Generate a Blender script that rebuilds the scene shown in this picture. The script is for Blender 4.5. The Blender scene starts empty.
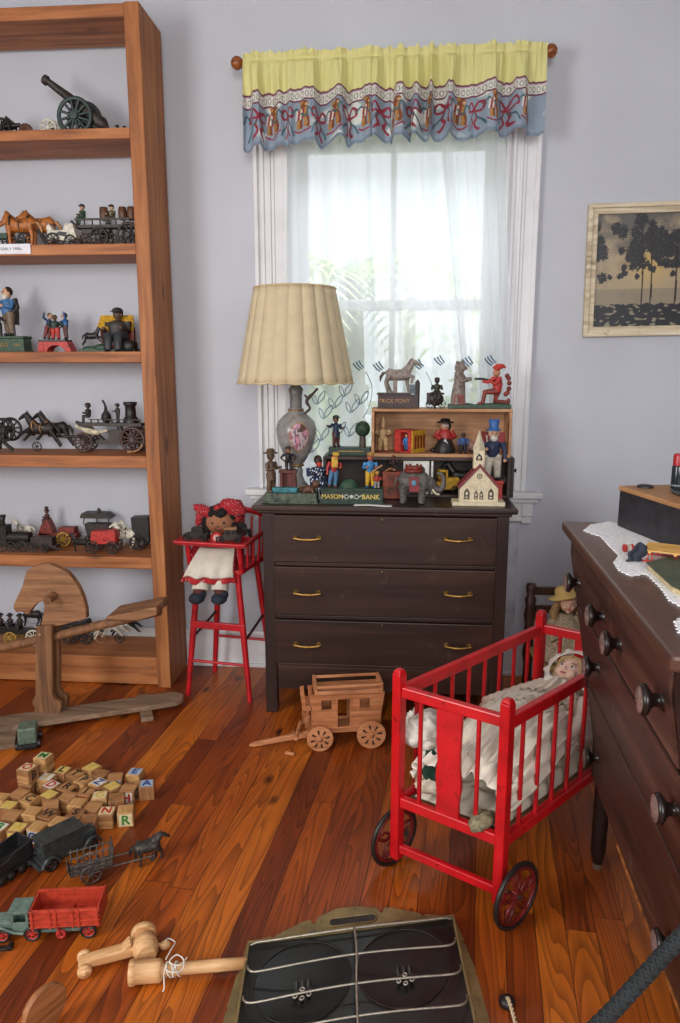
WORLD = 1.2; L_LEFT = 62; L_REAR = 88; L_WIN = 90
WALLC = '#c0c3cb'; TRIMC = '#dcdcde'; SHEER_F = .3; SHEER_T = .38
import bpy, bmesh, math, random
from mathutils import Vector, Matrix, Euler, noise
C = bpy.context.scene.collection
PI = math.pi
R = math.radians
rnd = random.Random(7)

# ---------------------------------------------------------------- camera
FPX = 735.0; PITCH = R(11.1); YAW = R(4.7); EYE = Vector((0.0, -3.39, 1.45))
FWD = Vector((-math.sin(YAW)*math.cos(PITCH), math.cos(YAW)*math.cos(PITCH), -math.sin(PITCH)))
RT = Vector((math.cos(YAW), math.sin(YAW), 0))
UP = RT.cross(FWD)
def ray(u, v): return FWD + RT*((u-340)/FPX) - UP*((v-511.5)/FPX)
def atY(u, v, Y): r = ray(u, v); return EYE + r*((Y-EYE.y)/r.y)
def atZ(u, v, Z=0.0): r = ray(u, v); return EYE + r*((Z-EYE.z)/r.z)
def mpp(p): return (Vector(p)-EYE).dot(FWD)/FPX      # metres in one pixel at that point
cam = bpy.data.cameras.new('camera'); cam_o = bpy.data.objects.new('camera', cam); C.objects.link(cam_o)
cam.sensor_fit = 'VERTICAL'; cam.sensor_height = 36; cam.lens = 36*FPX/1023
cam_o.location = EYE; cam_o.rotation_euler = (PI/2-PITCH, 0, YAW)
bpy.context.scene.camera = cam_o
vs = bpy.context.scene.view_settings
vs.view_transform = 'Standard'; vs.look = 'None'; vs.gamma = 1; vs.use_curve_mapping = False; vs.exposure = 0.05

# ---------------------------------------------------------------- materials
def lin(h):
    h = h.lstrip('#'); o = []
    for i in (0, 2, 4):
        c = int(h[i:i+2], 16)/255
        o.append(c/12.92 if c <= .04045 else ((c+.055)/1.055)**2.4)
    return (*o, 1)
class NT:
    def __init__(s, name):
        s.m = bpy.data.materials.new(name); s.m.use_nodes = True; s.t = s.m.node_tree
        s.b = s.t.nodes['Principled BSDF']; s.out = s.t.nodes['Material Output']
    def n(s, typ, **kw):
        x = s.t.nodes.new(typ)
        for k, v in kw.items():
            if k.startswith('i_'): x.inputs[k[2:].replace('_', ' ')].default_value = v
            else: setattr(x, k, v)
        return x
    def l(s, a, b): s.t.links.new(a, b)
    def math(s, op, a, b=None, c=None):
        x = s.n('ShaderNodeMath', operation=op)
        for i, q in enumerate((a, b, c)):
            if q is None: continue
            if isinstance(q, (int, float)): x.inputs[i].default_value = q
            else: s.l(q, x.inputs[i])
        return x.outputs[0]
    def ramp(s, fac, stops):
        x = s.n('ShaderNodeValToRGB'); e = x.color_ramp.elements
        while len(e) < len(stops): e.new(.5)
        for q, (p, c) in zip(e, stops): q.position = p; q.color = lin(c) if isinstance(c, str) else c
        s.l(fac, x.inputs[0]); return x.outputs[0]
    def bump(s, h, strength=.3, dist=.01):
        x = s.n('ShaderNodeBump'); x.inputs['Strength'].default_value = strength; x.inputs['Distance'].default_value = dist
        s.l(h, x.inputs['Height']); s.l(x.outputs[0], s.b.inputs['Normal'])
_MC = {}
def paint(col, rough=.5, var=.12, scale=40, metal=0, bump=0.0, col2=None, worn=None):
    """painted or cast surface: base colour broken up by noise, optional wear colour"""
    key = (col, rough, var, scale, metal, bump, col2, worn)
    if key in _MC: return _MC[key]
    t = NT('paint_' + col.strip('#'))
    tc = t.n('ShaderNodeTexCoord'); nz = t.n('ShaderNodeTexNoise', i_Scale=scale, i_Detail=4.0); t.l(tc.outputs['Object'], nz.inputs['Vector'])
    c = lin(col); d = lin(col2) if col2 else tuple(max(0, x*(1-var*2.2)) for x in c[:3])+(1,)
    e = tuple(min(1, x*(1+var*1.4)) for x in c[:3])+(1,)
    cr = t.ramp(nz.outputs[0], [(.32, d), (.5, c), (.7, e)])
    if worn:
        n2 = t.n('ShaderNodeTexNoise', i_Scale=scale*2.3, i_Detail=6.0, i_Roughness=.7); t.l(tc.outputs['Object'], n2.inputs['Vector'])
        f = t.ramp(n2.outputs[0], [(.6, (0,0,0,1)), (.68, (1,1,1,1))])
        mx = t.n('ShaderNodeMix', data_type='RGBA'); t.l(f, mx.inputs[0]); t.l(cr, mx.inputs[6]); mx.inputs[7].default_value = lin(worn); cr = mx.outputs[2]
    t.l(cr, t.b.inputs['Base Color']); t.b.inputs['Roughness'].default_value = rough; t.b.inputs['Metallic'].default_value = metal
    if bump: t.bump(nz.outputs[0], bump, .004)
    _MC[key] = t.m; return t.m
def wood(a, b, c=None, scale=1.0, axis='x', rough=.55, knots=False, bump=.15, scuff=None):
    key = ('w', a, b, c, scale, axis, rough, knots, bump, scuff)
    if key in _MC: return _MC[key]
    t = NT('wood_' + a.strip('#')); tc = t.n('ShaderNodeTexCoord'); mp = t.n('ShaderNodeMapping')
    st = {'x': (1.5, 22, 22), 'y': (22, 1.5, 22), 'z': (22, 22, 1.5)}[axis]
    mp.inputs['Scale'].default_value = [q*scale for q in st]
    t.l(tc.outputs['Object'], mp.inputs['Vector'])
    n1 = t.n('ShaderNodeTexNoise', i_Scale=1.0, i_Detail=6.0, i_Roughness=.62, i_Distortion=.6); t.l(mp.outputs[0], n1.inputs['Vector'])
    n2 = t.n('ShaderNodeTexNoise', i_Scale=2.2*scale, i_Detail=2.0); t.l(tc.outputs['Object'], n2.inputs['Vector'])
    f = t.math('ADD', t.math('MULTIPLY', n1.outputs[0], .75), t.math('MULTIPLY', n2.outputs[0], .25))
    stops = [(.36, b), (.52, a), (.66, c or a)]
    cr = t.ramp(f, stops)
    if knots:
        vo = t.n('ShaderNodeTexVoronoi', i_Scale=1.0); m2 = t.n('ShaderNodeMapping')
        m2.inputs['Scale'].default_value = [{'x': (2.2, 5, 5), 'y': (5, 2.2, 5), 'z': (5, 5, 2.2)}[axis][i]*scale for i in range(3)]
        t.l(tc.outputs['Object'], m2.inputs['Vector']); t.l(m2.outputs[0], vo.inputs['Vector'])
        kf = t.ramp(vo.outputs[0], [(.05, (1,1,1,1)), (.16, (0,0,0,1))])
        mx = t.n('ShaderNodeMix', data_type='RGBA'); t.l(kf, mx.inputs[0]); t.l(cr, mx.inputs[6]); mx.inputs[7].default_value = lin(b)*1 if False else tuple(x*.5 for x in lin(b)[:3])+(1,); cr = mx.outputs[2]
    if scuff:
        n3 = t.n('ShaderNodeTexNoise', i_Scale=14.0, i_Detail=8.0, i_Roughness=.75); t.l(tc.outputs['Object'], n3.inputs['Vector'])
        sf = t.ramp(n3.outputs[0], [(.6, (0,0,0,1)), (.72, (.7,.7,.7,1))])
        mx = t.n('ShaderNodeMix', data_type='RGBA'); t.l(sf, mx.inputs[0]); t.l(cr, mx.inputs[6]); mx.inputs[7].default_value = lin(scuff); cr = mx.outputs[2]
    t.l(cr, t.b.inputs['Base Color']); t.b.inputs['Roughness'].default_value = rough
    t.bump(n1.outputs[0], bump, .003)
    _MC[key] = t.m; return t.m
def vcol_mat(name, rough=.8, sheen=0, trans=0.0):
    t = NT(name); a = t.n('ShaderNodeVertexColor', layer_name='Col'); t.l(a.outputs[0], t.b.inputs['Base Color']); t.b.inputs['Roughness'].default_value = rough
    nz = t.n('ShaderNodeTexNoise', i_Scale=600.0); tc = t.n('ShaderNodeTexCoord'); t.l(tc.outputs['Object'], nz.inputs['Vector']); t.bump(nz.outputs[0], .1, .001)
    if trans:
        tr = t.n('ShaderNodeBsdfTranslucent'); t.l(a.outputs[0], tr.inputs[0]); mx = t.n('ShaderNodeMixShader'); mx.inputs[0].default_value = trans
        t.l(t.b.outputs[0], mx.inputs[1]); t.l(tr.outputs[0], mx.inputs[2]); t.l(mx.outputs[0], t.out.inputs[0])
    return t.m
def fabric(col, rough=.9, var=.06, trans=0.0, scale=300):
    key = ('f', col, rough, var, trans, scale)
    if key in _MC: return _MC[key]
    t = NT('fabric_'+col.strip('#')); tc = t.n('ShaderNodeTexCoord')
    nz = t.n('ShaderNodeTexNoise', i_Scale=25.0, i_Detail=3.0); t.l(tc.outputs['Object'], nz.inputs['Vector'])
    c = lin(col); cr = t.ramp(nz.outputs[0], [(.3, tuple(x*(1-var*2) for x in c[:3])+(1,)), (.7, tuple(min(1, x*(1+var)) for x in c[:3])+(1,))])
    t.l(cr, t.b.inputs['Base Color']); t.b.inputs['Roughness'].default_value = rough
    n2 = t.n('ShaderNodeTexNoise', i_Scale=float(scale), i_Detail=2.0); t.l(tc.outputs['Object'], n2.inputs['Vector']); t.bump(n2.outputs[0], .25, .002)
    if trans:
        tr = t.n('ShaderNodeBsdfTranslucent'); t.l(cr, tr.inputs[0]); mx = t.n('ShaderNodeMixShader'); mx.inputs[0].default_value = trans
        t.l(t.b.outputs[0], mx.inputs[1]); t.l(tr.outputs[0], mx.inputs[2]); t.l(mx.outputs[0], t.out.inputs[0])
    _MC[key] = t.m; return t.m
def dots(col, dot, scale=60, size=.3, rough=.9):
    key = ('d', col, dot, scale, size)
    if key in _MC: return _MC[key]
    t = NT('print_'+col.strip('#')); tc = t.n('ShaderNodeTexCoord'); v = t.n('ShaderNodeTexVoronoi', i_Scale=float(scale)); t.l(tc.outputs['Object'], v.inputs['Vector'])
    cr = t.ramp(v.outputs[0], [(size, dot), (size+.05, col)]); t.l(cr, t.b.inputs['Base Color']); t.b.inputs['Roughness'].default_value = rough
    _MC[key] = t.m; return t.m

# ---------------------------------------------------------------- mesh builder
class MB:
    def __init__(s, k=1.0, T=None):
        s.V = []; s.F = []; s.MI = []; s.SM = []; s.mats = []; s.mi = 0
        s.T = (T or Matrix.Identity(4)) @ Matrix.Scale(k, 4); s.stack = []
    def m(s, mat):
        if mat not in s.mats: s.mats.append(mat)
        s.mi = s.mats.index(mat); return s
    def push(s, loc=(0,0,0), rot=(0,0,0), sc=1.0):
        s.stack.append(s.T.copy()); s.T = s.T @ Matrix.Translation(loc) @ Euler(rot).to_matrix().to_4x4() @ (Matrix.Scale(sc, 4) if isinstance(sc, (int, float)) else Matrix.Diagonal((*sc, 1))); return s
    def pop(s): s.T = s.stack.pop(); return s
    def add(s, V, F, smooth=False):
        o = len(s.V); s.V += [s.T @ Vector(v) for v in V]
        for f in F: s.F.append([i+o for i in f]); s.MI.append(s.mi); s.SM.append(smooth)
        return s
    def box(s, c, d, rot=(0,0,0), taper=1.0):
        M = Euler(rot).to_matrix(); V = []
        for z in (-.5, .5):
            k = 1 if z < 0 else taper
            for x, y in ((-.5,-.5), (.5,-.5), (.5,.5), (-.5,.5)): V.append(M @ Vector((x*d[0]*k, y*d[1]*k, z*d[2]))+Vector(c))
        return s.add(V, [(3,2,1,0), (4,5,6,7), (0,1,5,4), (1,2,6,5), (2,3,7,6), (3,0,4,7)])
    def box2(s, a, b): return s.box([(a[i]+b[i])/2 for i in range(3)], [abs(b[i]-a[i]) for i in range(3)])
    def tube(s, P, r, seg=10, cap=True, flat=None):
        P = [Vector(p) for p in P]; n = len(P)
        if isinstance(r, (int, float)): r = [r]*n
        V = []; F = []; t0 = (P[1]-P[0]).normalized()
        u = t0.orthogonal().normalized()
        if abs(t0.z) < .9: u = (Vector((0,0,1)) - t0*t0.z).normalized()
        for i in range(n):
            t = (P[min(i+1, n-1)]-P[max(i-1, 0)]).normalized()
            u = (u - t*u.dot(t)); u = u.normalized() if u.length > 1e-6 else t.orthogonal().normalized()
            w = t.cross(u)
            for j in range(seg):
                a = 2*PI*j/seg; V.append(P[i]+(u*math.cos(a)+w*math.sin(a)*(flat or 1))*r[i])
        for i in range(n-1):
            for j in range(seg): k = (j+1) % seg; F.append((i*seg+j, i*seg+k, (i+1)*seg+k, (i+1)*seg+j))
        s.add(V, F, True)
        if cap:
            s.add(V[:seg], [tuple(range(seg))[::-1]]); s.add(V[-seg:], [tuple(range(seg))])
        return s
    def cyl(s, a, b, r, r2=None, seg=14): return s.tube([a, b], [r, r if r2 is None else r2], seg)
    def sph(s, c, r, rot=(0,0,0), seg=12, rings=8):
        if isinstance(r, (int, float)): r = (r, r, r)
        M = Euler(rot).to_matrix(); V = [Vector(c)+M @ Vector((0,0,-r[2]))]; F = []
        for i in range(1, rings):
            p = -PI/2+PI*i/rings
            for j in range(seg): a = 2*PI*j/seg; V.append(Vector(c)+M @ Vector((r[0]*math.cos(p)*math.cos(a), r[1]*math.cos(p)*math.sin(a), r[2]*math.sin(p))))
        V.append(Vector(c)+M @ Vector((0,0,r[2]))); L = len(V)-1
        for j in range(seg):
            k = (j+1) % seg; F.append((0, 1+k, 1+j)); F.append((L, L-seg+j, L-seg+k))
            for i in range(rings-2): F.append((1+i*seg+j, 1+i*seg+k, 1+(i+1)*seg+k, 1+(i+1)*seg+j))
        return s.add(V, F, True)
    def lathe(s, prof, c=(0,0,0), seg=28, fn=None, rot=(0,0,0)):
        M = Euler(rot).to_matrix(); V = []; F = []; n = len(prof)
        for r, z in prof:
            for j in range(seg):
                a = 2*PI*j/seg; q = r*(fn(a) if fn else 1); V.append(Vector(c)+M @ Vector((q*math.cos(a), q*math.sin(a), z)))
        for i in range(n-1):
            for j in range(seg): k = (j+1) % seg; F.append((i*seg+j, i*seg+k, (i+1)*seg+k, (i+1)*seg+j))
        s.add(V, F, True)
        if prof[0][0] > 1e-5: s.add(V[:seg], [tuple(range(seg))[::-1]])
        if prof[-1][0] > 1e-5: s.add(V[-seg:], [tuple(range(seg))])
        return s
    def prism(s, pts, y0, y1):
        """outline in local x-z, extruded along y"""
        A = sum(pts[i][0]*pts[(i+1) % len(pts)][1]-pts[(i+1) % len(pts)][0]*pts[i][1] for i in range(len(pts)))
        if A < 0: pts = pts[::-1]
        if y0 > y1: y0, y1 = y1, y0
        n = len(pts); V = [(x, y0, z) for x, z in pts]+[(x, y1, z) for x, z in pts]
        F = [tuple(range(n)), tuple(range(2*n-1, n-1, -1))]+[(i, i+n, (i+1) % n+n, (i+1) % n) for i in range(n)]
        return s.add(V, F)
    def torus(s, c, Rr, r, axis='y', seg=24, s2=6, flat=1.0):
        V = []; F = []
        for i in range(seg):
            a = 2*PI*i/seg
            for j in range(s2):
                b = 2*PI*j/s2; q = Rr+r*math.cos(b); h = r*math.sin(b)*flat
                p = (q*math.cos(a), h, q*math.sin(a)); 
                if axis == 'x': p = (h, p[0], p[2])
                if axis == 'z': p = (p[0], p[2], h)
                V.append(Vector(c)+Vector(p))
        for i in range(seg):
            for j in range(s2): F.append((i*s2+j, i*s2+(j+1) % s2, ((i+1) % seg)*s2+(j+1) % s2, ((i+1) % seg)*s2+j))
        return s.add(V, F, True)
    def wheel(s, c, Rr, n=8, axis='y', t=None, rim=None, hub=None, spoke=None):
        t = t or Rr*.11; rim = rim or t
        s.torus(c, Rr-rim, rim, axis, flat=.9)
        c = Vector(c)
        ax = Vector((0,1,0)) if axis == 'y' else Vector((1,0,0))
        s.cyl(c-ax*t*1.6, c+ax*t*1.6, hub or Rr*.2, seg=10)
        for i in range(n):
            a = 2*PI*i/n+.2
            d = Vector((math.cos(a), 0, math.sin(a))) if axis == 'y' else Vector((0, math.cos(a), math.sin(a)))
            s.tube([c+d*Rr*.1, c+d*(Rr-rim)], spoke or t*.62, 5, cap=False)
        return s
    def grid(s, fn, nu, nv, smooth=True, wrap=False):
        V = [fn(i/nu, j/nv) for j in range(nv+1) for i in range(nu+1)]; w = nu+1
        return s.add(V, [(j*w+i, j*w+i+1, (j+1)*w+i+1, (j+1)*w+i) for j in range(nv) for i in range(nu)], smooth)
    def text(s, txt, size, loc, rot=(PI/2,0,0), ext=.001, bold=0.0, align='CENTER', sx=1.0):
        V, F = text_geo(txt, align, bold)
        s.push(loc, rot); s.push(sc=(size*sx, size, 1)); s.add([(x, y, ext if z > .5 else 0) for x, y, z in V], F); s.pop(); s.pop(); return s
    def build(s, name, parent=None, bevel=0, remesh=0, smooth=0, solid=0, sub=0, seg=2):
        me = bpy.data.meshes.new(name); me.from_pydata([tuple(v) for v in s.V], [], s.F)
        for mt in (s.mats or [paint('#808080')]): me.materials.append(mt)
        me.polygons.foreach_set('material_index', s.MI); me.polygons.foreach_set('use_smooth', s.SM); me.update()
        o = bpy.data.objects.new(name, me); C.objects.link(o)
        if parent: o.parent = parent
        if remesh:
            md = o.modifiers.new('r', 'REMESH'); md.mode = 'VOXEL'; md.voxel_size = remesh; md.use_smooth_shade = True
            if smooth: sm = o.modifiers.new('s', 'SMOOTH'); sm.iterations = smooth; sm.factor = .5
            dg = bpy.context.evaluated_depsgraph_get(); nm = bpy.data.meshes.new_from_object(o.evaluated_get(dg)); o.modifiers.clear(); o.data = nm
        if solid: md = o.modifiers.new('t', 'SOLIDIFY'); md.thickness = solid; md.offset = 0
        if bevel: md = o.modifiers.new('b', 'BEVEL'); md.width = bevel; md.segments = seg; md.limit_method = 'ANGLE'; md.angle_limit = R(50)
        if sub: md = o.modifiers.new('u', 'SUBSURF'); md.levels = sub; md.render_levels = sub
        return o
_TG = {}
def text_geo(txt, align, bold):
    k = (txt, align, bold)
    if k not in _TG:
        cu = bpy.data.curves.new('t', 'FONT'); cu.body = txt; cu.align_x = align; cu.align_y = 'CENTER'; cu.size = 1; cu.extrude = .5; cu.offset = bold; cu.resolution_u = 3
        o = bpy.data.objects.new('t', cu); C.objects.link(o); dg = bpy.context.evaluated_depsgraph_get()
        me = bpy.data.meshes.new_from_object(o.evaluated_get(dg)); _TG[k] = ([(v.co.x, v.co.y, v.co.z+.5) for v in me.vertices], [tuple(p.vertices) for p in me.polygons])
        bpy.data.objects.remove(o); bpy.data.meshes.remove(me); bpy.data.curves.remove(cu)
    return _TG[k]
def tag(o, label, cat, group=None):
    o['label'] = label; o['category'] = cat
    if group: o['group'] = group
    return o
def thing(name, label, cat, loc=(0,0,0), rz=0, group=None):
    o = bpy.data.objects.new(name, None); C.objects.link(o); o.location = loc; o.rotation_euler = (0,0,rz); o.empty_display_size = .05
    return tag(o, label, cat, group)
def struct(o, name=None): o['kind'] = 'structure'; return o
def copy_tree(o, parent=None):
    c = o.copy(); C.objects.link(c); c.parent = parent
    for ch in [x for x in C.objects if x.parent == o]: copy_tree(ch, c)
    return c
def spline(P, n=6):
    P = [Vector(p) for p in P]; out = []
    for i in range(len(P)-1):
        a = P[max(i-1, 0)]; b = P[i]; c = P[i+1]; d = P[min(i+2, len(P)-1)]
        for k in range(n):
            t = k/n; out.append(.5*((2*b)+(c-a)*t+(2*a-5*b+4*c-d)*t*t+(3*b-a-3*c+d)*t**3))
    return out+[P[-1]]
class Toy:
    """a small thing modelled in pixel-sized units: x right, z up, y away; k = metres per unit"""
    def __init__(s, name, label, cat, u, Y, z, group=None, rz=0, v=None):
        # find the point at depth Y, height z under column u
        lo, hi = -400.0, 1500.0
        for _ in range(40):
            mid = (lo+hi)/2
            if atY(u, mid, Y).z > z: lo = mid
            else: hi = mid
        p = atY(u, lo, Y); s.p = p; s.k = mpp(p); s.u = u; s.v = lo
        s.o = thing(name, label, cat, (p.x, Y, z), rz, group)
    def mb(s): return MB(s.k)
    def part(s, name, mb, parent=None, **kw):
        for q in ('bevel', 'remesh', 'solid'):
            if q in kw: kw[q] *= s.k
        return mb.build(name, parent or s.o, **kw)
class GToy(Toy):
    """same, on the floor: located by its ground point, turned by rz"""
    def __init__(s, name, label, cat, p, rz=0, group=None, z=0.0):
        p = Vector(p); s.p = p; s.k = 1.0; s.o = thing(name, label, cat, (p.x, p.y, z), rz, group)

# ---------------------------------------------------------------- figure and horse blanks
def fig(mb, x, y, z, h, skin, shirt, trou, hat=None, hat_kind='cap', face=0, arms=('down','down'), sit=False, hair='#2a1c14', shoes='#1c1815', coat=False, lean=0, wide=1.0, beard=None):
    """toy figure; hips/legs/torso/arms/head; face = turn about z (0 looks at -y)"""
    P = lambda c: c if not isinstance(c, str) else paint(c, .5, .15, 60)
    mb.push((x, y, z), (0, lean, face), h)
    w = wide*1.12; hip = .45; sh = .745
    if sit: mb.push((0, 0, 0)); hip = .30; sh = .59
    mb.m(P(trou))
    for sx in (-1, 1):
        if sit:
            mb.tube([(sx*.06*w, 0, hip), (sx*.07*w, -.2, hip+.01), (sx*.07*w, -.22, .04)], [.075*w, .06*w, .045*w], 8)
            mb.m(P(shoes)).sph((sx*.07*w, -.25, .036), (.045, .075, .035), seg=8, rings=6).m(P(trou))
        else:
            mb.tube([(sx*.05*w, 0, hip+.02), (sx*.065*w, -.01, .26), (sx*.075*w, .01, .05)], [.08*w, .06*w, .045*w], 8)
            mb.m(P(shoes)).sph((sx*.08*w, -.03, .036), (.045*w, .08, .035), seg=8, rings=6).m(P(trou))
    mb.sph((0, 0, hip+.02), (.115*w, .09, .08), seg=10, rings=6)
    mb.m(P(shirt)).tube([(0,0,hip-(.14 if coat else 0)), (0,0,hip+.05), (0,0,(hip+sh)/2), (0,0,sh-.03), (0,0,sh+.03)], [(.13 if coat else .1)*w, .11*w, .115*w, .13*w, .05], 10, flat=.75)
    for i, sx in enumerate((-1, 1)):
        a = arms[i]; S = Vector((sx*.13*w, 0, sh-.03))
        if a == 'down': E = S+Vector((sx*.05, 0, -.17)); Hn = E+Vector((0, -.05, -.14))
        elif a == 'front': E = S+Vector((sx*.05, -.04, -.15)); Hn = E+Vector((-sx*.06, -.14, .04))
        elif a == 'up': E = S+Vector((sx*.12, -.02, .04)); Hn = E+Vector((sx*.01, -.04, .17))
        elif a == 'out': E = S+Vector((sx*.13, -.03, -.06)); Hn = E+Vector((sx*.13, -.04, .04))
        elif a == 'hip': E = S+Vector((sx*.13, .02, -.13)); Hn = E+Vector((-sx*.1, -.06, -.1))
        else: E = S+Vector(a[0]); Hn = E+Vector(a[1])
        mb.m(P(shirt)).tube([S, E, Hn], [.05*w, .042, .035], 8); mb.m(P(skin)).sph(Hn+(Hn-E).normalized()*.025, .036, seg=8, rings=6)
    hz = sh+.125
    mb.push((0, 0, hz), (0,0,0), 1.28); mb.push((0, 0, -hz))
    mb.m(P(skin)).cyl((0,0,sh), (0,0,hz), .035, seg=8).sph((0,0,hz+.01), (.068, .075, .09), seg=12, rings=8).sph((0,-.078,hz), (.014,.02,.018), seg=6, rings=4)
    for sx in (-1, 1): mb.sph((sx*.068, 0, hz), (.012,.02,.025), seg=6, rings=4)
    mb.m(P('#1a1412'))
    for sx in (-1, 1): mb.sph((sx*.026, -.068, hz+.025), .01, seg=6, rings=4)
    if beard: mb.m(P(beard)).sph((0,-.045,hz-.05), (.06,.05,.06), seg=8, rings=6)
    if hair: mb.m(P(hair)).sph((0, .018, hz+.03), (.075, .075, .082), seg=12, rings=8)
    if hat:
        mb.m(P(hat)); t = hz+.06
        if hat_kind == 'cap': mb.sph((0,0,t), (.085,.09,.055)).box((0,-.09,t-.01), (.09,.07,.015))
        elif hat_kind == 'brim': mb.lathe([(.14,t), (.145,t+.012), (.08,t+.015), (.075,t+.075), (.05,t+.09), (0,t+.085)], seg=14)
        elif hat_kind == 'top': mb.lathe([(.11,t), (.115,t+.012), (.075,t+.015), (.068,t+.08), (.085,t+.16), (0,t+.16)], seg=14)
        elif hat_kind == 'cone': mb.lathe([(.085,t-.02), (.06,t+.05), (.03,t+.14), (.0,t+.2)], seg=12)
    mb.pop(); mb.pop()
    if sit: mb.pop()
    mb.pop(); return mb
def horse(mb, x, y, z, h, pose='walk', mat=None, mane=None, face=1, harness=None, headdown=0):
    """h = height at the ears; looks to +x when face = 1"""
    if mat: mb.m(mat)
    mb.push((x, y, z), (0,0,0 if face > 0 else PI), h)
    up = .06 if pose == 'gallop' else 0
    mb.tube([(-.36,0,.5+up), (-.28,0,.52+up), (-.1,0,.49+up), (.1,0,.5+up), (.24,0,.53+up), (.31,0,.56+up)], [.09,.17,.16,.16,.175,.1], 12, flat=.8)
    nk = [(.2,0,.58+up), (.32,0,.73+up), (.4,0,.87+up-headdown)]
    mb.tube(nk, [.14,.105,.075], 10, flat=.7)
    hd = Vector(nk[2])
    mb.tube([hd+Vector((-.03,0,.02)), hd+Vector((.07,0,-.02)), hd+Vector((.19,0,-.1)), hd+Vector((.22,0,-.13))], [.06,.06,.038,.03], 9, flat=.75)
    for sy in (-1, 1): mb.cyl(hd+Vector((-.02, sy*.03, .05)), hd+Vector((-.02, sy*.04, .13)), .02, .004, 6)
    L = {'walk': [((.24,.08),(.26,.28),(.22,.03)), ((.24,-.08),(.36,.33),(.33,.12)), ((-.26,.08),(-.32,.26),(-.36,.02)), ((-.26,-.08),(-.22,.26),(-.26,.02))],
         'gallop': [((.26,.08),(.46,.44),(.6,.34)), ((.26,-.08),(.42,.34),(.56,.2)), ((-.28,.08),(-.42,.3),(-.58,.1)), ((-.28,-.08),(-.34,.24),(-.48,.04))],
         'stand': [((.24,.08),(.245,.27),(.24,.02)), ((.24,-.08),(.24,.27),(.24,.02)), ((-.26,.08),(-.31,.27),(-.28,.02)), ((-.26,-.08),(-.31,.27),(-.28,.02))],
         'prance': [((.24,.08),(.25,.27),(.3,.02)), ((.24,-.08),(.42,.45),(.36,.28)), ((-.26,.08),(-.33,.28),(-.2,.02)), ((-.26,-.08),(-.36,.28),(-.3,.02))]}[pose]
    for (a, b, c) in L:
        A = Vector((a[0], a[1], .48+up)); B = Vector((b[0], a[1], b[1]+up*.6)); Cc = Vector((c[0], a[1], c[1]+(up*.4)))
        mb.tube([A, A.lerp(B, .5), B, Cc], [.09,.068,.045,.034], 8); mb.sph(Cc+Vector((.015,0,.012)), (.04,.032,.028), seg=8, rings=5)
    if mane: mb.m(mane)
    mb.tube([(.22,0,.68+up), (.29,0,.8+up), (.37,0,.95+up-headdown)], [.05,.05,.03], 7, flat=.5)
    mb.tube([(-.34,0,.56+up), (-.43,0,.55+up), (-.5,0,.44+up), (-.52,0,.3+up)], [.03,.045,.045,.01], 8)
    if harness:
        mb.m(harness).torus((.2,0,.57+up), .15, .02, 'x'); mb.torus((-.02,0,.5+up), .14, .012, 'x')
        mb.tube([(.36,0,.82+up), (.05,.12,.58+up), (-.36,.1,.5+up)], .012, 5); mb.tube([(.36,0,.82+up), (.05,-.12,.58+up), (-.36,-.1,.5+up)], .012, 5)
    mb.pop(); return mb
# ================================================================ world and lights
w = bpy.data.worlds.new('world'); bpy.context.scene.world = w; w.use_nodes = True
bg = w.node_tree.nodes['Background']; bg.inputs[0].default_value = (.86, .93, 1.0, 1); bg.inputs[1].default_value = WORLD
def area(name, loc, target, sx, sy, power, col=(1,1,1)):
    l = bpy.data.lights.new(name, 'AREA'); l.shape = 'RECTANGLE'; l.size = sx; l.size_y = sy; l.energy = power; l.color = col
    o = bpy.data.objects.new(name, l); C.objects.link(o); o.location = loc
    o.rotation_euler = (Vector(target)-Vector(loc)).to_track_quat('-Z', 'Y').to_euler(); return o
area('daylight_left_window', (-2.5, -3.6, 1.75), (.3, -.6, 1.1), 1.0, 1.5, L_LEFT, (1.0, .985, .96))
area('daylight_rear_window', (.35, -5.7, 2.2), (-.3, -.4, 1.3), 1.4, 1.5, L_REAR, (1.0, .98, .96))
area('daylight_back_window', (-.03, 1.3, 3.9), (0, -.8, .3), 1.3, 1.0, L_WIN, (.93, .97, 1.0))

# ================================================================ shell
XL, XR, YF, ZC = -2.75, 1.42, -5.9, 3.05
def plaster(col, name):
    t = NT(name); tc = t.n('ShaderNodeTexCoord'); n1 = t.n('ShaderNodeTexNoise', i_Scale=2.0, i_Detail=3.0); t.l(tc.outputs['Object'], n1.inputs['Vector'])
    n2 = t.n('ShaderNodeTexNoise', i_Scale=9.0, i_Detail=6.0); t.l(tc.outputs['Object'], n2.inputs['Vector'])
    c = lin(col); cr = t.ramp(n1.outputs[0], [(.3, tuple(x*.93 for x in c[:3])+(1,)), (.7, tuple(min(1, x*1.03) for x in c[:3])+(1,))])
    t.l(cr, t.b.inputs['Base Color']); t.b.inputs['Roughness'].default_value = .75; t.bump(n2.outputs[0], .25, .006); return t.m
M_WALL = plaster(WALLC, 'plaster_wall'); M_CEIL = plaster('#d8d8d8', 'plaster_ceiling'); M_TRIM = paint(TRIMC, .4, .03, 8)
wx = lambda u, v=300: atY(u, v, 0).x
OX0, OX1, OZ0, OZ1 = wx(289), wx(503, 250), .93, 2.46
m = MB().m(M_WALL)
m.box2((XL-.15, 0, 0), (OX0, .15, ZC)); m.box2((OX1, 0, 0), (XR+.15, .15, ZC)); m.box2((OX0, 0, 0), (OX1, .15, OZ0)); m.box2((OX0, 0, OZ1), (OX1, .15, ZC))
struct(m.build('wall_back'))
m = MB().m(M_WALL).box2((XR, YF, 0), (XR+.15, 0, ZC)); struct(m.build('wall_right'))
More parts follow.
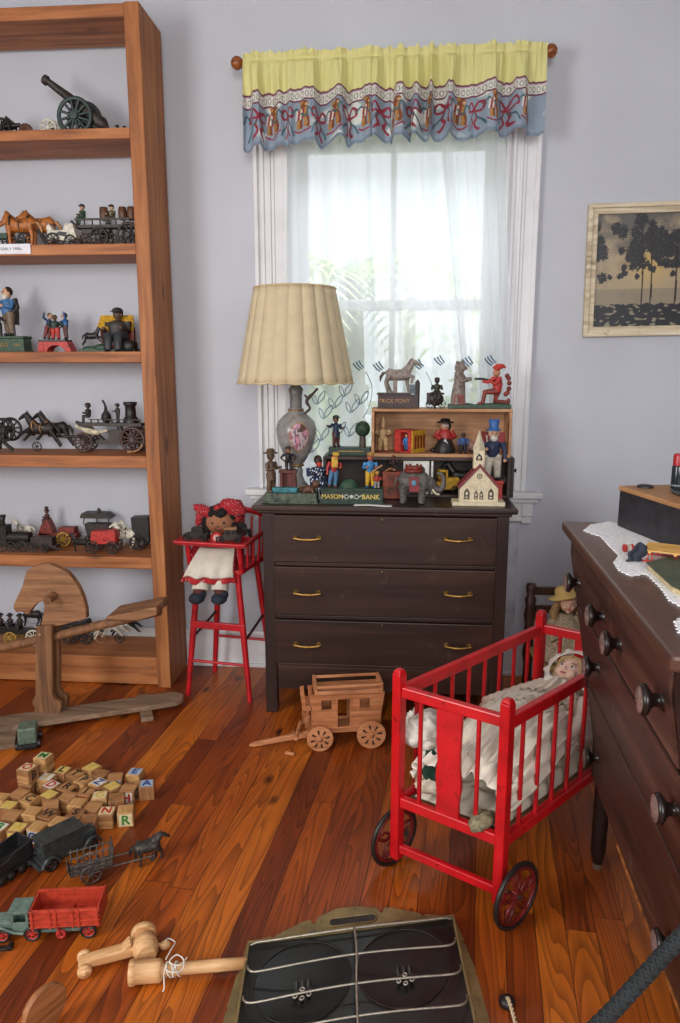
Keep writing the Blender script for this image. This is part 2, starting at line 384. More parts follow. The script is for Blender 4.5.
m = MB().m(M_WALL); m.box2((XL-.15, YF, 0), (XL, 0, .9)); m.box2((XL-.15, YF, 2.5), (XL, 0, ZC)); m.box2((XL-.15, YF, .9), (XL, -4.2, 2.5)); m.box2((XL-.15, -3.0, .9), (XL, 0, 2.5)); struct(m.build('wall_left'))
m = MB().m(M_WALL); m.box2((XL-.15, YF-.15, 0), (XR+.15, YF, .85)); m.box2((XL-.15, YF-.15, 2.6), (XR+.15, YF, ZC)); m.box2((XL-.15, YF-.15, .85), (-.6, YF, 2.6)); m.box2((.9, YF-.15, .85), (XR+.15, YF, 2.6)); struct(m.build('wall_front'))
m = MB().m(M_CEIL).box2((XL-.15, YF, ZC), (XR+.15, .15, ZC+.1)); struct(m.build('ceiling'))
# floor boards
t = NT('heart_pine_floor'); tc = t.n('ShaderNodeTexCoord'); mp = t.n('ShaderNodeMapping'); mp.inputs['Rotation'].default_value = (0, 0, R(6.0)); t.l(tc.outputs['Object'], mp.inputs['Vector'])
sp = t.n('ShaderNodeSeparateXYZ'); t.l(mp.outputs[0], sp.inputs[0]); BW = .078
X = t.math('DIVIDE', sp.outputs[0], BW); col = t.math('FLOOR', X); fx = t.math('FRACT', X)
wn = t.n('ShaderNodeTexWhiteNoise', noise_dimensions='1D'); t.l(col, wn.inputs['W'])
Yy = t.math('ADD', t.math('DIVIDE', sp.outputs[1], 2.1), t.math('MULTIPLY', wn.outputs[0], 7.3)); row = t.math('FLOOR', Yy); fy = t.math('FRACT', Yy)
cb = t.n('ShaderNodeCombineXYZ'); t.l(col, cb.inputs[0]); t.l(row, cb.inputs[1]); w2 = t.n('ShaderNodeTexWhiteNoise', noise_dimensions='3D'); t.l(cb.outputs[0], w2.inputs['Vector'])
off = t.n('ShaderNodeVectorMath', operation='SCALE'); t.l(w2.outputs['Color'], off.inputs[0]); off.inputs['Scale'].default_value = 9.0
va = t.n('ShaderNodeVectorMath', operation='ADD'); t.l(mp.outputs[0], va.inputs[0]); t.l(off.outputs[0], va.inputs[1])
m1 = t.n('ShaderNodeMapping'); m1.inputs['Scale'].default_value = (9, .8, 9); t.l(va.outputs[0], m1.inputs['Vector'])
ng = t.n('ShaderNodeTexNoise', i_Scale=1.0, i_Detail=1.0, i_Distortion=.3); t.l(m1.outputs[0], ng.inputs['Vector'])
rings = t.math('FRACT', t.math('MULTIPLY', ng.outputs[0], 21.0)); rings = t.math('POWER', rings, 1.6)
m2 = t.n('ShaderNodeMapping'); m2.inputs['Scale'].default_value = (150, 5, 40); t.l(va.outputs[0], m2.inputs['Vector'])
nf = t.n('ShaderNodeTexNoise', i_Scale=1.0, i_Detail=4.0); t.l(m2.outputs[0], nf.inputs['Vector'])
m3 = t.n('ShaderNodeMapping'); m3.inputs['Scale'].default_value = (4, 2.2, 4); t.l(va.outputs[0], m3.inputs['Vector'])
nl = t.n('ShaderNodeTexNoise', i_Scale=1.0, i_Detail=2.0); t.l(m3.outputs[0], nl.inputs['Vector'])
tone = t.math('ADD', t.math('MULTIPLY', w2.outputs['Value'], .52), t.math('MULTIPLY', nl.outputs[0], .52))
base = t.ramp(tone, [(.08, '#4e1e08'), (.32, '#7d340d'), (.55, '#a54d12'), (.8, '#c66c1c'), (1.0, '#dc882c')])
grain = t.math('SUBTRACT', 1.0, t.math('MULTIPLY', rings, .5)); grain = t.math('MULTIPLY', grain, t.math('ADD', .68, t.math('MULTIPLY', nf.outputs[0], .62)))
mx = t.n('ShaderNodeMix', data_type='RGBA', blend_type='MULTIPLY'); mx.inputs[0].default_value = 1.0; t.l(base, mx.inputs[6]); t.l(grain, mx.inputs[7])
vk = t.n('ShaderNodeTexVoronoi', i_Scale=1.0); m4 = t.n('ShaderNodeMapping'); m4.inputs['Scale'].default_value = (5.0, 2.6, 5); t.l(va.outputs[0], m4.inputs['Vector']); t.l(m4.outputs[0], vk.inputs['Vector'])
kf = t.ramp(vk.outputs[0], [(.035, (1,1,1,1)), (.12, (0,0,0,1))])
mk = t.n('ShaderNodeMix', data_type='RGBA'); t.l(kf, mk.inputs[0]); t.l(mx.outputs[2], mk.inputs[6]); mk.inputs[7].default_value = lin('#240c04')
gx = t.math('MINIMUM', fx, t.math('SUBTRACT', 1.0, fx)); gy = t.math('MULTIPLY', t.math('MINIMUM', fy, t.math('SUBTRACT', 1.0, fy)), 2.1/BW)
gap = t.math('LESS_THAN', t.math('MINIMUM', gx, gy), .012)
mg = t.n('ShaderNodeMix', data_type='RGBA'); t.l(gap, mg.inputs[0]); t.l(mk.outputs[2], mg.inputs[6]); mg.inputs[7].default_value = lin('#2a0f05')
t.l(mg.outputs[2], t.b.inputs['Base Color']); t.b.inputs['Roughness'].default_value = .36
rr = t.math('ADD', .3, t.math('MULTIPLY', nf.outputs[0], .2)); t.l(rr, t.b.inputs['Roughness'])
hb = t.math('SUBTRACT', t.math('MULTIPLY', rings, .25), t.math('MULTIPLY', gap, 1.0)); t.bump(hb, .3, .002)
m = MB().m(t.m).box2((XL-.15, YF, -.05), (XR+.15, .0, 0)); struct(m.build('floor'))
# baseboards
def bboard(name, x0, x1):
    m = MB().m(M_TRIM); m.box2((x0, -.02, 0), (x1, -.0005, .165)); m.box2((x0, -.026, .165), (x1, -.0005, .185)); m.box2((x0, -.035, 0), (x1, -.02, .018)); struct(m.build(name, bevel=.003))
bboard('baseboard_back', XL, XR)
m = MB().m(M_TRIM).box2((XR-.02, YF, 0), (XR-.0005, -.036, .185)); struct(m.build('baseboard_right', bevel=.003))

# ================================================================ window
# casings: fluted boards
def casing(name, x0, x1, z0, z1):
    m = MB().m(M_TRIM); wd = x1-x0; m.box2((x0, -.018, z0), (x1, -.0005, z1))
    for a, b, d in ((0, .12, .034), (.2, .3, .026), (.42, .5, .03), (.5, .6, .024), (.86, 1.0, .03)):
        m.box2((x0+wd*a, -d, z0), (x0+wd*b, -.018, z1))
    struct(m.build(name, bevel=.004))
SILLZ = atY(525, 492, -.05).z
casing('trim_1', wx(257), OX0+.005, SILLZ, 2.5)
casing('trim_2', OX1-.005, wx(536, 250), SILLZ, 2.5)
m = MB().m(M_TRIM); m.box2((wx(257), -.03, 2.5), (wx(536,250), -.0005, 2.6)); struct(m.build('trim_3', bevel=.004))
# stool, apron and the moulded brackets at its ends
m = MB().m(M_TRIM); x0, x1 = wx(249, 490), wx(540, 490)
m.box2((x0, -.085, SILLZ-.028), (x1, .075, SILLZ)); m.box2((x0+.015, -.06, SILLZ-.05), (x1-.015, -.0005, SILLZ-.028)); m.box2((x0+.03, -.035, SILLZ-.14), (x1-.05, -.0005, SILLZ-.05))
for q in (x0+.03, x1-.085): m.box2((q, -.045, SILLZ-.115), (q+.05, -.03, SILLZ-.05)); m.box2((q+.002, -.04, SILLZ-.15), (q+.046, -.03, SILLZ-.118))
struct(m.build('trim_4', bevel=.005))
# flat peeling board under the right casing
xa, xb = wx(503, 560), wx(517, 560)
m = MB().m(paint('#b9bac4', .6, .12, 14, bump=.5)).box2((xa-.9, -.014, .19), (xb, -.0005, SILLZ-.15)); struct(m.build('trim_5', bevel=.004))
# sashes: top sash outer, bottom sash inner with one vertical bar each
win = MB().m(M_TRIM)
MZ = atY(420, 305, .08).z; mxx = atY(392, 330, .08).x
win.box2((OX0, .015, OZ0), (OX0+.035, .135, OZ1)); win.box2((OX1-.035, .015, OZ0), (OX1, .135, OZ1)); win.box2((OX0, .015, OZ1-.035), (OX1, .135, OZ1)); win.box2((OX0, .015, OZ0), (OX1, .135, OZ0+.03))
for (y, z0, z1) in ((.06, OZ0+.03, MZ+.02), (.1, MZ-.02, OZ1-.035)):
    win.box2((OX0+.035, y-.018, z0), (OX0+.08, y+.018, z1)); win.box2((OX1-.08, y-.018, z0), (OX1-.035, y+.018, z1))
    win.box2((OX0+.08, y-.018, z0), (OX1-.08, y+.018, z0+.045)); win.box2((OX0+.08, y-.018, z1-.045), (OX1-.08, y+.018, z1)); win.box2((mxx-.013, y-.014, z0+.045), (mxx+.013, y+.014, z1-.045))
wo = struct(win.build('window_1', bevel=.003))
tg = NT('window_glass'); gl = tg.n('ShaderNodeBsdfTransparent'); gs = tg.n('ShaderNodeBsdfGlossy', i_Roughness=.02); ms = tg.n('ShaderNodeMixShader'); ms.inputs[0].default_value = .06
tg.l(gl.outputs[0], ms.inputs[1]); tg.l(gs.outputs[0], ms.inputs[2]); tg.l(ms.outputs[0], tg.out.inputs[0])
for y, z0, z1 in ((.06, OZ0+.06, MZ-.015), (.1, MZ+.015, OZ1-.07)):
    MB().m(tg.m).box2((OX0+.07, y-.002, z0), (OX1-.07, y+.002, z1)).build('pane', wo)

# ================================================================ outside
m = MB().m(paint('#9db36a', .9, .2, 3)).box2((-8, .16, -.3), (8, 14, -.25)); struct(m.build('ground'))
def palm(x, y, z, h, n, seed, label):
    r = random.Random(seed); o = thing('palm_tree', label, 'tree', (x, y, -.25)); 
    m = MB().m(paint('#8a7f66', .9, .2, 20)); m.tube([(0,0,0), (.02,0,h*.5), (0,.03,h)], [.11,.09,.08], 10); m.build('trunk', o)
    for k in range(n):
        a = 2*PI*k/n+r.uniform(-.2, .2); L = r.uniform(1.0, 1.5); rise = r.uniform(.2, .9)
        m = MB().m(paint(r.choice(['#b4c95a', '#8fae4a', '#d4dc8c']), .35, .15, 9)); P = []
        for i in range(10):
            q = i/9; P.append(Vector((math.cos(a)*L*q, math.sin(a)*L*q, h+rise*q-1.25*q*q*L*.7)))
        m.tube(P, [.012*(1-.8*i/9) for i in range(10)], 5)
        for i in range(1, 10):
            d = (P[i]-P[i-1]).normalized(); sd = d.cross(Vector((0,0,1))).normalized()
            for sgn in (-1, 1):
                for jj in (0, .5):
                    b = P[i-1].lerp(P[i], jj); ln = .34*(1-.5*abs(i/9-.4)); e = b+sd*sgn*ln*.8+d*ln*.5-Vector((0,0,ln*.35))
                    mid = b.lerp(e, .5)+Vector((0,0,.02)); wv = d*.014
                    m.add([b, mid-wv, mid+wv, e], [(0,1,2), (1,3,2)])
        m.build('frond', o)
    return o
palm(-.35, 1.75, 0, 2.3, 15, 3, 'palm with long arching fronds outside, behind left half of window')
palm(2.3, 2.6, 0, 1.5, 15, 5, 'low palm with spiky fronds outside, behind right half of window')
palm(.1, 7.6, 0, 3.1, 14, 9, 'tallest palm outside, farthest beyond the window glass')

def shrub(x, y, r_, seed, label):
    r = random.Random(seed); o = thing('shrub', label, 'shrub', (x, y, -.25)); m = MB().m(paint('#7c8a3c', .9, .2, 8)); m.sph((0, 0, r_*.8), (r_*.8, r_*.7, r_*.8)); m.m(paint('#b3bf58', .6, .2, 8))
    for k in range(900):
        a = r.uniform(0, 2*PI); e = math.asin(r.uniform(-.4, 1)); d = Vector((math.cos(a)*math.cos(e), math.sin(a)*math.cos(e)*.9, math.sin(e))); c = Vector((0, 0, r_*.8))+d*r_*r.uniform(.8, 1.05)
        u = Vector((r.gauss(0, 1), r.gauss(0, 1), r.gauss(0, 1))).normalized(); v_ = u.cross(d).normalized()*.035; u = u*.07; m.add([c-u, c+v_, c+u, c-v_], [(0,1,2,3)])
    return m.build('foliage', o)
shrub(-1.3, 4.6, 1.15, 1, 'rounded yellow-green shrub outside, left of the window bar'); shrub(1.5, 4.8, 1.15, 2, 'rounded yellow-green shrub outside, right of the window bar')

# ================================================================ sheer curtain
tS = NT('sheer_voile'); tS.b.inputs['Base Color'].default_value = (.86, .89, .93, 1); tS.b.inputs['Roughness'].default_value = .9
tr = tS.n('ShaderNodeBsdfTranslucent'); tr.inputs[0].default_value = (.90, .94, .97, 1); tp = tS.n('ShaderNodeBsdfTransparent')
a1 = tS.n('ShaderNodeMixShader'); a1.inputs[0].default_value = .6; tS.l(tS.b.outputs[0], a1.inputs[1]); tS.l(tr.outputs[0], a1.inputs[2])
lw = tS.n('ShaderNodeLayerWeight'); lw.inputs[0].default_value = .5
f2 = tS.math('MULTIPLY_ADD', lw.outputs['Facing'], -SHEER_F, SHEER_T)
a2 = tS.n('ShaderNodeMixShader'); tS.l(f2, a2.inputs[0]); tS.l(a1.outputs[0], a2.inputs[1]); tS.l(tp.outputs[0], a2.inputs[2]); tS.l(a2.outputs[0], tS.out.inputs[0])
SY = -.05
def sheer(u0t, u1t, u0b, u1b, seed, name, label, zt=2.62, zb=None, amp=.012, freq=11):
    r = random.Random(seed); ph = [r.uniform(0, 6) for _ in range(4)]; zb = zb or SILLZ+.01
    def f(s, t):
        z = zt+(zb-zt)*t; v = 100+400*t
        xt0, xt1 = atY(u0t, 60, SY).x, atY(u1t, 60, SY).x; xb0, xb1 = atY(u0b, 480, SY).x, atY(u1b, 480, SY).x
        x = (xt0+(xb0-xt0)*t)*(1-s)+(xt1+(xb1-xt1)*t)*s
        q = s+.02*math.sin(3*t+ph[0]); y = SY+amp*(math.sin(q*freq*2*PI+ph[1]+.6*math.sin(2*t))+.5*math.sin(q*freq*3.7+ph[2]+t))*(.55+.45*t)
        return (x+.006*math.sin(q*40+ph[3]), y, z)
    m = MB().m(tS.m).grid(f, 170, 30); return m, f
m, fL = sheer(286, 449, 284, 478, 1, 'l', '', freq=8)
sl = m.build('sheer_curtain'); tag(sl, 'white sheer curtain panel with blue stitched flowers, left part of window', 'curtain', None)
m, fR = sheer(434, 503, 472, 515, 2, 'r', '', freq=4, amp=.010)
sr = m.build('sheer_curtain'); sr.location.y = -.02; tag(sr, 'narrow white sheer curtain panel slanting over right side of window', 'curtain', None)
# stitched flowers, in relief on the cloth
def stitch(par, fn, marks, dy=0):
    m = MB().m(paint('#54748c', .8, .1, 50))
    for pts, r in marks:
        P = []
        Q = spline([(a, b, 0) for a, b in pts], 4) if len(pts) > 1 else []
        for q in Q:
            p = atY(q.x, q.y, SY); P.append(p)
        # lie against the nearest fold
        out = []
        for p in P:
            z = p.z; t_ = (2.62-z)/(2.62-SILLZ-.01); lo, hi = 0.0, 1.0
            for _ in range(14):
                md = (lo+hi)/2
                if fn(md, t_)[0] < p.x: lo = md
                else: hi = md
            out.append(Vector((p.x, fn(lo, t_)[1]-.003, z)))
        m.tube(out, r, 5)
    o = m.build('embroidery', par); o['label'] = 'blue stitched tulips and leaves'; return o
def tulip(u, v, s=1, lean=0):
    o = []
    for k in (-1, 0, 1): o.append(([(u+k*3.4*s-4*s, v-4*s-k*1.5), (u+k*3*s-.5*s, v-k*1.5+1), (u+3.5*s+k*2.2*s, v+5*s-k*1.5)], .0042*s))
    return o
mk = []
for u, v in ((359, 365), (379, 366), (419, 364), (440, 360)): mk += tulip(u, v, .78)
for u, v, sg in ((366, 372, 1), (426, 372, 1)): mk.append(([(u, v), (u+6, v+14), (u+4, v+32), (u-3, v+46)], .0014))
for (u, v) in ((318, 404), (325, 418), (335, 408), (345, 396), (352, 412), (361, 404), (322, 440), (312, 452), (338, 435), (350, 436)):
    mk.append(([(u, v), (u+1, v-7), (u+7, v-13), (u+6, v-6), (u, v)], .0021)); mk.append(([(u-1, v+1), (u-5, v-3), (u-6, v-10), (u-2, v-6), (u-1, v+1)], .0016))
stitch(sl, fL, mk)
mk = tulip(468, 361, .78) + tulip(490, 360, .78)
stitch(sr, lambda s, t: fR(s, t), mk)

# ================================================================ curtain rod and valance
RY = -.115; ra = atY(238, 63, RY); rb = atY(550, 51, RY)
rod = thing('curtain_rod', 'wooden curtain rod with round ball finials above the window', 'curtain rod', (ra.x, RY, ra.z)); L = rb-ra
M_ROD = wood('#8a4a1c', '#4a2410', '#a3602c', 3, 'x', .3)
MB().m(M_ROD).cyl((0,0,0), L, .011, seg=14).build('pole', rod)
for e, sg in ((Vector((0,0,0)), -1), (L, 1)):
    MB().m(M_ROD).sph(e+Vector((sg*.004, 0, 0)), .026, seg=20, rings=14).build('finial', rod)
    m = MB().m(paint('#2c1a12', .4, .1, 30)).cyl(e-Vector((sg*.022,0,0)), e-Vector((sg*.034,0,0)), .017, .012).cyl(e-Vector((sg*.034,0,0)), e-Vector((sg*.05,0,0)), .019); m.build('finial_collar', rod)
    m = MB().m(M_ROD).box2((e.x-sg*.02-.008, 0, e.z-.014), (e.x-sg*.02+.008, -RY-.0005, e.z+.014)); m.build('bracket', rod, bevel=.003)
# valance print, painted per vertex on a fine cloth grid: s along, t down (0..1)
VW, VH = 900, 150
def vprint():
    g = [[(0,0,0)]*VW for _ in range(VH)]; r = random.Random(11)
    H = lambda h: lin(h)[:3]
    Ylw, wht, pur, blu, gry = H('#efeaa2'), H('#e9e7e0'), H('#7a4458'), H('#9aaabb'), H('#8595a5')
    for j in range(VH):
        t = j/VH
        for i in range(VW):
            if t < .415: c = Ylw
            elif t < .435: c = pur
            elif t < .45: c = H('#cbb6c4')
            elif t < .545: c = wht
            elif t < .565: c = pur
            elif t > .955: c = gry
            else:
                n = noise.noise(Vector((i*.016, j*.035, 3))); c = H('#e4e8e4') if n > .3 else (H('#b6c3c9') if n > .2 else blu)
            g[j][i] = c
    def dot(i, j, rad, c):
        for jj in range(int(j-rad), int(j+rad)+1):
            for ii in range(int(i-rad*1.6), int(i+rad*1.6)+1):
                if 0 <= jj < VH and 0 <= ii < VW and ((ii-i)/1.6)**2+(jj-j)**2 <= rad*rad: g[jj][ii] = c
    def line(pts, rad, c, n=14):
        for p in spline([(a, b, 0) for a, b in pts], n): dot(p.x, p.y, rad, c)
    for k in range(72):                                   # loops in the white border
        x = 8+k*12.5
        for a in range(16): dot(x+4.2*math.cos(a*PI/8), 74.5+4.2*math.sin(a*PI/8), .7, H('#8b8a7c'))
    red, teal, gold, brn = H('#a03a4c'), H('#4d6f74'), H('#c08a4c'), H('#8e5436')
    n = 9
    for k in range(n):
        x = 45+k*(VW-60)/n; y = 104+r.uniform(-3, 3)
        for sg in (-1, 1):                                # bow
            line([(x, y), (x+sg*12, y-11), (x+sg*22, y-6), (x+sg*20, y+3), (x, y+1)], 1.9, red)
            line([(x, y), (x+sg*9, y+12), (x+sg*4, y+22), (x+sg*14, y+32)], 1.8, red)
            line([(x+sg*22, y-2), (x+sg*33, y-10), (x+sg*40, y+4), (x+sg*50, y-3)], 1.3, teal)
            line([(x+sg*4, y+6), (x+sg*20, y+20), (x+sg*26, y+30)], 1.2, teal)
        x2 = x+(VW-60)/n*.5                               # rocking toy animal with a striped saddle
        dot(x2, y-2, 8, gold); dot(x2+4, y-13, 6, brn); dot(x2-3, y-17, 3, gold); dot(x2+9, y-12, 2.6, H('#d8b184'))
        for q in (-8, -3, 4, 9): line([(x2+q, y+3), (x2+q*1.4, y+14), (x2+q*1.2, y+21)], 2.0, brn if q % 2 else gold)
        for q in range(4): line([(x2-13+q*5, y-6), (x2-16+q*5, y+7)], 1.3, red if q % 2 else wht)
        line([(x2-18, y+24), (x2, y+29), (x2+18, y+23)], 1.3, red)
    return g
G_ = vprint()
fold = [(rnd.uniform(0, 6), rnd.uniform(.8, 1.2)) for _ in range(6)]
xa, xb = atY(244, 60, RY).x, atY(546, 60, RY).x; zt0, zt1 = atY(244, 63, RY).z, atY(546, 52, RY).z
zb0, zb1 = atY(244, 151, RY-.03).z, atY(546, 133, RY-.03).z
def vfold(s):
    a = math.sin(2*PI*(s*11+.55*math.sin(9*s+1)+.3*math.sin(21*s))); b = math.sin(2*PI*(s*23+.5*math.sin(13*s)))
    return max(-1, min(1, 1.25*a+.35*b))
def vfn(i, j):
    s = i/VW; t = j/VH; f = vfold(s)
    x = xa+(xb-xa)*s + .012*math.cos(2*PI*(s*13+.35*math.sin(9*s+1)))*t
    ztop = zt0+(zt1-zt0)*s + .022+.012*noise.noise(Vector((s*60, 0, 1)))+.008*abs(f); zbot = zb0+(zb1-zb0)*s+.014*noise.noise(Vector((s*14, 5, 1)))+.010*f
    z = ztop+(zbot-ztop)*t; rz_ = zt0+(zt1-zt0)*s
    edge = min(1, s*14, (1-s)*14)
    amp = .022+.034*min(1, t*1.5)*edge; y = RY-.017-.006-amp*(f*.5+.5)*1.1-.011*noise.noise(Vector((s*55, t*2.5, 2)))-.006*noise.noise(Vector((s*120, t*3, 5)))*(1-t)
    pinch = math.exp(-((z-rz_)/.012)**2); y = y*(1-pinch*.6)+(RY-.0155)*pinch*.6
    return (x, y, z)
m = MB().m(vcol_mat('valance_print', .85, trans=.35)); m.add([vfn(i, j) for j in range(VH) for i in range(VW)], [(j*VW+i, (j+1)*VW+i, (j+1)*VW+i+1, j*VW+i+1) for j in range(VH-1) for i in range(VW-1)], True)
va_ = m.build('valance'); ca = va_.data.color_attributes.new('Col', 'FLOAT_COLOR', 'POINT')
buf = []
for j in range(VH):
    for i in range(VW): buf += [*G_[j][i], 1]
ca.data.foreach_set('color', buf)
tag(va_, 'gathered yellow and blue-grey valance printed with red bows, hanging from the rod', 'valance')

# ================================================================ framed picture
pa, pb, pc = atY(592, 204, -.02), atY(588, 337, -.02), atY(700, 200, -.02); PW, PH = .62, pa.z-pb.z
fr = thing('framed_picture', 'framed sepia landscape of tall pines hanging on the wall', 'picture', (pa.x-.004, 0, pb.z)); fr.rotation_euler = (0, R(-.9), 0)
m = MB().m(wood('#cfc0a4', '#9c8a6c', '#e0d4bc', 2, 'x', .6, scuff='#6b5a44')); fw = .042
def ring(m, x0, z0, x1, z1, w_, y0, y1):
    for q in (((x0,z0),(x1,z0),(x1-w_,z0+w_),(x0+w_,z0+w_)), ((x1,z0),(x1,z1),(x1-w_,z1-w_),(x1-w_,z0+w_)), ((x1,z1),(x0,z1),(x0+w_,z1-w_),(x1-w_,z1-w_)), ((x0,z1),(x0,z0),(x0+w_,z0+w_),(x0+w_,z1-w_))): m.prism(list(q), y0, y1)
ring(m, 0, 0, PW, PH, fw*.45, -.03, -.002); ring(m, fw*.4, fw*.4, PW-fw*.4, PH-fw*.4, fw*.6, -.022, -.002); m.build('frame', fr, bevel=.002)
def landscape(NX, NZ):
    H = lambda h: Vector(lin(h)[:3]); out = []; r = random.Random(4)
    trunks = [(.36, .2, .86), (.43, .22, .9), (.62, .2, .8), (.8, .2, .7)]
    blobs = [(.3+r.gauss(.1, .1), .74+r.gauss(0, .08), r.uniform(.03, .08)) for _ in range(46)]+[(.2+r.random()*.25, .56+r.gauss(0, .03), .03) for _ in range(7)]+[(.66+r.gauss(0, .07), .62+r.gauss(0, .06), r.uniform(.025, .06)) for _ in range(22)]+[(.03+r.gauss(0, .03), .6+r.gauss(0, .15), .05) for _ in range(8)]
    blobs += [(.5+r.gauss(0, .04), .6+r.gauss(0, .04), .035) for _ in range(8)]+[(.26+r.gauss(0, .05), .46+r.gauss(0, .015), .025) for _ in range(8)]
    for j in range(NZ):
        for i in range(NX):
            x = i/NX; z = j/NZ; n = noise.fractal(Vector((x*5, z*6, 1)), .8, 2, 5); n2 = noise.noise(Vector((x*60, z*60, 4)))
            c = H('#a8977c').lerp(H('#5e5c58'), min(1, max(0, (z-.45)*2.2+n*.9)))
            g = math.exp(-((x-.42)/.16)**2-((z-.55)/.17)**2); c = c.lerp(H('#c9a966'), min(1, g*1.1)*(.75+.25*n))
            if z < .34: c = c.lerp(H('#7d7566'), .6)
            if z < .2+.03*noise.noise(Vector((x*18, 0, 8))): c = H('#26282c') if noise.noise(Vector((x*22, z*40, 6))) < .28 else H('#8d8672')
            for bx, bz, br in blobs:
                if (x-bx)**2*1.6+(z-bz)**2 < (br*(1+.5*n2))**2: c = H('#2b2c2f') if n2 < .35 else H('#4a4740'); break
            for tx, t0, t1 in trunks:
                if abs(x-tx-.012*math.sin(z*5)) < .006 and t0-.02 < z < t1: c = H('#2a2420')
            out.append(c)
    return out
NX, NZ = 190, 150; cols = landscape(NX, NZ); ix, iz = PW-2*fw, PH-2*fw
m = MB().m(vcol_mat('old_print', .35)); m.add([(fw+ix*i/(NX-1), -.008, fw+iz*j/(NZ-1)) for j in range(NZ) for i in range(NX)], [(j*NX+i, j*NX+i+1, (j+1)*NX+i+1, (j+1)*NX+i) for j in range(NZ-1) for i in range(NX-1)])
po = m.build('print', fr); ca = po.data.color_attributes.new('Col', 'FLOAT_COLOR', 'POINT'); buf = []
for c in cols: buf += [*c, 1]
ca.data.foreach_set('color', buf)
MB().m(paint('#3a342c', .8)).box2((.004, -.0069, .004), (PW-.004, -.002, PH-.004)).build('backing', fr)
# ================================================================ bookshelf
SF = -.30
M_SH = wood('#a8683a', '#7c4826', '#ba7c4a', 1.3, 'x', .6, knots=True, scuff=None); M_SP = wood('#a26434', '#744222', '#b67a46', 1.2, 'z', .6, knots=True)
BX1 = atY(171, 690, SF).x; BX0 = BX1-.062; BXL = -2.5
bs = thing('bookshelf', 'tall rough wooden bookshelf of toys at the left of the back wall', 'bookshelf', ((BX0+BXL)/2, SF/2, 0)); bo = bs.location
def bpart(name, mat, a, b, bev=.004):
    m = MB().m(mat).box2([a[i]-bo[i] for i in range(3)], [b[i]-bo[i] for i in range(3)]); return m.build(name, bs, bevel=bev)
SHTOP = atY(125, 1, SF).z
for a, b in ((BX0, BX1), (BXL-.06, BXL)): bpart('side_panel', M_SP, (a, SF, 0), (b, -.028, SHTOP))
SHZ = []
bpart('top_board', M_SH, (BXL, SF+.003, atY(100, 17, SF).z), (BX0, -.03, atY(100, 3, SF).z))
for u, vt, vb in ((100, 127.5, 138.5), (100, 243.5, 254.5), (100, 351.5, 362.5), (100, 456, 468), (100, 557, 568.5), (100, 656.5, 668)):
    zt, zb = atY(u, vt, SF).z, atY(u, vb, SF).z; SHZ.append(zt); bpart('shelf', M_SH, (BXL, SF+.004, zb), (BX0, -.03, zt))
bpart('kick_board', M_SH, (BXL, SF+.022, .004), (BX0, SF+.045, atY(100, 669, SF).z))
bpart('kick_board', M_SH, (BXL, -.06, .02), (BX0, -.04, .13))
# shelf label, lying against the shelf edge
la = atY(0, 244, SF); lb = atY(31, 254, SF)
lo_ = thing('shelf_label', 'white paper label with dark lettering on the edge of the second shelf', 'label', (lb.x, SF, (la.z+lb.z)/2))
MB().m(paint('#dfe0e6', .7, .03, 30)).box2((-.27, -.0022, -.020), (0, .0015, .020)).build('paper', lo_)
MB().m(paint('#33343a', .7, .02, 30)).text('EARLY 1900s.', .0165, (-.034, -.0022, 0), align='RIGHT', ext=.0006).build('lettering', lo_)

# ================================================================ dark chest of drawers under the window
DF = -.5; DZ = atY(385, 507.5, DF-.02).z
dx0, dx1 = atY(264, 600, DF).x, atY(506, 600, DF).x; tx0, tx1 = atY(252, 503, DF).x, atY(518, 505, DF).x
dr = thing('chest_of_drawers', 'dark brown chest of three drawers below the window, crowded with toy banks', 'chest of drawers', ((dx0+dx1)/2, DF/2, 0)); do = dr.location
M_DK = wood('#351f18', '#24140f', '#442a20', .8, 'x', .42, scuff='#57443c', bump=.08); M_DKZ = wood('#2f1e19', '#201410', '#3c2822', .8, 'z', .42, scuff='#51403a', bump=.08)
M_BRASS = paint('#b08a4c', .35, .15, 60, metal=.85)
M_DTOP = wood('#33231d', '#231612', '#433029', .9, 'x', .38, scuff='#5d4a42', bump=.08)
def dpart(name, mat, a, b, bev=.003, parent=None):
    m = MB().m(mat).box2([a[i]-do[i] for i in range(3)], [b[i]-do[i] for i in range(3)]); return m.build(name, parent or dr, bevel=bev)
zt = DZ
m = MB().m(M_DTOP); m.box2((tx0-do.x, DF-.02-do.y, zt-.022), (tx1-do.x, -.10-do.y, zt)); m.box2((tx0+.02-do.x, DF-.006-do.y, zt-.036), (tx1-.02-do.x, -.11-do.y, zt-.022)); m.build('top', dr, bevel=.006)
vz = lambda v: atY(385, v, DF).z
dpart('side_panel', M_DKZ, (dx0+.004, DF+.045, .1), (dx0+.024, -.12, zt-.036)); dpart('side_panel', M_DKZ, (dx1-.024, DF+.045, .1), (dx1-.004, -.12, zt-.036))
dpart('back_panel', M_DKZ, (dx0+.024, -.13, .1), (dx1-.024, -.12, zt-.036))
for x in (dx0, dx1-.05):
    dpart('leg', M_DKZ, (x, DF, .0), (x+.05, DF+.045, zt-.036), .004); dpart('leg', M_DKZ, (x, -.12, 0), (x+.05, -.105, zt-.036), .004)
drx0, drx1 = atY(274, 560, DF).x, atY(496, 560, DF).x
for v0, v1 in ((511.5, 516), (564.5, 568), (617.8, 621.5), (666.5, 670)):
    dpart('rail', M_DK, (dx0+.05, DF+.004, vz(v1)), (dx1-.05, DF+.03, vz(v0)), .002)
dpart('apron', M_DK, (dx0+.05, DF+.01, vz(693)), (dx1-.05, DF+.03, vz(670.5)), .002)
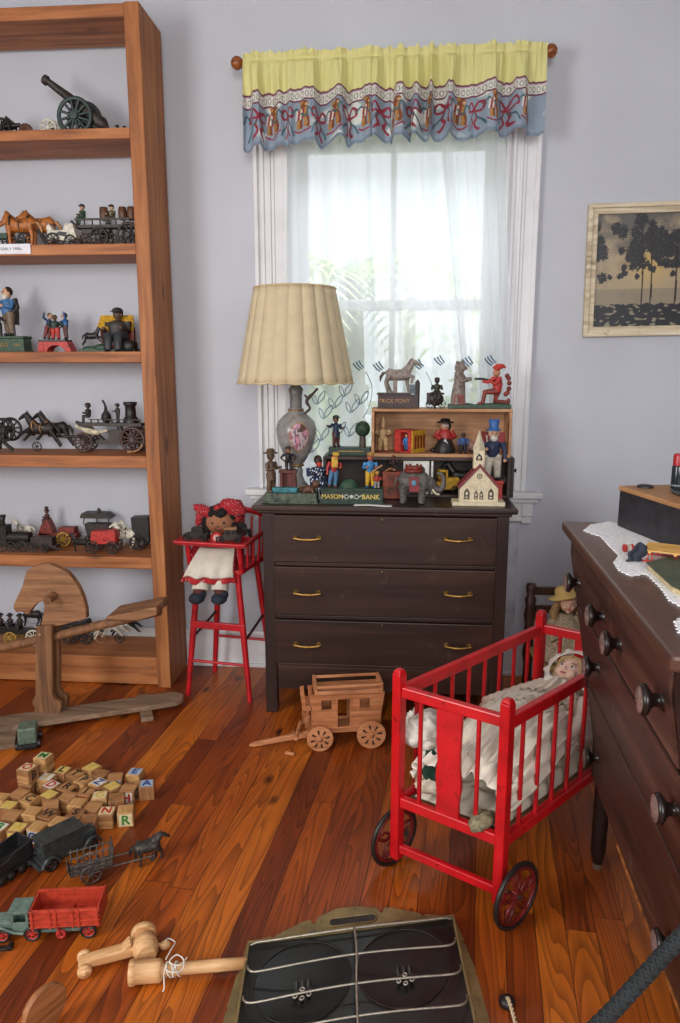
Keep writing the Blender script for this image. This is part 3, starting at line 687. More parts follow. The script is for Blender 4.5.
for v0, v1, vp in ((516.5, 564, 538.5), (568.5, 617.3, 593.5), (622, 666, 645.5)):
    z0, z1 = vz(v1), vz(v0); d = dpart('drawer', M_DK, (drx0, DF-.004, z0+.001), (drx1, -.14, z1-.001), .003)
    for uc in (307, 458.5):
        xc, zc = atY(uc, vp+(1.5 if uc > 400 else 0), DF-.02).x-do.x, atY(uc, vp+(1.5 if uc > 400 else 0), DF-.02).z
        m = MB().m(M_BRASS); yb = DF-.004-do.y
        for sg in (-1, 1): m.lathe([(.011, 0), (.011, .003), (.006, .006), (.005, .016), (.008, .02), (0, .023)], (xc+sg*.047, yb, zc), 12, rot=(PI/2,0,0))
        m.tube(spline([(xc-.055, yb-.016, zc), (xc-.03, yb-.021, zc-.003), (xc, yb-.025, zc-.004), (xc+.03, yb-.021, zc-.003), (xc+.055, yb-.016, zc)], 4), .0052, 8)
        m.sph((xc, yb-.024, zc-.004), (.02, .005, .006)); m.build('handle', d)
    m = MB().m(paint('#1d1512', .4, .1, 40)); kx, kz, ky = atY(382, v0+3.5, DF).x-do.x, atY(382, v0+3.5, DF).z, DF-.004-do.y
    m.prism([(kx-.009, kz), (kx-.004, kz+.009), (kx+.004, kz+.009), (kx+.009, kz), (kx+.005, kz-.009), (kx, kz-.013), (kx-.005, kz-.009)], ky-.0015, ky); m.m(M_BRASS).torus((kx, ky-.0015, kz+.002), .003, .0008, 'y', 12, 5); m.build('keyhole_plate', d)

# ================================================================ dark dresser along the right
O_R = Vector((.572, -1.375, 0)); RZ_R = R(-2.8)
rd = thing('dresser', 'large dark dresser with round knobs along the right, swelling out towards its top', 'dresser', O_R, RZ_R)
RH = 1.035; LN = .96; DD = .52
def fx_(z): return 0.0 if z < .4 else -.095*min(1, (z-.4)/.55)     # face of the case, local x (0 at the foot)
M_RD = wood('#452a22', '#2a1914', '#5f4034', .9, 'y', .45, scuff='#7d665a', bump=.1); M_RDZ = wood('#33201c', '#211513', '#43302b', .8, 'z', .5, scuff='#4c3c36', bump=.1)
M_RTOP = wood('#54372b', '#37241c', '#6b4a3a', .8, 'y', .36, scuff='#856a5c', bump=.08)
zs = [.29, .4, .55, .7, .85, .985]
# body: shaped case (thick board faces), top, legs
def shell(m, y0, y1, za, zb, t=.02, off=0.0):
    """a board following the swelling face from y0 to y1 (negative = towards the viewer)"""
    zz = [za]+[q for q in (.4, .5, .6, .7, .8, .9, .95) if za < q < zb]+[zb]; V = []
    for z in zz:
        for x in (fx_(z)-off, fx_(z)-off+t):
            for y in (y0, y1): V.append((x, y, z))
    F = []; n = len(zz)
    for i in range(n-1):
        a = i*4; b = a+4
        F += [(a+1, a, b, b+1), (a+2, a+3, b+3, b+2), (a, a+2, b+2, b), (a+3, a+1, b+1, b+3)]
    F += [(0, 1, 3, 2), ((n-1)*4+1, (n-1)*4, (n-1)*4+2, (n-1)*4+3)]
    return m.add(V, F)
m = MB().m(M_RDZ)
prof = [(fx_(z)+.012, z) for z in (.29, .4, .5, .6, .7, .8, .9, .95, RH-.03)]+[(DD, RH-.03), (DD, .29)]
m.prism(prof, -LN+.012, -.03); m.build('case', rd, bevel=.004)
m = MB().m(M_RTOP); m.box2((-.125, -LN-.01, RH-.028), (DD+.02, .005, RH)); m.build('top', rd, bevel=.007)
for y in (-.06, -LN+.0): 
    for x in (.0, DD-.055):
        m = MB().m(paint('#241714', .45, .15, 20)); yy = y+.03 if y > -.5 else y+.03
        m.tube([(x+.028, yy, .34), (x+.028, yy, .22), (x+.028, yy, .1), (x+.028, yy, .06), (x+.028, yy, .018)], [.024, .023, .022, .022, .015], 8)
        m.m(paint('#6d5a4c', .6)).cyl((x+.028, yy, .02), (x+.028, yy, 0), .013); m.build('leg', rd)
m = MB().m(M_RDZ); shell(m, -.045, 0.0, .29, RH-.03, .05, .004); m.build('corner_post', rd, bevel=.006)
m = MB().m(M_RDZ); shell(m, -LN, -LN+.045, .29, RH-.03, .05, .004); m.build('corner_post', rd, bevel=.006)
def knob(m, y, z, r=.026):
    x = fx_(z)-.006; m.m(paint('#1f1614', .3, .1, 30)); m.lathe([(.02, 0), (.019, .004), (.011, .009), (.011, .02), (.018, .026), (r, .031), (r*1.02, .036), (r*.9, .041), (0, .044)], (x+.004, y, z), 20, rot=(0, -PI/2, 0))
    m.m(paint('#7d6862', .25, .2, 90)).lathe([(r*.86, .0415), (r*.5, .0445), (0, .0455)], (x+.004, y, z), 20, rot=(0, -PI/2, 0))
DRW = [(.82, .985, [(-.05, -.49), (-.50, -.91)]), (.60, .81, [(-.05, -.91)]), (.3, .59, [(-.05, -.91)])]
KN = {0: [(-.125, .897), (-.415, .905), (-.57, .9), (-.86, .915)], 1: [(-.27, .725), (-.885, .735)], 2: [(-.09, .385), (-.77, .385)]}
ki = 0
for ri, (za, zb, spans) in enumerate(DRW):
    for (ya, yb) in spans:
        m = MB().m(M_RD); shell(m, yb, ya, za, zb, .03, .008); d = m.build('drawer', rd, bevel=.004)
        for (y, z) in KN[ri]:
            if yb < y < ya: mk_ = MB(); knob(mk_, y, z); mk_.build('knob', d)
m = MB().m(paint('#a8672f', .6, .3, 40)); shell(m, -.90, -.35, .293, .299, .02, .0095); m.build('worn_edge', rd)
def rdw(x, y, z=RH):   # dresser-local to world
    return rd.matrix_basis @ Vector((x, y, z))
rd.rotation_euler = (0, 0, RZ_R); bpy.context.view_layer.update()

# ================================================================ red crib on wheels
M_RED = paint('#c3141c', .32, .1, 14, worn='#7c0d12'); M_RED2 = paint('#b8121b', .35, .1, 14)
P1 = Vector((.008, -1.475, 0)); P2 = Vector((.281, -1.638, 0)); P3 = Vector((.492, -.935, 0))
cs, ct = P2-P1, P3-P1
cr_ = thing('doll_crib', 'bright red wooden doll crib with spindle sides on two wheels', 'crib', P1)
def cq(s, t, z): return cs*s+ct*t+Vector((0,0,z))
sa = math.atan2(cs.y, cs.x); ta = math.atan2(ct.y, ct.x)
PT = .622
def post(s, t, z0, z1):
    m = MB().m(M_RED); c = cq(s, t, 0); m.box((c.x, c.y, (z0+z1)/2), (.03, .03, z1-z0), (0,0,ta)); m.box((c.x, c.y, z1+.006), (.03, .03, .012), (0,0,ta), .6); return m.build('post', cr_, bevel=.004)
post(0, 0, .05, PT); post(1, 0, .05, PT); post(0, 1, .05, PT); post(1, 1, .05, PT)
def bar(name, a, b, w_, h_, n_mat=M_RED):
    m = MB().m(n_mat); d = b-a; L_ = d.length; m.push(a, (0, -math.asin(d.z/L_), math.atan2(d.y, d.x))); m.box2((0, -w_/2, -h_/2), (L_, w_/2, h_/2)); m.pop(); return m.build(name, cr_, bevel=.004)
ZR, ZB = .575, .235
for t in (0, 1):
    bar('rail', cq(.04, t, ZR-.005), cq(.96, t, ZR-.005), .022, .032); bar('rail', cq(.04, t, ZB), cq(.96, t, ZB), .022, .032)
    for s in (.22, .76) if t == 0 else (.22, .76):
        m = MB().m(M_RED2).cyl(cq(s, t, ZB), cq(s, t, ZR-.01), .0065, seg=10); m.build('spindle', cr_)
    m = MB().m(M_RED); m.push(cq(0, t, 0), (0, 0, sa)); Ls = cs.length; q = [.40, .40, .62, .62]
    pts = [(Ls*.38, ZR-.015), (Ls*.385, .46), (Ls*.40, .41), (Ls*.385, .36), (Ls*.40, .30), (Ls*.39, ZB-.014), (Ls*.62, ZB-.014), (Ls*.61, .29), (Ls*.63, .34), (Ls*.615, .39), (Ls*.61, .44), (Ls*.62, ZR-.015)]
    m.prism(pts, -.009, .005); m.pop(); m.build('headboard_slat', cr_, bevel=.003)
for s in (0, 1):
    bar('rail', cq(s, .02, ZR-.01), cq(s, .98, ZR-.01), .022, .034); bar('rail', cq(s, .02, ZB-.005), cq(s, .98, ZB-.005), .022, .032)
    for k in range(8):
        t = .105+k*.113; m = MB().m(M_RED2).cyl(cq(s, t, ZB), cq(s, t, ZR-.015), .0065, seg=10); m.build('spindle', cr_)
bar('stretcher', cq(.03, 0, .085), cq(.97, 0, .085), .018, .026)
m = MB().m(wood('#7a5a3c', '#4c3520', None, 2, 'x')); m.add([cq(.05, .03, .222), cq(.95, .03, .222), cq(.95, .97, .222), cq(.05, .97, .222), cq(.05, .03, .236), cq(.95, .03, .236), cq(.95, .97, .236), cq(.05, .97, .236)], [(3,2,1,0), (4,5,6,7), (0,1,5,4), (1,2,6,5), (2,3,7,6), (3,0,4,7)]); m.build('bottom_board', cr_)
for s, sg in ((0, -1), (1, 1)):
    m = MB(); c = cq(s, 0, .092)+(ct.normalized()*.03-cs.normalized()*.032 if s == 0 else cs.normalized()*.048); m.push(c, (0, 0, sa-R(14))); rr = .092
    m.m(paint('#2a2422', .4, .1, 30, metal=.3)).torus((0,0,0), rr-.006, .007, 'x', 40, 8); m.m(paint('#6a1a18', .4, .2, 30)).torus((0,0,0), rr-.017, .006, 'x', 36, 6); m.cyl((-.008,0,0), (.008,0,0), .017, seg=14)
    for k in range(5):
        a = 2*PI*k/5+.3; d = Vector((0, math.cos(a), math.sin(a))); e = Vector((0, -math.sin(a), math.cos(a)))
        m.tube(spline([d*.012, d*.04+e*.012, d*.062+e*.006, d*.078-e*.004], 4), .0055, 6); m.tube(spline([d*.012, d*.04-e*.012, d*.062-e*.006, d*.078+e*.004], 4), .0045, 6)
    m.m(paint('#5c4a40', .4, .1, 30, metal=.5)).cyl((-.012,0,0), (.012,0,0), .008, seg=10); m.pop(); m.build('wheel', cr_)
for a_, b_ in ((cq(0, 0, .092)-cs.normalized()*.04+ct.normalized()*.03, cq(.08, 0, .092)+ct.normalized()*.012), (cq(.95, 0, .092), cq(1, 0, .092)+cs.normalized()*.06)): MB().m(paint('#3a302c', .4, .1, 30, metal=.5)).cyl(a_, b_, .005).build('axle', cr_)

# ================================================================ red doll high chair
FLh, FRh = atZ(188, 695), atZ(250, 702); fw_ = (FRh-FLh); fw_.z = 0; ang = math.atan2(fw_.y, fw_.x)
hc = thing('doll_high_chair', 'red wooden doll high chair between the bookshelf and the chest of drawers', 'high chair', (FLh+FRh)/2, 0)
M_HR = paint('#b3161f', .4, .12, 20)
bk = Vector((.055, .27, 0)); hw = fw_/2
def hq(s, t, z, sp=1.0): # s -1..1 across, t 0..1 back; sp spread
    return hw*s*sp + bk*t + Vector((0,0,z))
zseat = .575
def hleg(s, t, sp=.62, lean=.12):
    m = MB().m(M_HR); top = hq(s*sp, .5+(t-.5)*(1-2*lean), zseat); m.tube([hq(s, t, 0), hq(s, t, 0).lerp(top, .5), top], [.011, .014, .013], 10); m.build('leg', hc); return hq(s, t, 0), top
LG = {(s, t): hleg(s, t) for s in (-1, 1) for t in (0, 1)}
def on(s, t, z): a, b = LG[(s, t)]; return a.lerp(b, z/zseat)
def rung(a, b, r): MB().m(M_HR).cyl(a, b, r, seg=8).build('rung', hc)
rung(on(-1,0,.165), on(1,0,.165), .007); rung(on(-1,1,.19), on(1,1,.19), .007)
m = MB().m(M_HR); a, b = on(-1,0,.335), on(1,0,.335); d = b-a; m.push(a, (0, 0, ang)); m.box2((-.012, -.012, -.016), (d.length+.012, .004, .016)); m.pop(); m.build('footrest', hc, bevel=.003)
for s in (-1, 1): MB().m(paint('#3a2220', .5)).cyl(on(s,0,.27), on(s,1,.32), .006, seg=8).build('side_brace', hc)
m = MB().m(M_HR); q = [hq(-.78, .02, 0), hq(.82, .02, 0), hq(.82, .98, 0), hq(-.78, .98, 0)]
m.add([v+Vector((0,0,zseat)) for v in q]+[v+Vector((0,0,zseat+.02)) for v in q], [(3,2,1,0), (4,5,6,7), (0,1,5,4), (1,2,6,5), (2,3,7,6), (3,0,4,7)]); m.build('seat', hc, bevel=.004)
ZT = .722
for s in (-1, 1):
    m = MB().m(M_HR); m.cyl(hq(s*.8, .06, zseat+.01), hq(s*.8, -.02, ZT), .012, seg=10); m.build('arm_post', hc)
    m = MB().m(M_HR); m.tube(spline([hq(s*.8, -.02, ZT-.01), hq(s*.86, .5, ZT-.012), hq(s*.84, 1.02, ZT-.01)], 5), .011, 10); m.build('arm', hc)
    for k in range(3): MB().m(M_HR).cyl(hq(s*.8, .28+k*.22, zseat+.01), hq(s*.85, .26+k*.24, ZT-.014), .0055, seg=8).build('spindle', hc)
for k in range(6):
    s = -.68+k*.27; MB().m(M_HR).cyl(hq(s, .95, zseat+.01), hq(s*.98, 1.02, .78), .0055, seg=8).build('spindle', hc)
for s in (-1, 1): MB().m(M_HR).cyl(hq(s*.8, .95, zseat+.01), hq(s*.86, 1.02, .79), .011, seg=8).build('back_post', hc)
m = MB().m(M_HR); m.tube(spline([hq(-.88, 1.02, .785), hq(-.4, 1.05, .80), hq(.05, 1.06, .805), hq(.45, 1.05, .80), hq(.88, 1.02, .785)], 5), .014, 8, flat=.7); m.build('top_rail', hc)
m = MB().m(M_HR); ty0, ty1 = -.36, .12
q = [hq(-.86, ty0, 0), hq(1.24, ty0, 0), hq(1.16, ty1, 0), hq(-.86, ty1, 0)]
m.add([v+Vector((0,0,ZT)) for v in q]+[v+Vector((0,0,ZT+.012)) for v in q], [(3,2,1,0), (4,5,6,7), (0,1,5,4), (1,2,6,5), (2,3,7,6), (3,0,4,7)])
for a, b in zip(q, q[1:]+q[:1]): m.cyl(a+Vector((0,0,ZT+.012)), b+Vector((0,0,ZT+.012)), .007, seg=8)
m.build('tray', hc, bevel=.002)

# ================================================================ rocking seesaw with a wooden horse head
SY_ = -.62
M_OLD = wood('#8c6140', '#5c3c24', '#a67c54', 1.6, 'x', .7, scuff='#6a4c34'); M_OLDZ = wood('#7f5736', '#563722', '#976c47', 1.6, 'z', .7); M_GREY = wood('#80664f', '#5b4635', '#9a806a', 1.4, 'x', .8, scuff='#5d4a3a')
sb = atZ(52, 722); see = thing('horse_seesaw', 'weathered wooden seesaw with a flat horse head, in front of the bookshelf', 'seesaw', (sb.x, SY_, 0))
def sw(u, v, Y=SY_): p = atY(u, v, Y); return (p.x-sb.x, p.z)
hd_px = [(42,563.5),(34,566),(28.5,570),(26,576.5),(24,585),(19,596),(15.5,603),(15,607),(18,611.5),(22,610.5),(25,611.5),(27.5,613.2),(30.5,613),(33.5,608),(38,603),(45,599.6),(46,606),(44.5,616),(42,625),(46,628),(60,625),(75,621),(88,617.5),(87.5,608),(85,598),(80,586),(74,577.5),(68,571),(58,566),(50,563)]
m = MB().m(M_OLD).prism([sw(*p) for p in hd_px], -.016, .016); hdo = m.build('horse_head', see, bevel=.004)
hx, hz_ = sw(55.5, 594); MB().m(M_OLDZ).cyl((hx, -.075, hz_-.005), (hx, .075, hz_+.005), .017, seg=14).build('handle_peg', see)
a, b = sw(-60, 655), sw(163, 607); m = MB().m(M_OLDZ); ax, az = sw(-60, 658); bx_, bz_ = sw(160, 611)
m.tube([(ax, 0, az-.01), ((ax+bx_)/2, 0, (az+bz_)/2-.012), (bx_, 0, bz_)], .019, 10, flat=1.3); m.build('beam', see)
m = MB().m(M_OLD); pts = [sw(114, 610), sw(163.5, 600), sw(164.5, 608), sw(145, 613.5), sw(116, 613.5)]; m.prism(pts, -.09, .06); m.build('seat', see, bevel=.005)
m = MB().m(M_OLD); pts = [sw(-75, 655), sw(-40, 648), sw(-38, 655), sw(-74, 664)]; m.prism(pts, -.09, .06); m.build('seat', see, bevel=.005)
pp = [(41,623),(57,622),(57.5,690),(60,695),(65.5,698),(66,703),(62,716),(60,722),(37,723),(38,712),(40,704),(37,697),(40.5,690)]
for dy in (-.034, .028):
    m = MB().m(M_OLDZ).prism([sw(*p) for p in pp], dy-.012, dy+.012); m.build('post', see, bevel=.004)
hx, hz_ = sw(45.5, 631); MB().m(paint('#a08060', .5, .1, 30, metal=.3)).sph((hx, -.048, hz_), (.008, .005, .008)).build('bolt', see)
# base plank on the floor, slightly askew, with cross feet
ba, bb = atZ(-70, 742), atZ(184, 704); d = bb-ba; an = math.atan2(d.y, d.x); L_ = d.length
m = MB().m(M_GREY); m.push((ba.x-sb.x, ba.y-SY_, 0), (0, 0, an)); n = 8
out = [(0, -.055), (L_-.06, -.055)]+[(L_-.06+.06*math.sin(PI*k/n), -.055*math.cos(PI*k/n)) for k in range(1, n)]+[(L_-.06, .055), (0, .055)]
m.add([(x, y, .02) for x, y in out]+[(x, y, .042) for x, y in out], [tuple(range(len(out)))[::-1], tuple(range(len(out), 2*len(out)))]+[(i, (i+1) % len(out), (i+1) % len(out)+len(out), i+len(out)) for i in range(len(out))]); m.pop(); m.build('base_plank', see, bevel=.003)
for u, v, sx_ in ((145, 709, .05), (-60, 745, .05), (8, 735, .07)):
    p = atZ(u, v); m = MB().m(M_GREY); m.push((p.x-sb.x, p.y-SY_, 0), (0, 0, an)); m.box2((-sx_/2, -.125, 0), (sx_/2, .115, .0195)); m.pop(); m.build('cross_foot', see, bevel=.003)
# ================================================================ toys on the bookshelf
IRON = paint('#2b2725', .5, .3, 120, metal=.35, worn='#5a4c40'); IRON2 = paint('#3b3330', .5, .25, 90, metal=.3, worn='#6d5a46'); GUN = paint('#3e4a48', .5, .2, 90, metal=.3)
BRN = paint('#5b3a26', .5, .25, 80); RUST = paint('#7a2f22', .5, .3, 80, worn='#3c1f19'); REDP = paint('#b8322a', .5, .2, 80, worn='#6b231d'); GOLD = paint('#b08a3a', .5, .2, 80)
WHT = paint('#cfc9b8', .5, .15, 80, worn='#6f675c'); GRN = paint('#2f4a36', .5, .25, 80, worn='#56584a'); YEL = paint('#c79a2c', .5, .2, 80, worn='#7a5a26'); BLK = paint('#1d1b1b', .45, .3, 100)
TAN = paint('#a5774a', .5, .2, 80); ORG = paint('#a9632a', .45, .25, 70, worn='#5c3418')
TS = 'cast iron toys on the bookshelf'
def shy(i): return SHZ[i]+.0005
def wheels(T, lst, mat, parent=None, n=8):
    """lst of (x, z, radius[, y])"""
    for q in lst:
        x, z, r_ = q[:3]; y = q[3] if len(q) > 3 else -4
        m = T.mb().m(mat).wheel((x, y, z), r_, n, t=max(.6, r_*.12)); T.part('wheel', m, parent)
def part(T, name, mat, fn, **kw):
    m = T.mb().m(mat); fn(m); return T.part(name, m, **kw)
# --- top shelf
T = Toy('toy_cannon', 'big toy cannon with grey spoked wheels, barrel pointing up left', 'cannon', 80, -.17, shy(0), None)
wheels(T, [(-1, 18.4, 18.4, -7)], GUN, n=12); wheels(T, [(3, 18.4, 18.4, 7)], GUN, n=12)
part(T, 'axle', IRON, lambda m: m.cyl((1, -9, 18.4), (1, 9, 18.4), 2.2))
part(T, 'barrel', IRON2, lambda m: m.tube([(-33, 0, 55), (-30, 0, 53), (-29, 0, 52.5), (-12, 0, 40), (8, 0, 25), (24, 0, 12), (27, 0, 10), (30, 0, 8)], [4.5, 4.8, 3.2, 4.2, 5.4, 6.4, 4, 1.5], 16))
part(T, 'trail', IRON, lambda m: m.tube([(0, -2, 18), (14, -2, 11), (30, -2, 2.4)], [3, 3, 2.2], 8).tube([(0, 2, 18), (14, 2, 11), (30, 2, 2.4)], [3, 3, 2.2], 8))
T = Toy('toy_gunner', 'pair of tiny dark soldiers crouched at the trail end of the big cannon', 'figurine', 119, -.15, shy(0))
part(T, 'soldiers', IRON, lambda m: (fig(m, -1, 0, 0, 15, IRON, IRON, IRON, IRON, 'cap', face=-1, sit=True, hair=None, shoes=IRON), fig(m, 6, 1, 0, 14, IRON, IRON, IRON, IRON, 'cap', face=-1.2, sit=True, hair=None, shoes=IRON)))
T = Toy('toy_field_gun', 'small pale-spoked field gun just left of the big cannon', 'cannon', 50, -.17, shy(0))
wheels(T, [(0, 9, 9, -3), (2, 9, 9, 4)], WHT, n=10); part(T, 'barrel', IRON, lambda m: m.tube([(-3, 0, 10), (6, 0, 7), (13, 0, 2)], [1.5, 2, 1.2], 8))
T = Toy('toy_field_gun', 'small brown cannon with solid disc wheel, middle of the top shelf row', 'cannon', 28, -.17, shy(0))
part(T, 'wheel', BRN, lambda m: m.lathe([(7, -1), (7, 1), (5, 1.6), (2, 1.2), (1.6, 2.5), (0, 2.6)], (0, -3, 7), 20, rot=(PI/2, 0, 0))); part(T, 'barrel', IRON, lambda m: m.tube([(-6, 0, 6), (4, 0, 7), (12, 0, 3)], [1.5, 2.4, 1.2], 8)); part(T, 'trail', IRON, lambda m: m.tube([(0, 2, 6), (8, 2, 1.2)], 1.1, 6))
T = Toy('toy_field_gun', 'dark cannon with a diamond shield at the left end of the top shelf', 'cannon', 4, -.17, shy(0))
wheels(T, [(0, 10, 10, -4), (3, 10, 10, 4)], IRON, n=10)
part(T, 'shield', IRON, lambda m: m.box((5, 0, 16), (9, 2, 9), (0, R(40), 0))); part(T, 'barrel', IRON, lambda m: m.tube([(0, 0, 12), (10, 0, 13), (18, 0, 13.5)], [3, 2.4, 2], 10))
# --- second shelf
T = Toy('toy_horse_cart', 'brown cast iron horses pulling a dark green cart, left on the second shelf', 'toy cart', 30, -.17, shy(1))
def hz(m, *a, **k): horse(m, *a, **k)
m = T.mb(); horse(m, 10, 2, 1, 44, 'stand', ORG, TAN, -1, IRON2, .2); T.part('horse', m)
m = T.mb(); horse(m, -6, -4, 1, 42, 'stand', ORG, TAN, -1, IRON2, .3); T.part('horse', m)
wheels(T, [(-19, 8, 8), (-3, 8, 8)], IRON)
part(T, 'cart', GRN, lambda m: m.box2((-46, -6, 10), (-20, 6, 15)).box2((-46, -6, 15), (-28, -4, 22)).box2((-24, -1, 6), (-2, 1, 9)))
part(T, 'support', IRON, lambda m: m.tube([(12, -4, 18), (22, -4, 1)], 2, 6))
T = Toy('toy_wagon', 'small white two-seat wagon with black wheels on the second shelf', 'toy cart', 64, -.2, shy(1))
part(T, 'body', WHT, lambda m: m.prism([(-14, 8), (-15, 20), (-12, 22), (-8, 16), (2, 16), (4, 22), (12, 22), (15, 9), (8, 6)], -4, 4)); wheels(T, [(-9, 7, 7, -5.5), (9, 6, 6, -5.5), (-9, 7, 7, 5.5), (9, 6, 6, 5.5)], BLK)
part(T, 'side_panel', BLK, lambda m: m.prism([(-7, 12), (-2, 15), (6, 14), (4, 10)], -4.6, -4.1))
T = Toy('toy_dray_wagon', 'long dark dray wagon with barrels and two green-coated drivers, second shelf right', 'toy wagon', 106, -.16, shy(1))
part(T, 'frame', IRON2, lambda m: (m.box2((-28, -6, 19), (30, 6, 22)), m.box2((-22, -5, 14), (6, 5, 18)), m.tube([(-26, -5, 20), (-32, -5, 26)], 1.2, 6), [m.cyl((-26+i*8, -6, 22), (-26+i*8, -6, 27), .8, seg=6) for i in range(7)], m.box2((-28, -6.4, 26), (28, -5.6, 28))))
wheels(T, [(-4, 10, 10, -7), (26, 12, 12, -7), (-4, 10, 10, 7), (26, 12, 12, 7), (-18, 7, 7, -6), (8, 7, 7, -5)], IRON2)
part(T, 'undercarriage', BRN, lambda m: (m.tube([(-26, -3, 6), (-12, -3, 14), (0, -3, 8), (10, -3, 14)], 1.6, 6), m.box2((-24, -3, 4), (-6, 3, 7))))
for x, z, r_ in ((0, 27, 4.4), (19, 27, 4.2), (28, 27, 4.4)): part(T, 'barrel', BRN, lambda m: m.lathe([(r_*.85, 0), (r_, 4), (r_, 8), (r_*.85, 12), (0, 12)], (x, 0, z), 14))
m = T.mb(); fig(m, -22, 0, 22, 24, '#b58a6a', GRN, GRN, BLK, 'cap', face=-.6, sit=True, arms=('front', 'front')); T.part('driver', m)
m = T.mb(); fig(m, 8, 0, 22, 23, '#c0a080', '#5c5a3c', '#4a4a38', BLK, 'cap', face=-.4, sit=True, arms=('front', 'front')); T.part('driver', m)
# --- third shelf
T = Toy('mechanical_bank', 'green iron bank with a big bearded man in dark coat, third shelf left end', 'toy bank', 12, -.17, shy(2))
part(T, 'base', GRN, lambda m: (m.box2((-14, -8, 0), (17, 8, 13)), m.box2((-15, -9, 13), (17.5, 9, 15.5)), m.box2((-14, -9, 0), (18, 9, 2))), bevel=.4)
part(T, 'gilt_scroll', GOLD, lambda m: [m.torus((-10+i*4.5, -8.3, 7), 1.6, .35, 'y', 12, 5) for i in range(3)])
part(T, 'side_medallion', GOLD, lambda m: [m.torus((9+i*3.2, -8.3, 7), 1.1, .3, 'y', 12, 5) for i in range(2)])
m = T.mb(); fig(m, 0, 0, 15.5, 47, '#c99a78', '#3f6f9e', '#6c5b4a', None, face=-.7, arms=('front', 'front'), hair='#2b1d16', wide=1.25, beard='#d9d4c8', shoes=BLK); T.part('man', m)
m = T.mb().m(paint('#332b27', .5, .2, 50)).tube([(1, 3, 27), (2, 3, 38), (2, 3, 50)], [7, 7, 6], 10, flat=.6); m.tube([(7, 0, 51), (9.5, -1, 43), (5, -3, 37)], [3, 2.8, 2], 8); T.part('coat', m)
part(T, 'post', BLK, lambda m: m.cyl((7, -5, 15.5), (7, -5, 24), 1.1)); 
m = T.mb(); fig(m, -11, -2, 15.5, 26, '#3a2a22', '#26211f', '#26211f', None, face=.6, arms=('out', 'front')); T.part('small_figure', m)
T = Toy('mechanical_bank', 'red iron bank with three leaping boys above an arch, third shelf middle', 'toy bank', 57, -.17, shy(2))
part(T, 'base', REDP, lambda m: (m.prism([(-17, 0), (-15, 10), (14, 10), (18, 0), (12, 0)]+[(2+9*math.cos(a*PI/8), 6.5*math.sin(a*PI/8)) for a in range(1, 8)]+[(-7, 0)], -7, 7), m.box2((-13, -7.6, 0), (-10, 7, 8))), bevel=.3)
part(T, 'top_plate', BLK, lambda m: m.box2((-15, -7.5, 10), (13, 7.5, 12)))
m = T.mb(); fig(m, -10, 0, 12, 27, '#c49a7c', '#2f4a70', '#7a2a24', None, face=1.0, arms=('up', 'front'), lean=.25); T.part('boy', m)
m = T.mb(); fig(m, 0, 0, 12, 24, '#6a4a38', '#2d3c34', '#b0392c', None, face=0, arms=('hip', 'hip'), hair='#2d3c34', wide=1.4); T.part('boy', m)
m = T.mb(); fig(m, 11, 0, 12, 27, '#c49a7c', '#2f5f96', '#5c3a30', None, face=-1.0, arms=('front', 'up'), lean=-.25); T.part('boy', m)
T = Toy('mechanical_bank', 'iron bank of a seated man before a yellow-roofed hut with a leaping dog', 'toy bank', 112, -.17, shy(2))
part(T, 'base', GRN, lambda m: (m.box2((-31, -8, 0), (26, 8, 3)), m.sph((-8, -4, 4), (9, 5, 4)), m.sph((-22, -2, 3), (8, 5, 3))), bevel=.3)
part(T, 'hut_wall', RUST, lambda m: (m.box2((-12, 3, 3), (-10, 8, 24)), m.box2((20, 3, 3), (22, 8, 24)), m.box2((-12, 6, 3), (22, 8, 24))))
part(T, 'roof', YEL, lambda m: m.add([(-14, -2, 22), (24, -2, 22), (21, 7, 36), (-12, 7, 36), (-14, -1, 20.5), (24, -1, 20.5), (21, 9, 35), (-12, 9, 35)], [(0,1,2,3), (7,6,5,4), (0,4,5,1), (1,5,6,2), (2,6,7,3), (3,7,4,0)]))
m = T.mb(); fig(m, 8, 0, 0, 50, '#5a4a3c', '#3a3430', '#33363a', '#2a2725', 'cap', face=-.25, sit=True, arms=('front', 'front'), wide=1.5); T.part('man', m)
m = T.mb(); horse(m, -19, -2, 5, 19, 'gallop', BLK, BLK, 1); T.part('dog', m)
part(T, 'kettle', BLK, lambda m: m.lathe([(6, 0), (8, 4), (7.5, 9), (5, 11), (0, 11.5)], (20, -4, 0), 16))
# --- fourth shelf
T = Toy('toy_horse_cart', 'black gun carriage with a large spoked wheel, fourth shelf left end', 'toy cart', 6, -.17, shy(3))
wheels(T, [(2, 22, 12, -4), (5, 22, 12, 4)], IRON, n=10); part(T, 'body', IRON, lambda m: (m.box2((-14, -4, 12), (2, 4, 24)), m.tube([(-4, -3, 14), (4, -3, 6), (9, -3, 2.2)], 2, 6), m.tube([(-6, 3, 14), (-8, 3, 2.2)], 2, 6)))
T = Toy('toy_fire_engine', 'black steam fire engine drawn by two galloping black horses, fourth shelf', 'toy fire engine', 86, -.15, shy(3))
for i, (x, y) in enumerate(((-42, -5), (-33, 5))): m = T.mb(); horse(m, x, y, 3, 36, 'gallop', IRON, IRON, -1, TAN); T.part('horse', m)
part(T, 'small_wheel', IRON, lambda m: m.wheel((-50, -1, 5), 5, 6))
part(T, 'frame', IRON2, lambda m: (m.tube([(-38, 0, 16), (-20, 0, 15), (-5, 0, 15), (10, 0, 13)], 1.4, 6), m.box2((-4, -6, 26), (60, 6, 29)), m.tube([(-6, -5, 30), (4, -5, 26), (10, -5, 24)], 1.6, 6), m.box2((2, -3, 8), (60, 3, 12)), m.tube([(4, 0, 26), (20, 0, 10)], 2.4, 6), m.tube([(36, 0, 26), (40, 0, 10)], 3, 6), m.box2((26, -4, 10), (40, 4, 22))))
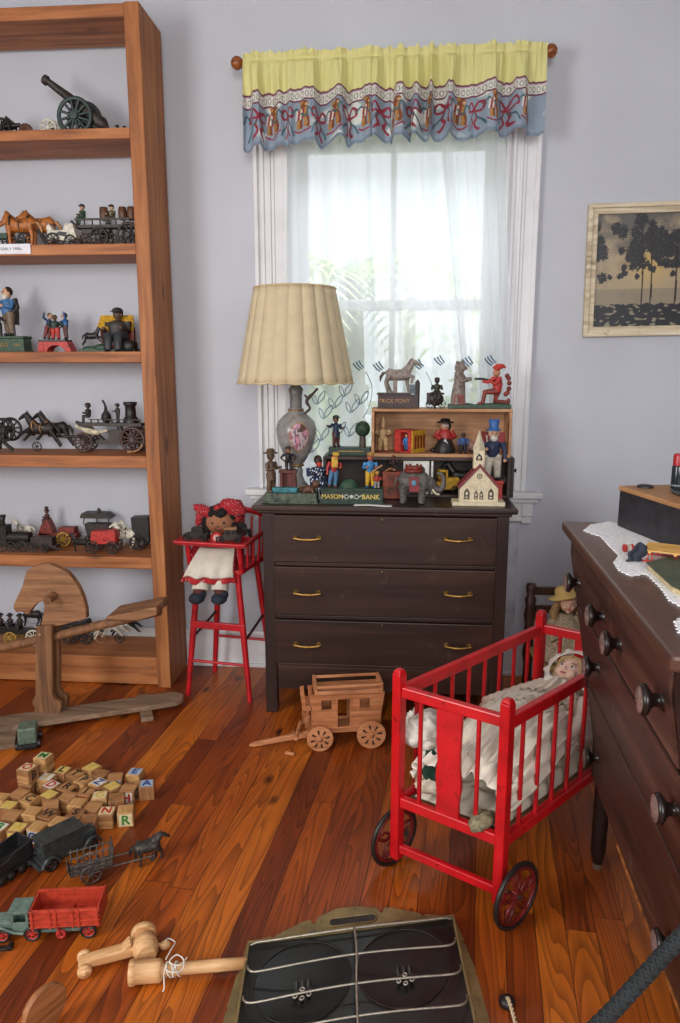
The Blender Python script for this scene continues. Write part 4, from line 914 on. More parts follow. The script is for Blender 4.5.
part(T, 'guard_rail', IRON2, lambda m: (m.box2((8, -6.5, 32), (60, -5.8, 33)), [m.cyl((10+i*7, -6, 29), (10+i*7, -6, 32.5), .8, seg=6) for i in range(8)]))
part(T, 'side_plume', paint('#c3b89c', .6, .2, 60), lambda m: m.tube(spline([(-6, -6.2, 26), (4, -6.2, 22), (16, -6.2, 20), (26, -6.2, 22)], 4), [1.5]*4+[3]*5+[1.6]*4, 8))
wheels(T, [(1, 10, 10, -7), (1, 10, 10, 7), (51, 13, 13, -7), (51, 13, 13, 7)], paint('#46302a', .5, .25, 80, worn='#6a4a3c'), n=12)
part(T, 'boiler', BLK, lambda m: m.lathe([(7.5, 0), (7.5, 4), (5.4, 6), (5, 16), (6.5, 18), (6.5, 20.5), (0, 20.5)], (48, 0, 29), 18))
part(T, 'air_dome', IRON, lambda m: (m.lathe([(2.5, 0), (5, 4), (4.5, 8), (1.6, 12), (1.2, 16), (0, 17)], (23, 0, 29), 14), m.tube([(23, 0, 44), (22, 0, 48), (20, 0, 51)], 1.2, 6)))
m = T.mb(); fig(m, 5, 0, 28, 24, '#4a3a30', '#262322', '#262322', '#262322', 'cap', face=-1.2, sit=True, arms=('front', 'front')); T.part('driver', m)
m = T.mb(); fig(m, 35, 0, 29, 19, '#4a3a30', '#2c2826', '#262322', '#262322', 'cap', face=-.8, arms=('front', 'down')); T.part('fireman', m)
part(T, 'rope_end', TAN, lambda m: m.tube(spline([(46, -9, 1.2), (54, -9, 2), (59, -8, 5), (61, -7, 9)], 4), 1.1, 6))
# --- fifth shelf
T = Toy('toy_locomotive', 'black toy locomotive with tender at the left front of the fifth shelf', 'toy train', 26, -.22, shy(4))
part(T, 'boiler', IRON, lambda m: m.cyl((-28, 0, 14), (6, 0, 14), 5.5, seg=16)); part(T, 'cab', IRON, lambda m: m.box2((-30, -6, 6), (-16, 6, 26)))
part(T, 'chimney', IRON, lambda m: m.lathe([(3, 0), (2.4, 8), (4, 14), (0, 14)], (-22, 0, 22), 12))
part(T, 'tender', IRON2, lambda m: (m.box2((8, -5, 6), (30, 5, 15)), m.box2((-30, -5, 5), (34, 5, 7)), m.tube([(28, -2, 4), (38, -2, 3)], 1, 6)), bevel=.3)
wheels(T, [(-22, 5.5, 5.5, -6), (-12, 5.5, 5.5, -6), (-1, 6, 6, -6), (10, 5.5, 5.5, -6), (22, 4.5, 4.5, -6), (-12, 5.5, 5.5, 6), (22, 4.5, 4.5, 6)], IRON2, n=8)
T = Toy('toy_hose_wagon', 'dark red fire wagon with yellow wheels and driver, pulled by a white horse', 'toy fire engine', 56, -.1, shy(4))
m = T.mb(); horse(m, -32, 0, 4, 22, 'gallop', WHT, WHT, -1, BLK); T.part('horse', m)
part(T, 'body', RUST, lambda m: (m.box2((-14, -5, 8), (24, 5, 13)), m.prism([(-16, 10), (-12, 20), (-6, 28), (-2, 20), (0, 12)], -5, 5), m.box2((6, -5, 13), (22, 5, 19)), m.tube([(-24, 0, 8), (-12, 0, 9)], 1, 6)), bevel=.3)
wheels(T, [(-4, 5.5, 5.5, -6.5), (11, 7.5, 7.5, -6.5)], GOLD, n=10); wheels(T, [(-4, 5.5, 5.5, 6.5), (11, 7.5, 7.5, 6.5)], GOLD, n=10)
m = T.mb(); fig(m, -7, 0, 20, 19, '#6a4a38', '#4a2420', '#3a201c', '#3a201c', 'top', face=-.9, sit=True, arms=('front', 'front')); T.part('driver', m)
T = Toy('toy_carriage', 'dark roofed carriage standing behind the red coal cart', 'toy carriage', 100, -.075, shy(4))
part(T, 'body', IRON2, lambda m: (m.prism([(-10, 8), (-13, 22), (12, 22), (9, 8)], -5, 5), m.tube([(-14, -4, 22), (-12, -4, 30)], .7, 5), m.tube([(12, -4, 22), (12, -4, 30)], .7, 5), m.tube([(0, -4, 22), (0, -4, 30)], .7, 5)), bevel=.3)
part(T, 'roof', IRON2, lambda m: (m.prism([(-16, 29), (-14, 33), (10, 33), (15, 29), (14, 28), (-15, 28)], -7, 7), m.lathe([(2.4, 0), (1.6, 3), (0, 5)], (1, 0, 33), 10))); wheels(T, [(-8, 5.5, 5.5, -6), (8, 5.5, 5.5, -6), (-8, 5.5, 5.5, 6), (8, 5.5, 5.5, 6)], IRON2)
T = Toy('toy_coal_cart', 'bright red toy coal cart pulled by a small black horse, fifth shelf front', 'toy cart', 106, -.215, shy(4))
part(T, 'box', REDP, lambda m: (m.prism([(-13, 9), (-12, 22), (6, 22.5), (7, 24), (11, 23), (13, 20), (12, 10)], -5.5, 5.5), m.box2((-13, -6.2, 14), (12, -5.5, 15.2)), m.torus((2, -6, 15), 2, .6, 'y', 12, 5)), bevel=.4)
wheels(T, [(-11, 6.5, 6.5, -7), (9, 6.5, 6.5, -7), (-11, 6.5, 6.5, 7), (9, 6.5, 6.5, 7)], IRON2); part(T, 'shafts', IRON, lambda m: m.tube([(-12, -4, 8), (-22, -4, 11), (-34, -4, 12)], .9, 6).tube([(-12, 4, 8), (-22, 4, 11), (-34, 4, 12)], .9, 6))
m = T.mb(); horse(m, -26, 0, 0, 20, 'walk', IRON, IRON, -1, IRON2); T.part('horse', m)
T = Toy('toy_coach', 'black toy coach with white horses at the right end of the fifth shelf', 'toy carriage', 142, -.14, shy(4))
for dy, dx in ((-4, -14), (4, -11)): m = T.mb(); horse(m, dx, dy, 2, 27, 'prance', WHT, WHT, -1, BLK); T.part('horse', m)
part(T, 'body', BLK, lambda m: (m.prism([(-7, 16), (-8, 33), (10, 34), (10, 8), (-2, 9)], -6, 6), m.tube([(-8, -5, 14), (-4, -5, 24)], 1, 5)), bevel=.5); wheels(T, [(-2, 8, 8, -7.5), (-2, 8, 8, 7.5)], IRON)
# --- bottom shelf
T = Toy('toy_wagon_team', 'black toy wagon carrying dark riders, with yellow front wheel, bottom shelf left', 'toy wagon', 18, -.17, shy(5))
part(T, 'body', IRON, lambda m: (m.box2((-26, -5, 11), (22, 5, 15)), m.box2((-22, -5, 15), (4, -4, 19)), m.box2((-22, 4, 15), (4, 5, 19)))); wheels(T, [(-4, 7, 7, -6.5), (-4, 7, 7, 6.5)], GOLD, n=10); wheels(T, [(20, 8.5, 8.5, -6.5), (20, 8.5, 8.5, 6.5)], WHT, n=10)
for x in (-16, -6, 4): m = T.mb(); fig(m, x, 0, 14, 19, '#5a3a30', '#2a2220', '#2a2220', '#2a2220', 'brim', face=-.5, sit=True, arms=('front', 'out')); T.part('rider', m)
m = T.mb(); horse(m, 16, 2, 18, 24, 'prance', IRON, IRON, -1, IRON2); T.part('horse', m)
T = Toy('toy_gig', 'white-railed black gig with dark wheels behind white galloping horses, bottom shelf', 'toy cart', 76, -.13, shy(5))
part(T, 'body', IRON, lambda m: (m.prism([(-18, 14), (-14, 22), (2, 20), (14, 24), (16, 20), (4, 14)], -5, 5), m.tube([(4, 0, 18), (16, 0, 25), (20, 0, 13), (30, 0, 12)], 1.1, 6)), bevel=.3)
part(T, 'seat_rail', WHT, lambda m: m.tube(spline([(-8, -4, 24), (-2, -4, 26), (4, -4, 24.5)], 4), 1.3, 6)); wheels(T, [(-3, 10, 10, -6.5), (-3, 10, 10, 6.5), (13, 8, 8, -6.5)], IRON2, n=10)
part(T, 'horse_front_wheel', IRON2, lambda m: m.wheel((45, 0, 5), 5, 8))
for x, y, mt in ((36, -6, WHT), (41, 0, WHT), (49, 6, IRON)): m = T.mb(); horse(m, x, y, 5, 27, 'gallop', mt, mt, 1, BLK); T.part('horse', m)
part(T, 'support_loop', TAN, lambda m: m.torus((27, -3, 5.4), 4.6, .6, 'y', 16, 5))
# ================================================================ the two stacked display boxes on the chest
TZ = DZ+.0005; BY = -.275                      # front of the boxes
def zof(v, Y): return atY(440, v, Y).z
M_BX = wood('#b98a62', '#8d6340', '#cfa27a', 1.6, 'x', .6); M_BXD = wood('#3a2a24', '#241a17', '#4a362d', 1.2, 'x', .5)
# lower dark open cabinet
lx0, lx1 = atY(323, 480, BY).x, atY(511, 480, BY).x; lz1 = zof(457.5, BY); ml = atY(371, 470, BY).x
cb_ = thing('display_cabinet', 'low dark open-fronted cabinet on the chest, under the light wood box', 'cabinet', ((lx0+lx1)/2, BY+.08, TZ)); co = cb_.location
def cpart(name, mat, a, b, bev=.002): return MB().m(mat).box2([a[i]-co[i] for i in range(3)], [b[i]-co[i] for i in range(3)]).build(name, cb_, bevel=bev)
cpart('top_panel', M_BXD, (lx0, BY, lz1-.014), (lx1, -.105, lz1)); cpart('bottom_panel', M_BXD, (lx0, BY, TZ), (lx1, -.105, TZ+.012))
for a in (lx0, ml-.006, lx1-.016): cpart('side_panel', M_BXD, (a, BY+.001, TZ+.012), (a+.016, -.105, lz1-.014))
cpart('back_panel', M_BXD, (lx0, -.112, TZ+.012), (lx1, -.105, lz1-.014))
d0 = atY(501, 480, BY-.0).x; m = MB().m(paint('#2a211f', .45, .15, 30)).box2((lx1-co.x, BY-.0-co.y, .002), (lx1+.012-co.x, -.12-co.y, lz1-TZ)); dd = m.build('door', cb_, bevel=.002)
kz = zof(471, BY)-TZ; MB().m(BLK).lathe([(.005, 0), (.004, .006), (.009, .010), (.009, .014), (0, .016)], (lx1+.012-co.x, BY+.04-co.y, kz), 14, rot=(0, PI/2, 0)).build('knob', dd)
# upper light crate
ux0, ux1 = atY(371.5, 430, BY).x, atY(512, 430, BY).x; uz0, uz1 = lz1+.0005, zof(409, BY)
ub = thing('wooden_box', 'light wood open box on top of the dark cabinet, holding small banks', 'box', ((ux0+ux1)/2, BY+.08, uz0)); uo = ub.location
def upart(name, a, b): return MB().m(M_BX).box2([a[i]-uo[i] for i in range(3)], [b[i]-uo[i] for i in range(3)]).build(name, ub, bevel=.002)
upart('top_panel', (ux0, BY, uz1-.012), (ux1, -.12, uz1)); upart('bottom_panel', (ux0, BY, uz0), (ux1, -.12, uz0+.014))
for a in (ux0, ux1-.012): upart('side_panel', (a, BY, uz0+.014), (a+.012, -.12, uz1-.012))
upart('back_panel', (ux0+.012, -.126, uz0+.014), (ux1-.012, -.12, uz1-.012))
UZ = uz0+.0145; UT = uz1+.0005; LT = lz1+.0005
CS = 'toy banks and figures on the chest of drawers'
# ---------------------------------------------------------------- on top of the light box
T = Toy('mechanical_bank', 'dark bank lettered TRICK PONY with a grey pony on top, left on the light box', 'toy bank', 396, -.215, UT)
part(T, 'base', paint('#3c2c2a', .5, .2, 60), lambda m: (m.box2((-18, -6, 0), (22, 6, 13)), m.box2((-19, -7, 13), (15, 7, 15)), m.box2((-18.5, -6.5, 0), (22.5, 6.5, 1.5))), bevel=.3)
part(T, 'lettering', TAN, lambda m: m.text('TRICK PONY', 5.4, (-2, -6.1, 7), ext=.4, bold=.01))
m = T.mb(); horse(m, 2, 0, 15, 35, 'prance', paint('#8a8078', .5, .2, 60, worn='#5c524a'), paint('#5a504a', .5), 1); T.part('pony', m)
part(T, 'saddle', RUST, lambda m: m.sph((0, 0, 34), (5, 4.4, 2.2))); part(T, 'post', paint('#7a6e64', .5, .2, 50), lambda m: m.box2((-3, -2, 15), (1, 2, 30)))
part(T, 'trough', paint('#54626c', .5, .2, 60), lambda m: m.prism([(14, 15), (13, 23), (21, 23), (20, 13)], -4, 4)); part(T, 'finial_post', IRON2, lambda m: m.tube([(21, -3, 0), (21, -3, 22), (21, -3, 25), (21, -3, 28)], [2.2, 2.4, 2.4, .6], 10))
T = Toy('toy_motorcycle', 'small dark iron rider on a motorcycle, centre of the light box top', 'toy motorcycle', 435.5, -.215, UT)
part(T, 'motorcycle', IRON2, lambda m: (m.torus((-1, -2, 5), 4.2, 1.2, 'x', 20, 6), m.sph((0, 0, 9), (8, 4, 7)), m.box2((-9, -3, 4), (-5, 3, 15)), m.tube([(-8, -3, 14), (0, -4, 16), (8, -3, 14)], 1, 6)))
part(T, 'wheel', IRON, lambda m: (m.wheel((6, -3, 4), 4, 6), m.wheel((-6, -3, 4), 4, 6)))
m = T.mb(); fig(m, 1, 1, 8, 26, '#3a332c', '#3c3a2c', '#33302a', '#2c2a26', 'cap', face=0, sit=True, arms=('front', 'front')); T.part('rider', m)
T = Toy('mechanical_bank', 'green-based bank of a standing bear and a kneeling hunter in red with a rifle', 'toy bank', 479, -.215, UT)
part(T, 'base', GRN, lambda m: (m.box2((-31, -6, 0), (31, 6, 4)), m.sph((-18, 0, 4), (12, 5, 1.5)), m.sph((15, 0, 4), (14, 5, 1.5))), bevel=.6)
m = T.mb().m(paint('#82756c', .55, .25, 60)); m.tube([(-21, 0, 4), (-21, 0, 14), (-20, 0, 26), (-21, 0, 36)], [8.5, 8, 6.5, 5], 12, flat=.8); m.sph((-20, 0, 40), (5.5, 5, 6)); m.sph((-15.5, 0, 39.5), (3, 2.4, 2.4)); m.sph((-23, -3, 45), 1.6).sph((-18, 3, 45.5), 1.6); m.tube([(-22, -4, 33), (-19, -6, 27), (-12, -5, 28)], [3, 2.6, 2], 8); m.tube([(-18, 4, 32), (-14, 4, 28), (-8, 3, 29)], [3, 2.4, 1.8], 8); T.part('bear', m)
part(T, 'stump', RUST, lambda m: m.prism([(-26, 4), (-25, 13), (-16, 13.5), (-14, 4)], -7.2, 5))
m = T.mb().m(REDP); m.tube([(17, 0, 16), (17.5, 0, 24), (17, 0, 31)], [4.2, 5, 4], 10); m.tube([(14, -4, 30), (7, -5, 26), (2, -4, 27)], [2.4, 2, 1.6], 8); m.tube([(19, -4, 30), (14, -6, 24), (9, -5, 27)], [2.4, 2, 1.6], 8)
m.m(RUST).tube([(16, -2, 17), (5, -3, 16), (3, -3, 5)], [3.6, 2.8, 2], 8).sph((1, -3, 5), (3.4, 1.8, 1.6)); m.tube([(18, 2, 17), (16, 2, 7), (27, 2, 6)], [3.6, 2.8, 2], 8).sph((29, 2, 7), (1.8, 1.8, 3))
m.m(paint('#b57d5c', .5)).sph((16, 0, 35), (3.6, 3.4, 4)); m.m(REDP).tube([(14.5, 0, 37.5), (17, 0, 40.5), (22, 0, 41.5), (25, 0, 40)], [3.8, 3.6, 2, .6], 8); T.part('hunter', m)
part(T, 'cockade', RUST, lambda m: [m.sph((26+3*math.cos(a), 1, 23+9*math.sin(a)), 2.4) for a in (-1.6, -1, -.4, .2, .8, 1.4)])
part(T, 'rifle', BLK, lambda m: m.tube([(-6, -4, 29), (2, -4.6, 29), (10, -5, 27), (14, -5, 25)], [1, 1.2, 1.6, 2], 8))
# ---------------------------------------------------------------- inside the light box
IY = -.215
T = Toy('clown_bank', 'tan toy clown bank with a pointed hat and red feet in the light box', 'figurine', 383, IY, UZ)
m = T.mb(); c = '#b09468'; fig(m, 0, 0, 0, 30, '#b8916c', c, c, c, 'cone', arms=('front', 'front'), wide=1.3, hair=None, shoes='#8a2a22'); T.part('figure', m)
T = Toy('box_bank', 'red and yellow booth bank with a small blue figure inside its doorway', 'toy bank', 408, IY, UZ, rz=R(-36))
part(T, 'box', REDP, lambda m: (m.box2((-12, -7, 0), (-4.5, 9, 22)), m.box2((4.5, -7, 0), (9, 9, 22)), m.box2((-12, 3, 0), (9, 9, 22)), m.box2((-12, -7, 20), (9, 9, 22.5)), m.box2((-12, -7, 0), (9, 9, 1.5))), bevel=.2)
part(T, 'side_panel', YEL, lambda m: m.box2((9, -7, 0), (10.2, 15, 22))); part(T, 'side_lettering', RUST, lambda m: [m.box2((10.2, -4+i*5, 4), (10.6, -1+i*5, 17)) for i in range(4)])
m = T.mb(); fig(m, 0, -3, 1.5, 17, '#c09070', '#2f74b8', '#2f5f96', None, arms=('down', 'down')); T.part('figure', m)
T = Toy('seated_woman_bank', 'plump iron figure in wide black hat, red blouse and black skirt', 'figurine', 444.5, IY, UZ)
m = T.mb(); m.m(BLK).lathe([(10.5, 0), (11, 3), (8, 10), (6, 15), (0, 16)], (0, 0, 0), 20, fn=lambda a: 1+.06*math.sin(6*a)); m.sph((-10, -1, 2.4), (5, 3, 2.4)); T.part('skirt', m)
m = T.mb(); m.m(paint('#9c2a28', .5, .2, 60)).tube([(0,0,12), (0,0,19), (0,0,23)], [6, 7, 4], 12); m.tube([(-6,0,21), (-9.5,-1,16), (-4,-5,14)], [2.8,2.6,2], 8).tube([(6,0,21), (9.5,-1,16), (4,-5,14)], [2.8,2.6,2], 8); T.part('blouse', m)
m = T.mb(); m.m(paint('#c08a6c', .5)).sph((0,0,26), (4.4,4.2,4.4)).sph((0,-4.4,25.5), 1); m.m(paint('#9aa0a4', .5)).sph((0,-4.2,27), (3.4,.8,1)); m.m(paint('#b8bcc0', .5)).prism([(-3, 9), (0, 15), (3, 9), (0, 7)], -7.4, -6); m.m(BLK).sph((3.4,1,26), (2.6,3.5,4)); T.part('head', m)
part(T, 'hat', BLK, lambda m: m.lathe([(8.5, 0), (9, 1), (5, 1.6), (4.6, 4), (0, 4.6)], (0, 0, 29.5), 20))
T = Toy('small_figure', 'small blue-coated iron figure standing on the front lip of the light box', 'figurine', 463, -.262, UZ)
m = T.mb(); fig(m, 0, 0, 0, 21, '#3a2a24', '#33568c', '#26262c', None, arms=('down', 'down'), hair='#241c1a', wide=1.3); T.part('figure', m)
T = Toy('pig_bank', 'small pink animal head bank behind the blue-coated figure', 'toy bank', 471, -.2, UZ)
part(T, 'body', paint('#c79a8c', .5, .15, 60), lambda m: m.sph((0, 0, 6), (6, 5, 6)).sph((-5, -2, 7), (3, 3, 3)).cyl((-3, 0, 10), (-4, 0, 13), 1.4, .4)); part(T, 'nose_band', BLK, lambda m: m.torus((0, -3, 4.5), 3, 1, 'y', 14, 6))
T = Toy('shield_plaque', 'dark red shield shape leaning in the light box behind the top-hatted man', 'plaque', 493, -.155, UZ)
part(T, 'shield', paint('#8a2226', .45, .2, 50), lambda m: m.prism([(-13, 20), (-5, 18.5), (0, 20.5), (5, 18.5), (13, 20), (10, 9), (0, 0), (-10, 9)], -1.2, 1.2), bevel=.3); part(T, 'pale_stripe', paint('#c8beb0', .6), lambda m: m.prism([(-8, 16.5), (-6, 16), (-5, 8), (-7, 9)], -1.6, -1.2))
# ---------------------------------------------------------------- front row on the chest
T = Toy('mechanical_bank', 'cream-trousered man in blue top hat and navy coat on a red pedestal', 'toy bank', 492, -.335, TZ)
part(T, 'pedestal', REDP, lambda m: (m.box2((-9, -6, 0), (9, 6, 18)), m.box2((-10, -7, 18), (10, 7, 21)), m.box2((-10, -7, 0), (10, 7, 2))), bevel=.4)
m = T.mb(); fig(m, -1, -1, 21, 52, '#d0a080', '#26304e', '#c9c2b2', '#2f5f9c', 'top', arms=('front', 'down'), coat=False, beard='#d8d2c6', hair='#c9c2b4', wide=1.15, shoes=BLK); T.part('man', m)
part(T, 'carpet_bag', IRON2, lambda m: m.sph((9, -3, 20.5), (4, 3, 3)).torus((9, -3, 23.5), 2, .6, 'y', 12, 5))
m = T.mb().m(paint('#222a44', .5)); m.tube([(3, 2.5, 46), (4, 3, 38), (4.5, 3, 33)], [4, 3.4, 1.5], 8).tube([(-5, 2.5, 46), (-6, 3, 38), (-6.5, 3, 33)], [4, 3.4, 1.5], 8); T.part('coat_tail', m)
T = Toy('church_bank', 'cream toy church with maroon roof and tall steeple, front right of the chest', 'toy church', 478, -.43, TZ)
CR = paint('#d6c9aa', .55, .08, 60, worn='#a08a68'); MAR = paint('#7c2f34', .5, .15, 60)
part(T, 'base', CR, lambda m: m.box2((-26, -9, 0), (25.5, 13, 4)), bevel=.4)
part(T, 'body', CR, lambda m: m.prism([(-19, 4), (18.5, 4), (18.5, 17), (0, 38), (-19, 17)], -6, 11))
part(T, 'roof', MAR, lambda m: (m.prism([(-20.5, 17.2), (-20, 20), (0, 41.8), (0, 38.6), (-20.5, 16)], -7.2, 12), m.prism([(20, 17.2), (19.5, 20), (0, 41.8), (0, 38.6), (20, 16)], -7.2, 12)))
part(T, 'steeple', CR, lambda m: (m.box((-1, 0, 46), (10.5, 9, 18)), m.lathe([(6.2, 55), (0, 75)], (-1, 0, 0), 4)), bevel=.2)
part(T, 'steeple_window', BLK, lambda m: (m.prism([(-4, 45), (2, 45), (2, 48), (-1, 52), (-4, 48)], -4.9, -4.5), m.m(CR).sph((-1, -4.9, 47.5), (1.4, .4, 1.8))))
def archwin(x, z, w_, h_):
    def f(m): m.prism([(x-w_, z), (x+w_, z), (x+w_, z+h_), (x, z+h_*1.5), (x-w_, z+h_)], -6.5, -6); m.m(CR).sph((x, -6.5, z+h_*.75), (w_*.5, .3, h_*.25)).sph((x, -6.5, z+h_*.25), (w_*.6, .3, .8))
    return f
for x in (-12, 11.5): part(T, 'window', paint('#4a463c', .5), archwin(x, 6.5, 2.6, 7.5))
for x in (-3, 2.2): part(T, 'door', paint('#4a463c', .5), archwin(x, 6.5, 1.7, 6))
part(T, 'door_canopy', CR, lambda m: m.prism([(-5.4, 17), (4.6, 17), (-.4, 22.5)], -7, -6)); part(T, 'rose_window', paint('#5a5448', .5), lambda m: m.torus((0, -6.2, 29.5), 2.2, .5, 'y', 16, 5).sph((0, -6.2, 29.5), (.8, .4, .8)))
T = Toy('elephant_bank', 'grey iron elephant with red howdah blanket and raised trunk, front of the chest', 'toy elephant', 418, -.42, TZ)
EG = paint('#57534f', .5, .25, 60, worn='#77706a')
m = T.mb().m(EG); m.tube([(-19, 0, 20), (-15, 0, 22), (-4, 0, 22.5), (6, 0, 22), (10, 0, 21)], [5, 10.5, 11.5, 9.5, 6], 16, flat=.8)
m.sph((10, -1, 20), (7.5, 6, 8)).tube(spline([(15, -1, 18), (20, -1.5, 14), (24, -1.5, 17), (25, -1.5, 24), (22, -1.5, 30), (18, -1.5, 30)], 4), [4.2, 4, 3.8, 3.6, 3.3, 3.1, 3, 2.9, 2.8, 2.7, 2.6, 2.5, 2.4, 2.3, 2.2, 2.1, 2, 1.9, 1.8, 1.7, 1.6], 10)
for x, y in ((-15, -5), (-15, 5), (3, -5), (3, 5)): m.tube([(x, y, 18), (x+.5, y, 8), (x, y, 1)], [5, 3.8, 3.6], 10)
m.tube([(-21, 0, 26), (-24, 0, 18), (-23, 0, 12)], [1.2, 1, .8], 6); T.part('body', m, remesh=.55, smooth=2)
part(T, 'ear', paint('#4a4643', .5, .2, 60), lambda m: m.sph((7, -6.5, 20), (4.4, 1.2, 6.5), (0, .25, .25))); part(T, 'ear', paint('#4a4643', .5, .2, 60), lambda m: m.sph((7, 6, 20), (4.4, 1.2, 6.5), (0, .25, -.25)))
for y in (-4, 2): part(T, 'tusk', paint('#d8cfae', .4), lambda m: m.tube(spline([(14, y, 15), (17, y-1, 11), (21, y-1, 10)], 4), [1.2]*4+[.9]*4+[.4], 8))
part(T, 'howdah', RUST, lambda m: (m.torus((-5, 0, 33), 8, 1.8, 'z', 20, 7), m.torus((-5, 0, 36), 7, 1.4, 'z', 20, 7), m.sph((-5, 0, 32), (8, 6, 2.4)), [m.sph((-5+7*math.cos(a), 6*math.sin(a), 38), 1.4) for a in (0, 1, 2.1, 3.1, 4.2, 5.2)]))
part(T, 'saddle_cloth', paint('#7a2a2c', .6, .2, 60), lambda m: m.add([(-10, -9.4, 28), (0, -9.6, 28), (1, -10.3, 13), (-9, -10.3, 13), (-10, -8.6, 28), (0, -8.8, 28), (1, -9.3, 13), (-9, -9.3, 13)], [(3,2,1,0), (4,5,6,7), (0,1,5,4), (1,2,6,5), (2,3,7,6), (3,0,4,7)])); part(T, 'cloth_medallion', paint('#5b8aa0', .6), lambda m: m.sph((-4.5, -10.2, 22), (2.6, .6, 3)))
T = Toy('toy_truck', 'small yellow toy truck with an open cab inside the dark cabinet', 'toy truck', 445, -.235, TZ+.0122, rz=R(12))
part(T, 'body', YEL, lambda m: (m.prism([(-13, 5), (-13, 12), (-6, 12), (-6, 16), (13, 16), (14, 8), (8, 4)], -5, 5),), bevel=.5); part(T, 'cab', YEL, lambda m: (m.box2((-8, -5, 15), (-6.5, 5, 23)), m.box2((-.5, -5, 15), (1, 5, 23)), m.box2((-8, -5, 22), (1, 5, 24))))
wheels(T, [(-8, 4, 4, -6), (8, 4, 4, -6), (-8, 4, 4, 6), (8, 4, 4, 6)], BLK, n=6)
T = Toy('toy_horse', 'black iron horse standing deep inside the dark cabinet', 'toy horse', 460, -.17, TZ+.0122)
m = T.mb(); horse(m, 0, 0, 0, 31, 'stand', BLK, BLK, -1); T.part('horse', m)
T = Toy('white_card', 'white-edged card with a dark centre standing in the cabinet behind the elephant', 'card', 415.5, -.262, TZ+.0122)
part(T, 'card', paint('#dcdad2', .6, .03, 30), lambda m: m.box2((-12.5, -.5, 0), (13, .5, 33))); part(T, 'dark_print', BLK, lambda m: m.prism([(-7, 0), (-7, 25), (-5, 28), (7, 28), (9, 25), (9, 0)], -.8, -.5)); part(T, 'white_slip', paint('#e4e2dc', .6), lambda m: m.box2((15, -.5, 0), (17, .5, 33)))
T = Toy('pulpit_bank', 'rust-coloured box bank with a small dark man leaning over its top', 'toy bank', 392, -.315, TZ)
part(T, 'box', paint('#8a3c22', .45, .35, 30, worn='#4a2016'), lambda m: m.box((0, 0, 14), (19, 10, 27)), bevel=.5)
m = T.mb(); fig(m, 1, 0, 27, 19, '#6a4030', '#3a2a26', '#3a2a26', '#5a3226', 'cap', sit=True, arms=('front', 'out')); T.part('figure', m)
part(T, 'ladle', TAN, lambda m: m.tube([(-7, -4, 28), (-2, -6, 31), (3, -5, 29)], 1, 6))
# MASON BANK
T = Toy('mechanical_bank', 'green bank lettered MASON BANK with two bricklayers on top', 'toy bank', 352, -.43, TZ)
DG = paint('#20382c', .5, .2, 60, worn='#3f5446')
part(T, 'base', DG, lambda m: (m.box2((-30, -8, 0), (31, 8, 13)), m.box2((-31, -9, 13), (31, 9, 15.5)), m.box2((-31, -9, 0), (32, 9, 2))), bevel=.4)
part(T, 'lettering', paint('#cdb25a', .45), lambda m: m.text('MASON', 6.2, (-19, -8.1, 7.4), ext=.5, bold=.015)); part(T, 'lettering', paint('#cdb25a', .45), lambda m: m.text('BANK', 6.6, (19, -8.1, 7.4), ext=.5, bold=.015))
part(T, 'scroll_ornament', paint('#b9bdae', .45), lambda m: (m.torus((-5, -8.3, 7.5), 2, .5, 'y', 12, 5), m.torus((5, -8.3, 7.5), 2, .5, 'y', 12, 5), m.sph((0, -8.3, 7.5), (2, .6, 2)), m.tube([(-10, -8.3, 9), (-7, -8.3, 7)], .6, 5), m.tube([(10, -8.3, 9), (7, -8.3, 7)], .6, 5)))
m = T.mb(); fig(m, -20, 0, 15.5, 35, '#b5654a', '#9e2c2c', '#4a7396', '#c9a23c', 'cap', face=.3, arms=('down', 'front'), shoes='#6e2c22', lean=.12); m.m(YEL).box2((-20, -4.2, 36), (-14, -2.6, 46)); T.part('mason', m)
m = T.mb(); fig(m, 18, 0, 15.5, 35, '#b5654a', '#3f83b8', '#c99f2e', '#9a7030', 'cap', face=.2, arms=('front', 'front'), shoes='#2f5f8a'); T.part('hod_carrier', m)
m = T.mb(); fig(m, 25, -3, 15.5, 20, '#b07a50', '#a83028', '#8a8a84', '#c9a23c', 'cap', sit=True, arms=('front', 'front')); T.part('helper', m)
part(T, 'mortar_heap', paint('#22452f', .6, .2, 40), lambda m: m.sph((-3, 0, 15.5), (9.5, 6, 8.5))); part(T, 'trowel_board', TAN, lambda m: m.box((24, -5, 35), (14, 1.4, 1.4), (0, -.6, 0)))
T = Toy('clown_figure', 'figure in blue spotted clothes with a red scarf, left of MASON BANK', 'figurine', 318.5, -.34, TZ)
m = T.mb(); fig(m, 0, 0, 0, 43, '#3a2620', dots('#22304e', '#dfe3e8', 90, .3), dots('#22304e', '#dfe3e8', 90, .3), None, face=.5, arms=('front', 'front'), wide=1.5, hair='#201614', beard='#b23222'); T.part('figure', m)
T = Toy('mechanical_bank', 'brown and green bank with a hatted man facing a figure at a red desk', 'toy bank', 292, -.43, TZ)
part(T, 'base', paint('#4b5446', .55, .35, 50, worn='#7a6248'), lambda m: (m.box2((-26, -9, 1.5), (26, 8, 10)), m.box2((-29, -11, 0), (27, 9, 1.8))), bevel=.4)
part(T, 'water_strip', paint('#2f7a86', .5, .3, 60, worn='#4a5a50'), lambda m: m.box2((-19, -5, 10), (6, 3, 15)), bevel=.8)
BW_ = '#5a4632'
m = T.mb(); fig(m, -20.5, -2, 10, 41, BW_, BW_, BW_, BW_, 'brim', face=1.1, arms=('front', 'front'), coat=True, hair=None, shoes=BW_); T.part('standing_man', m)
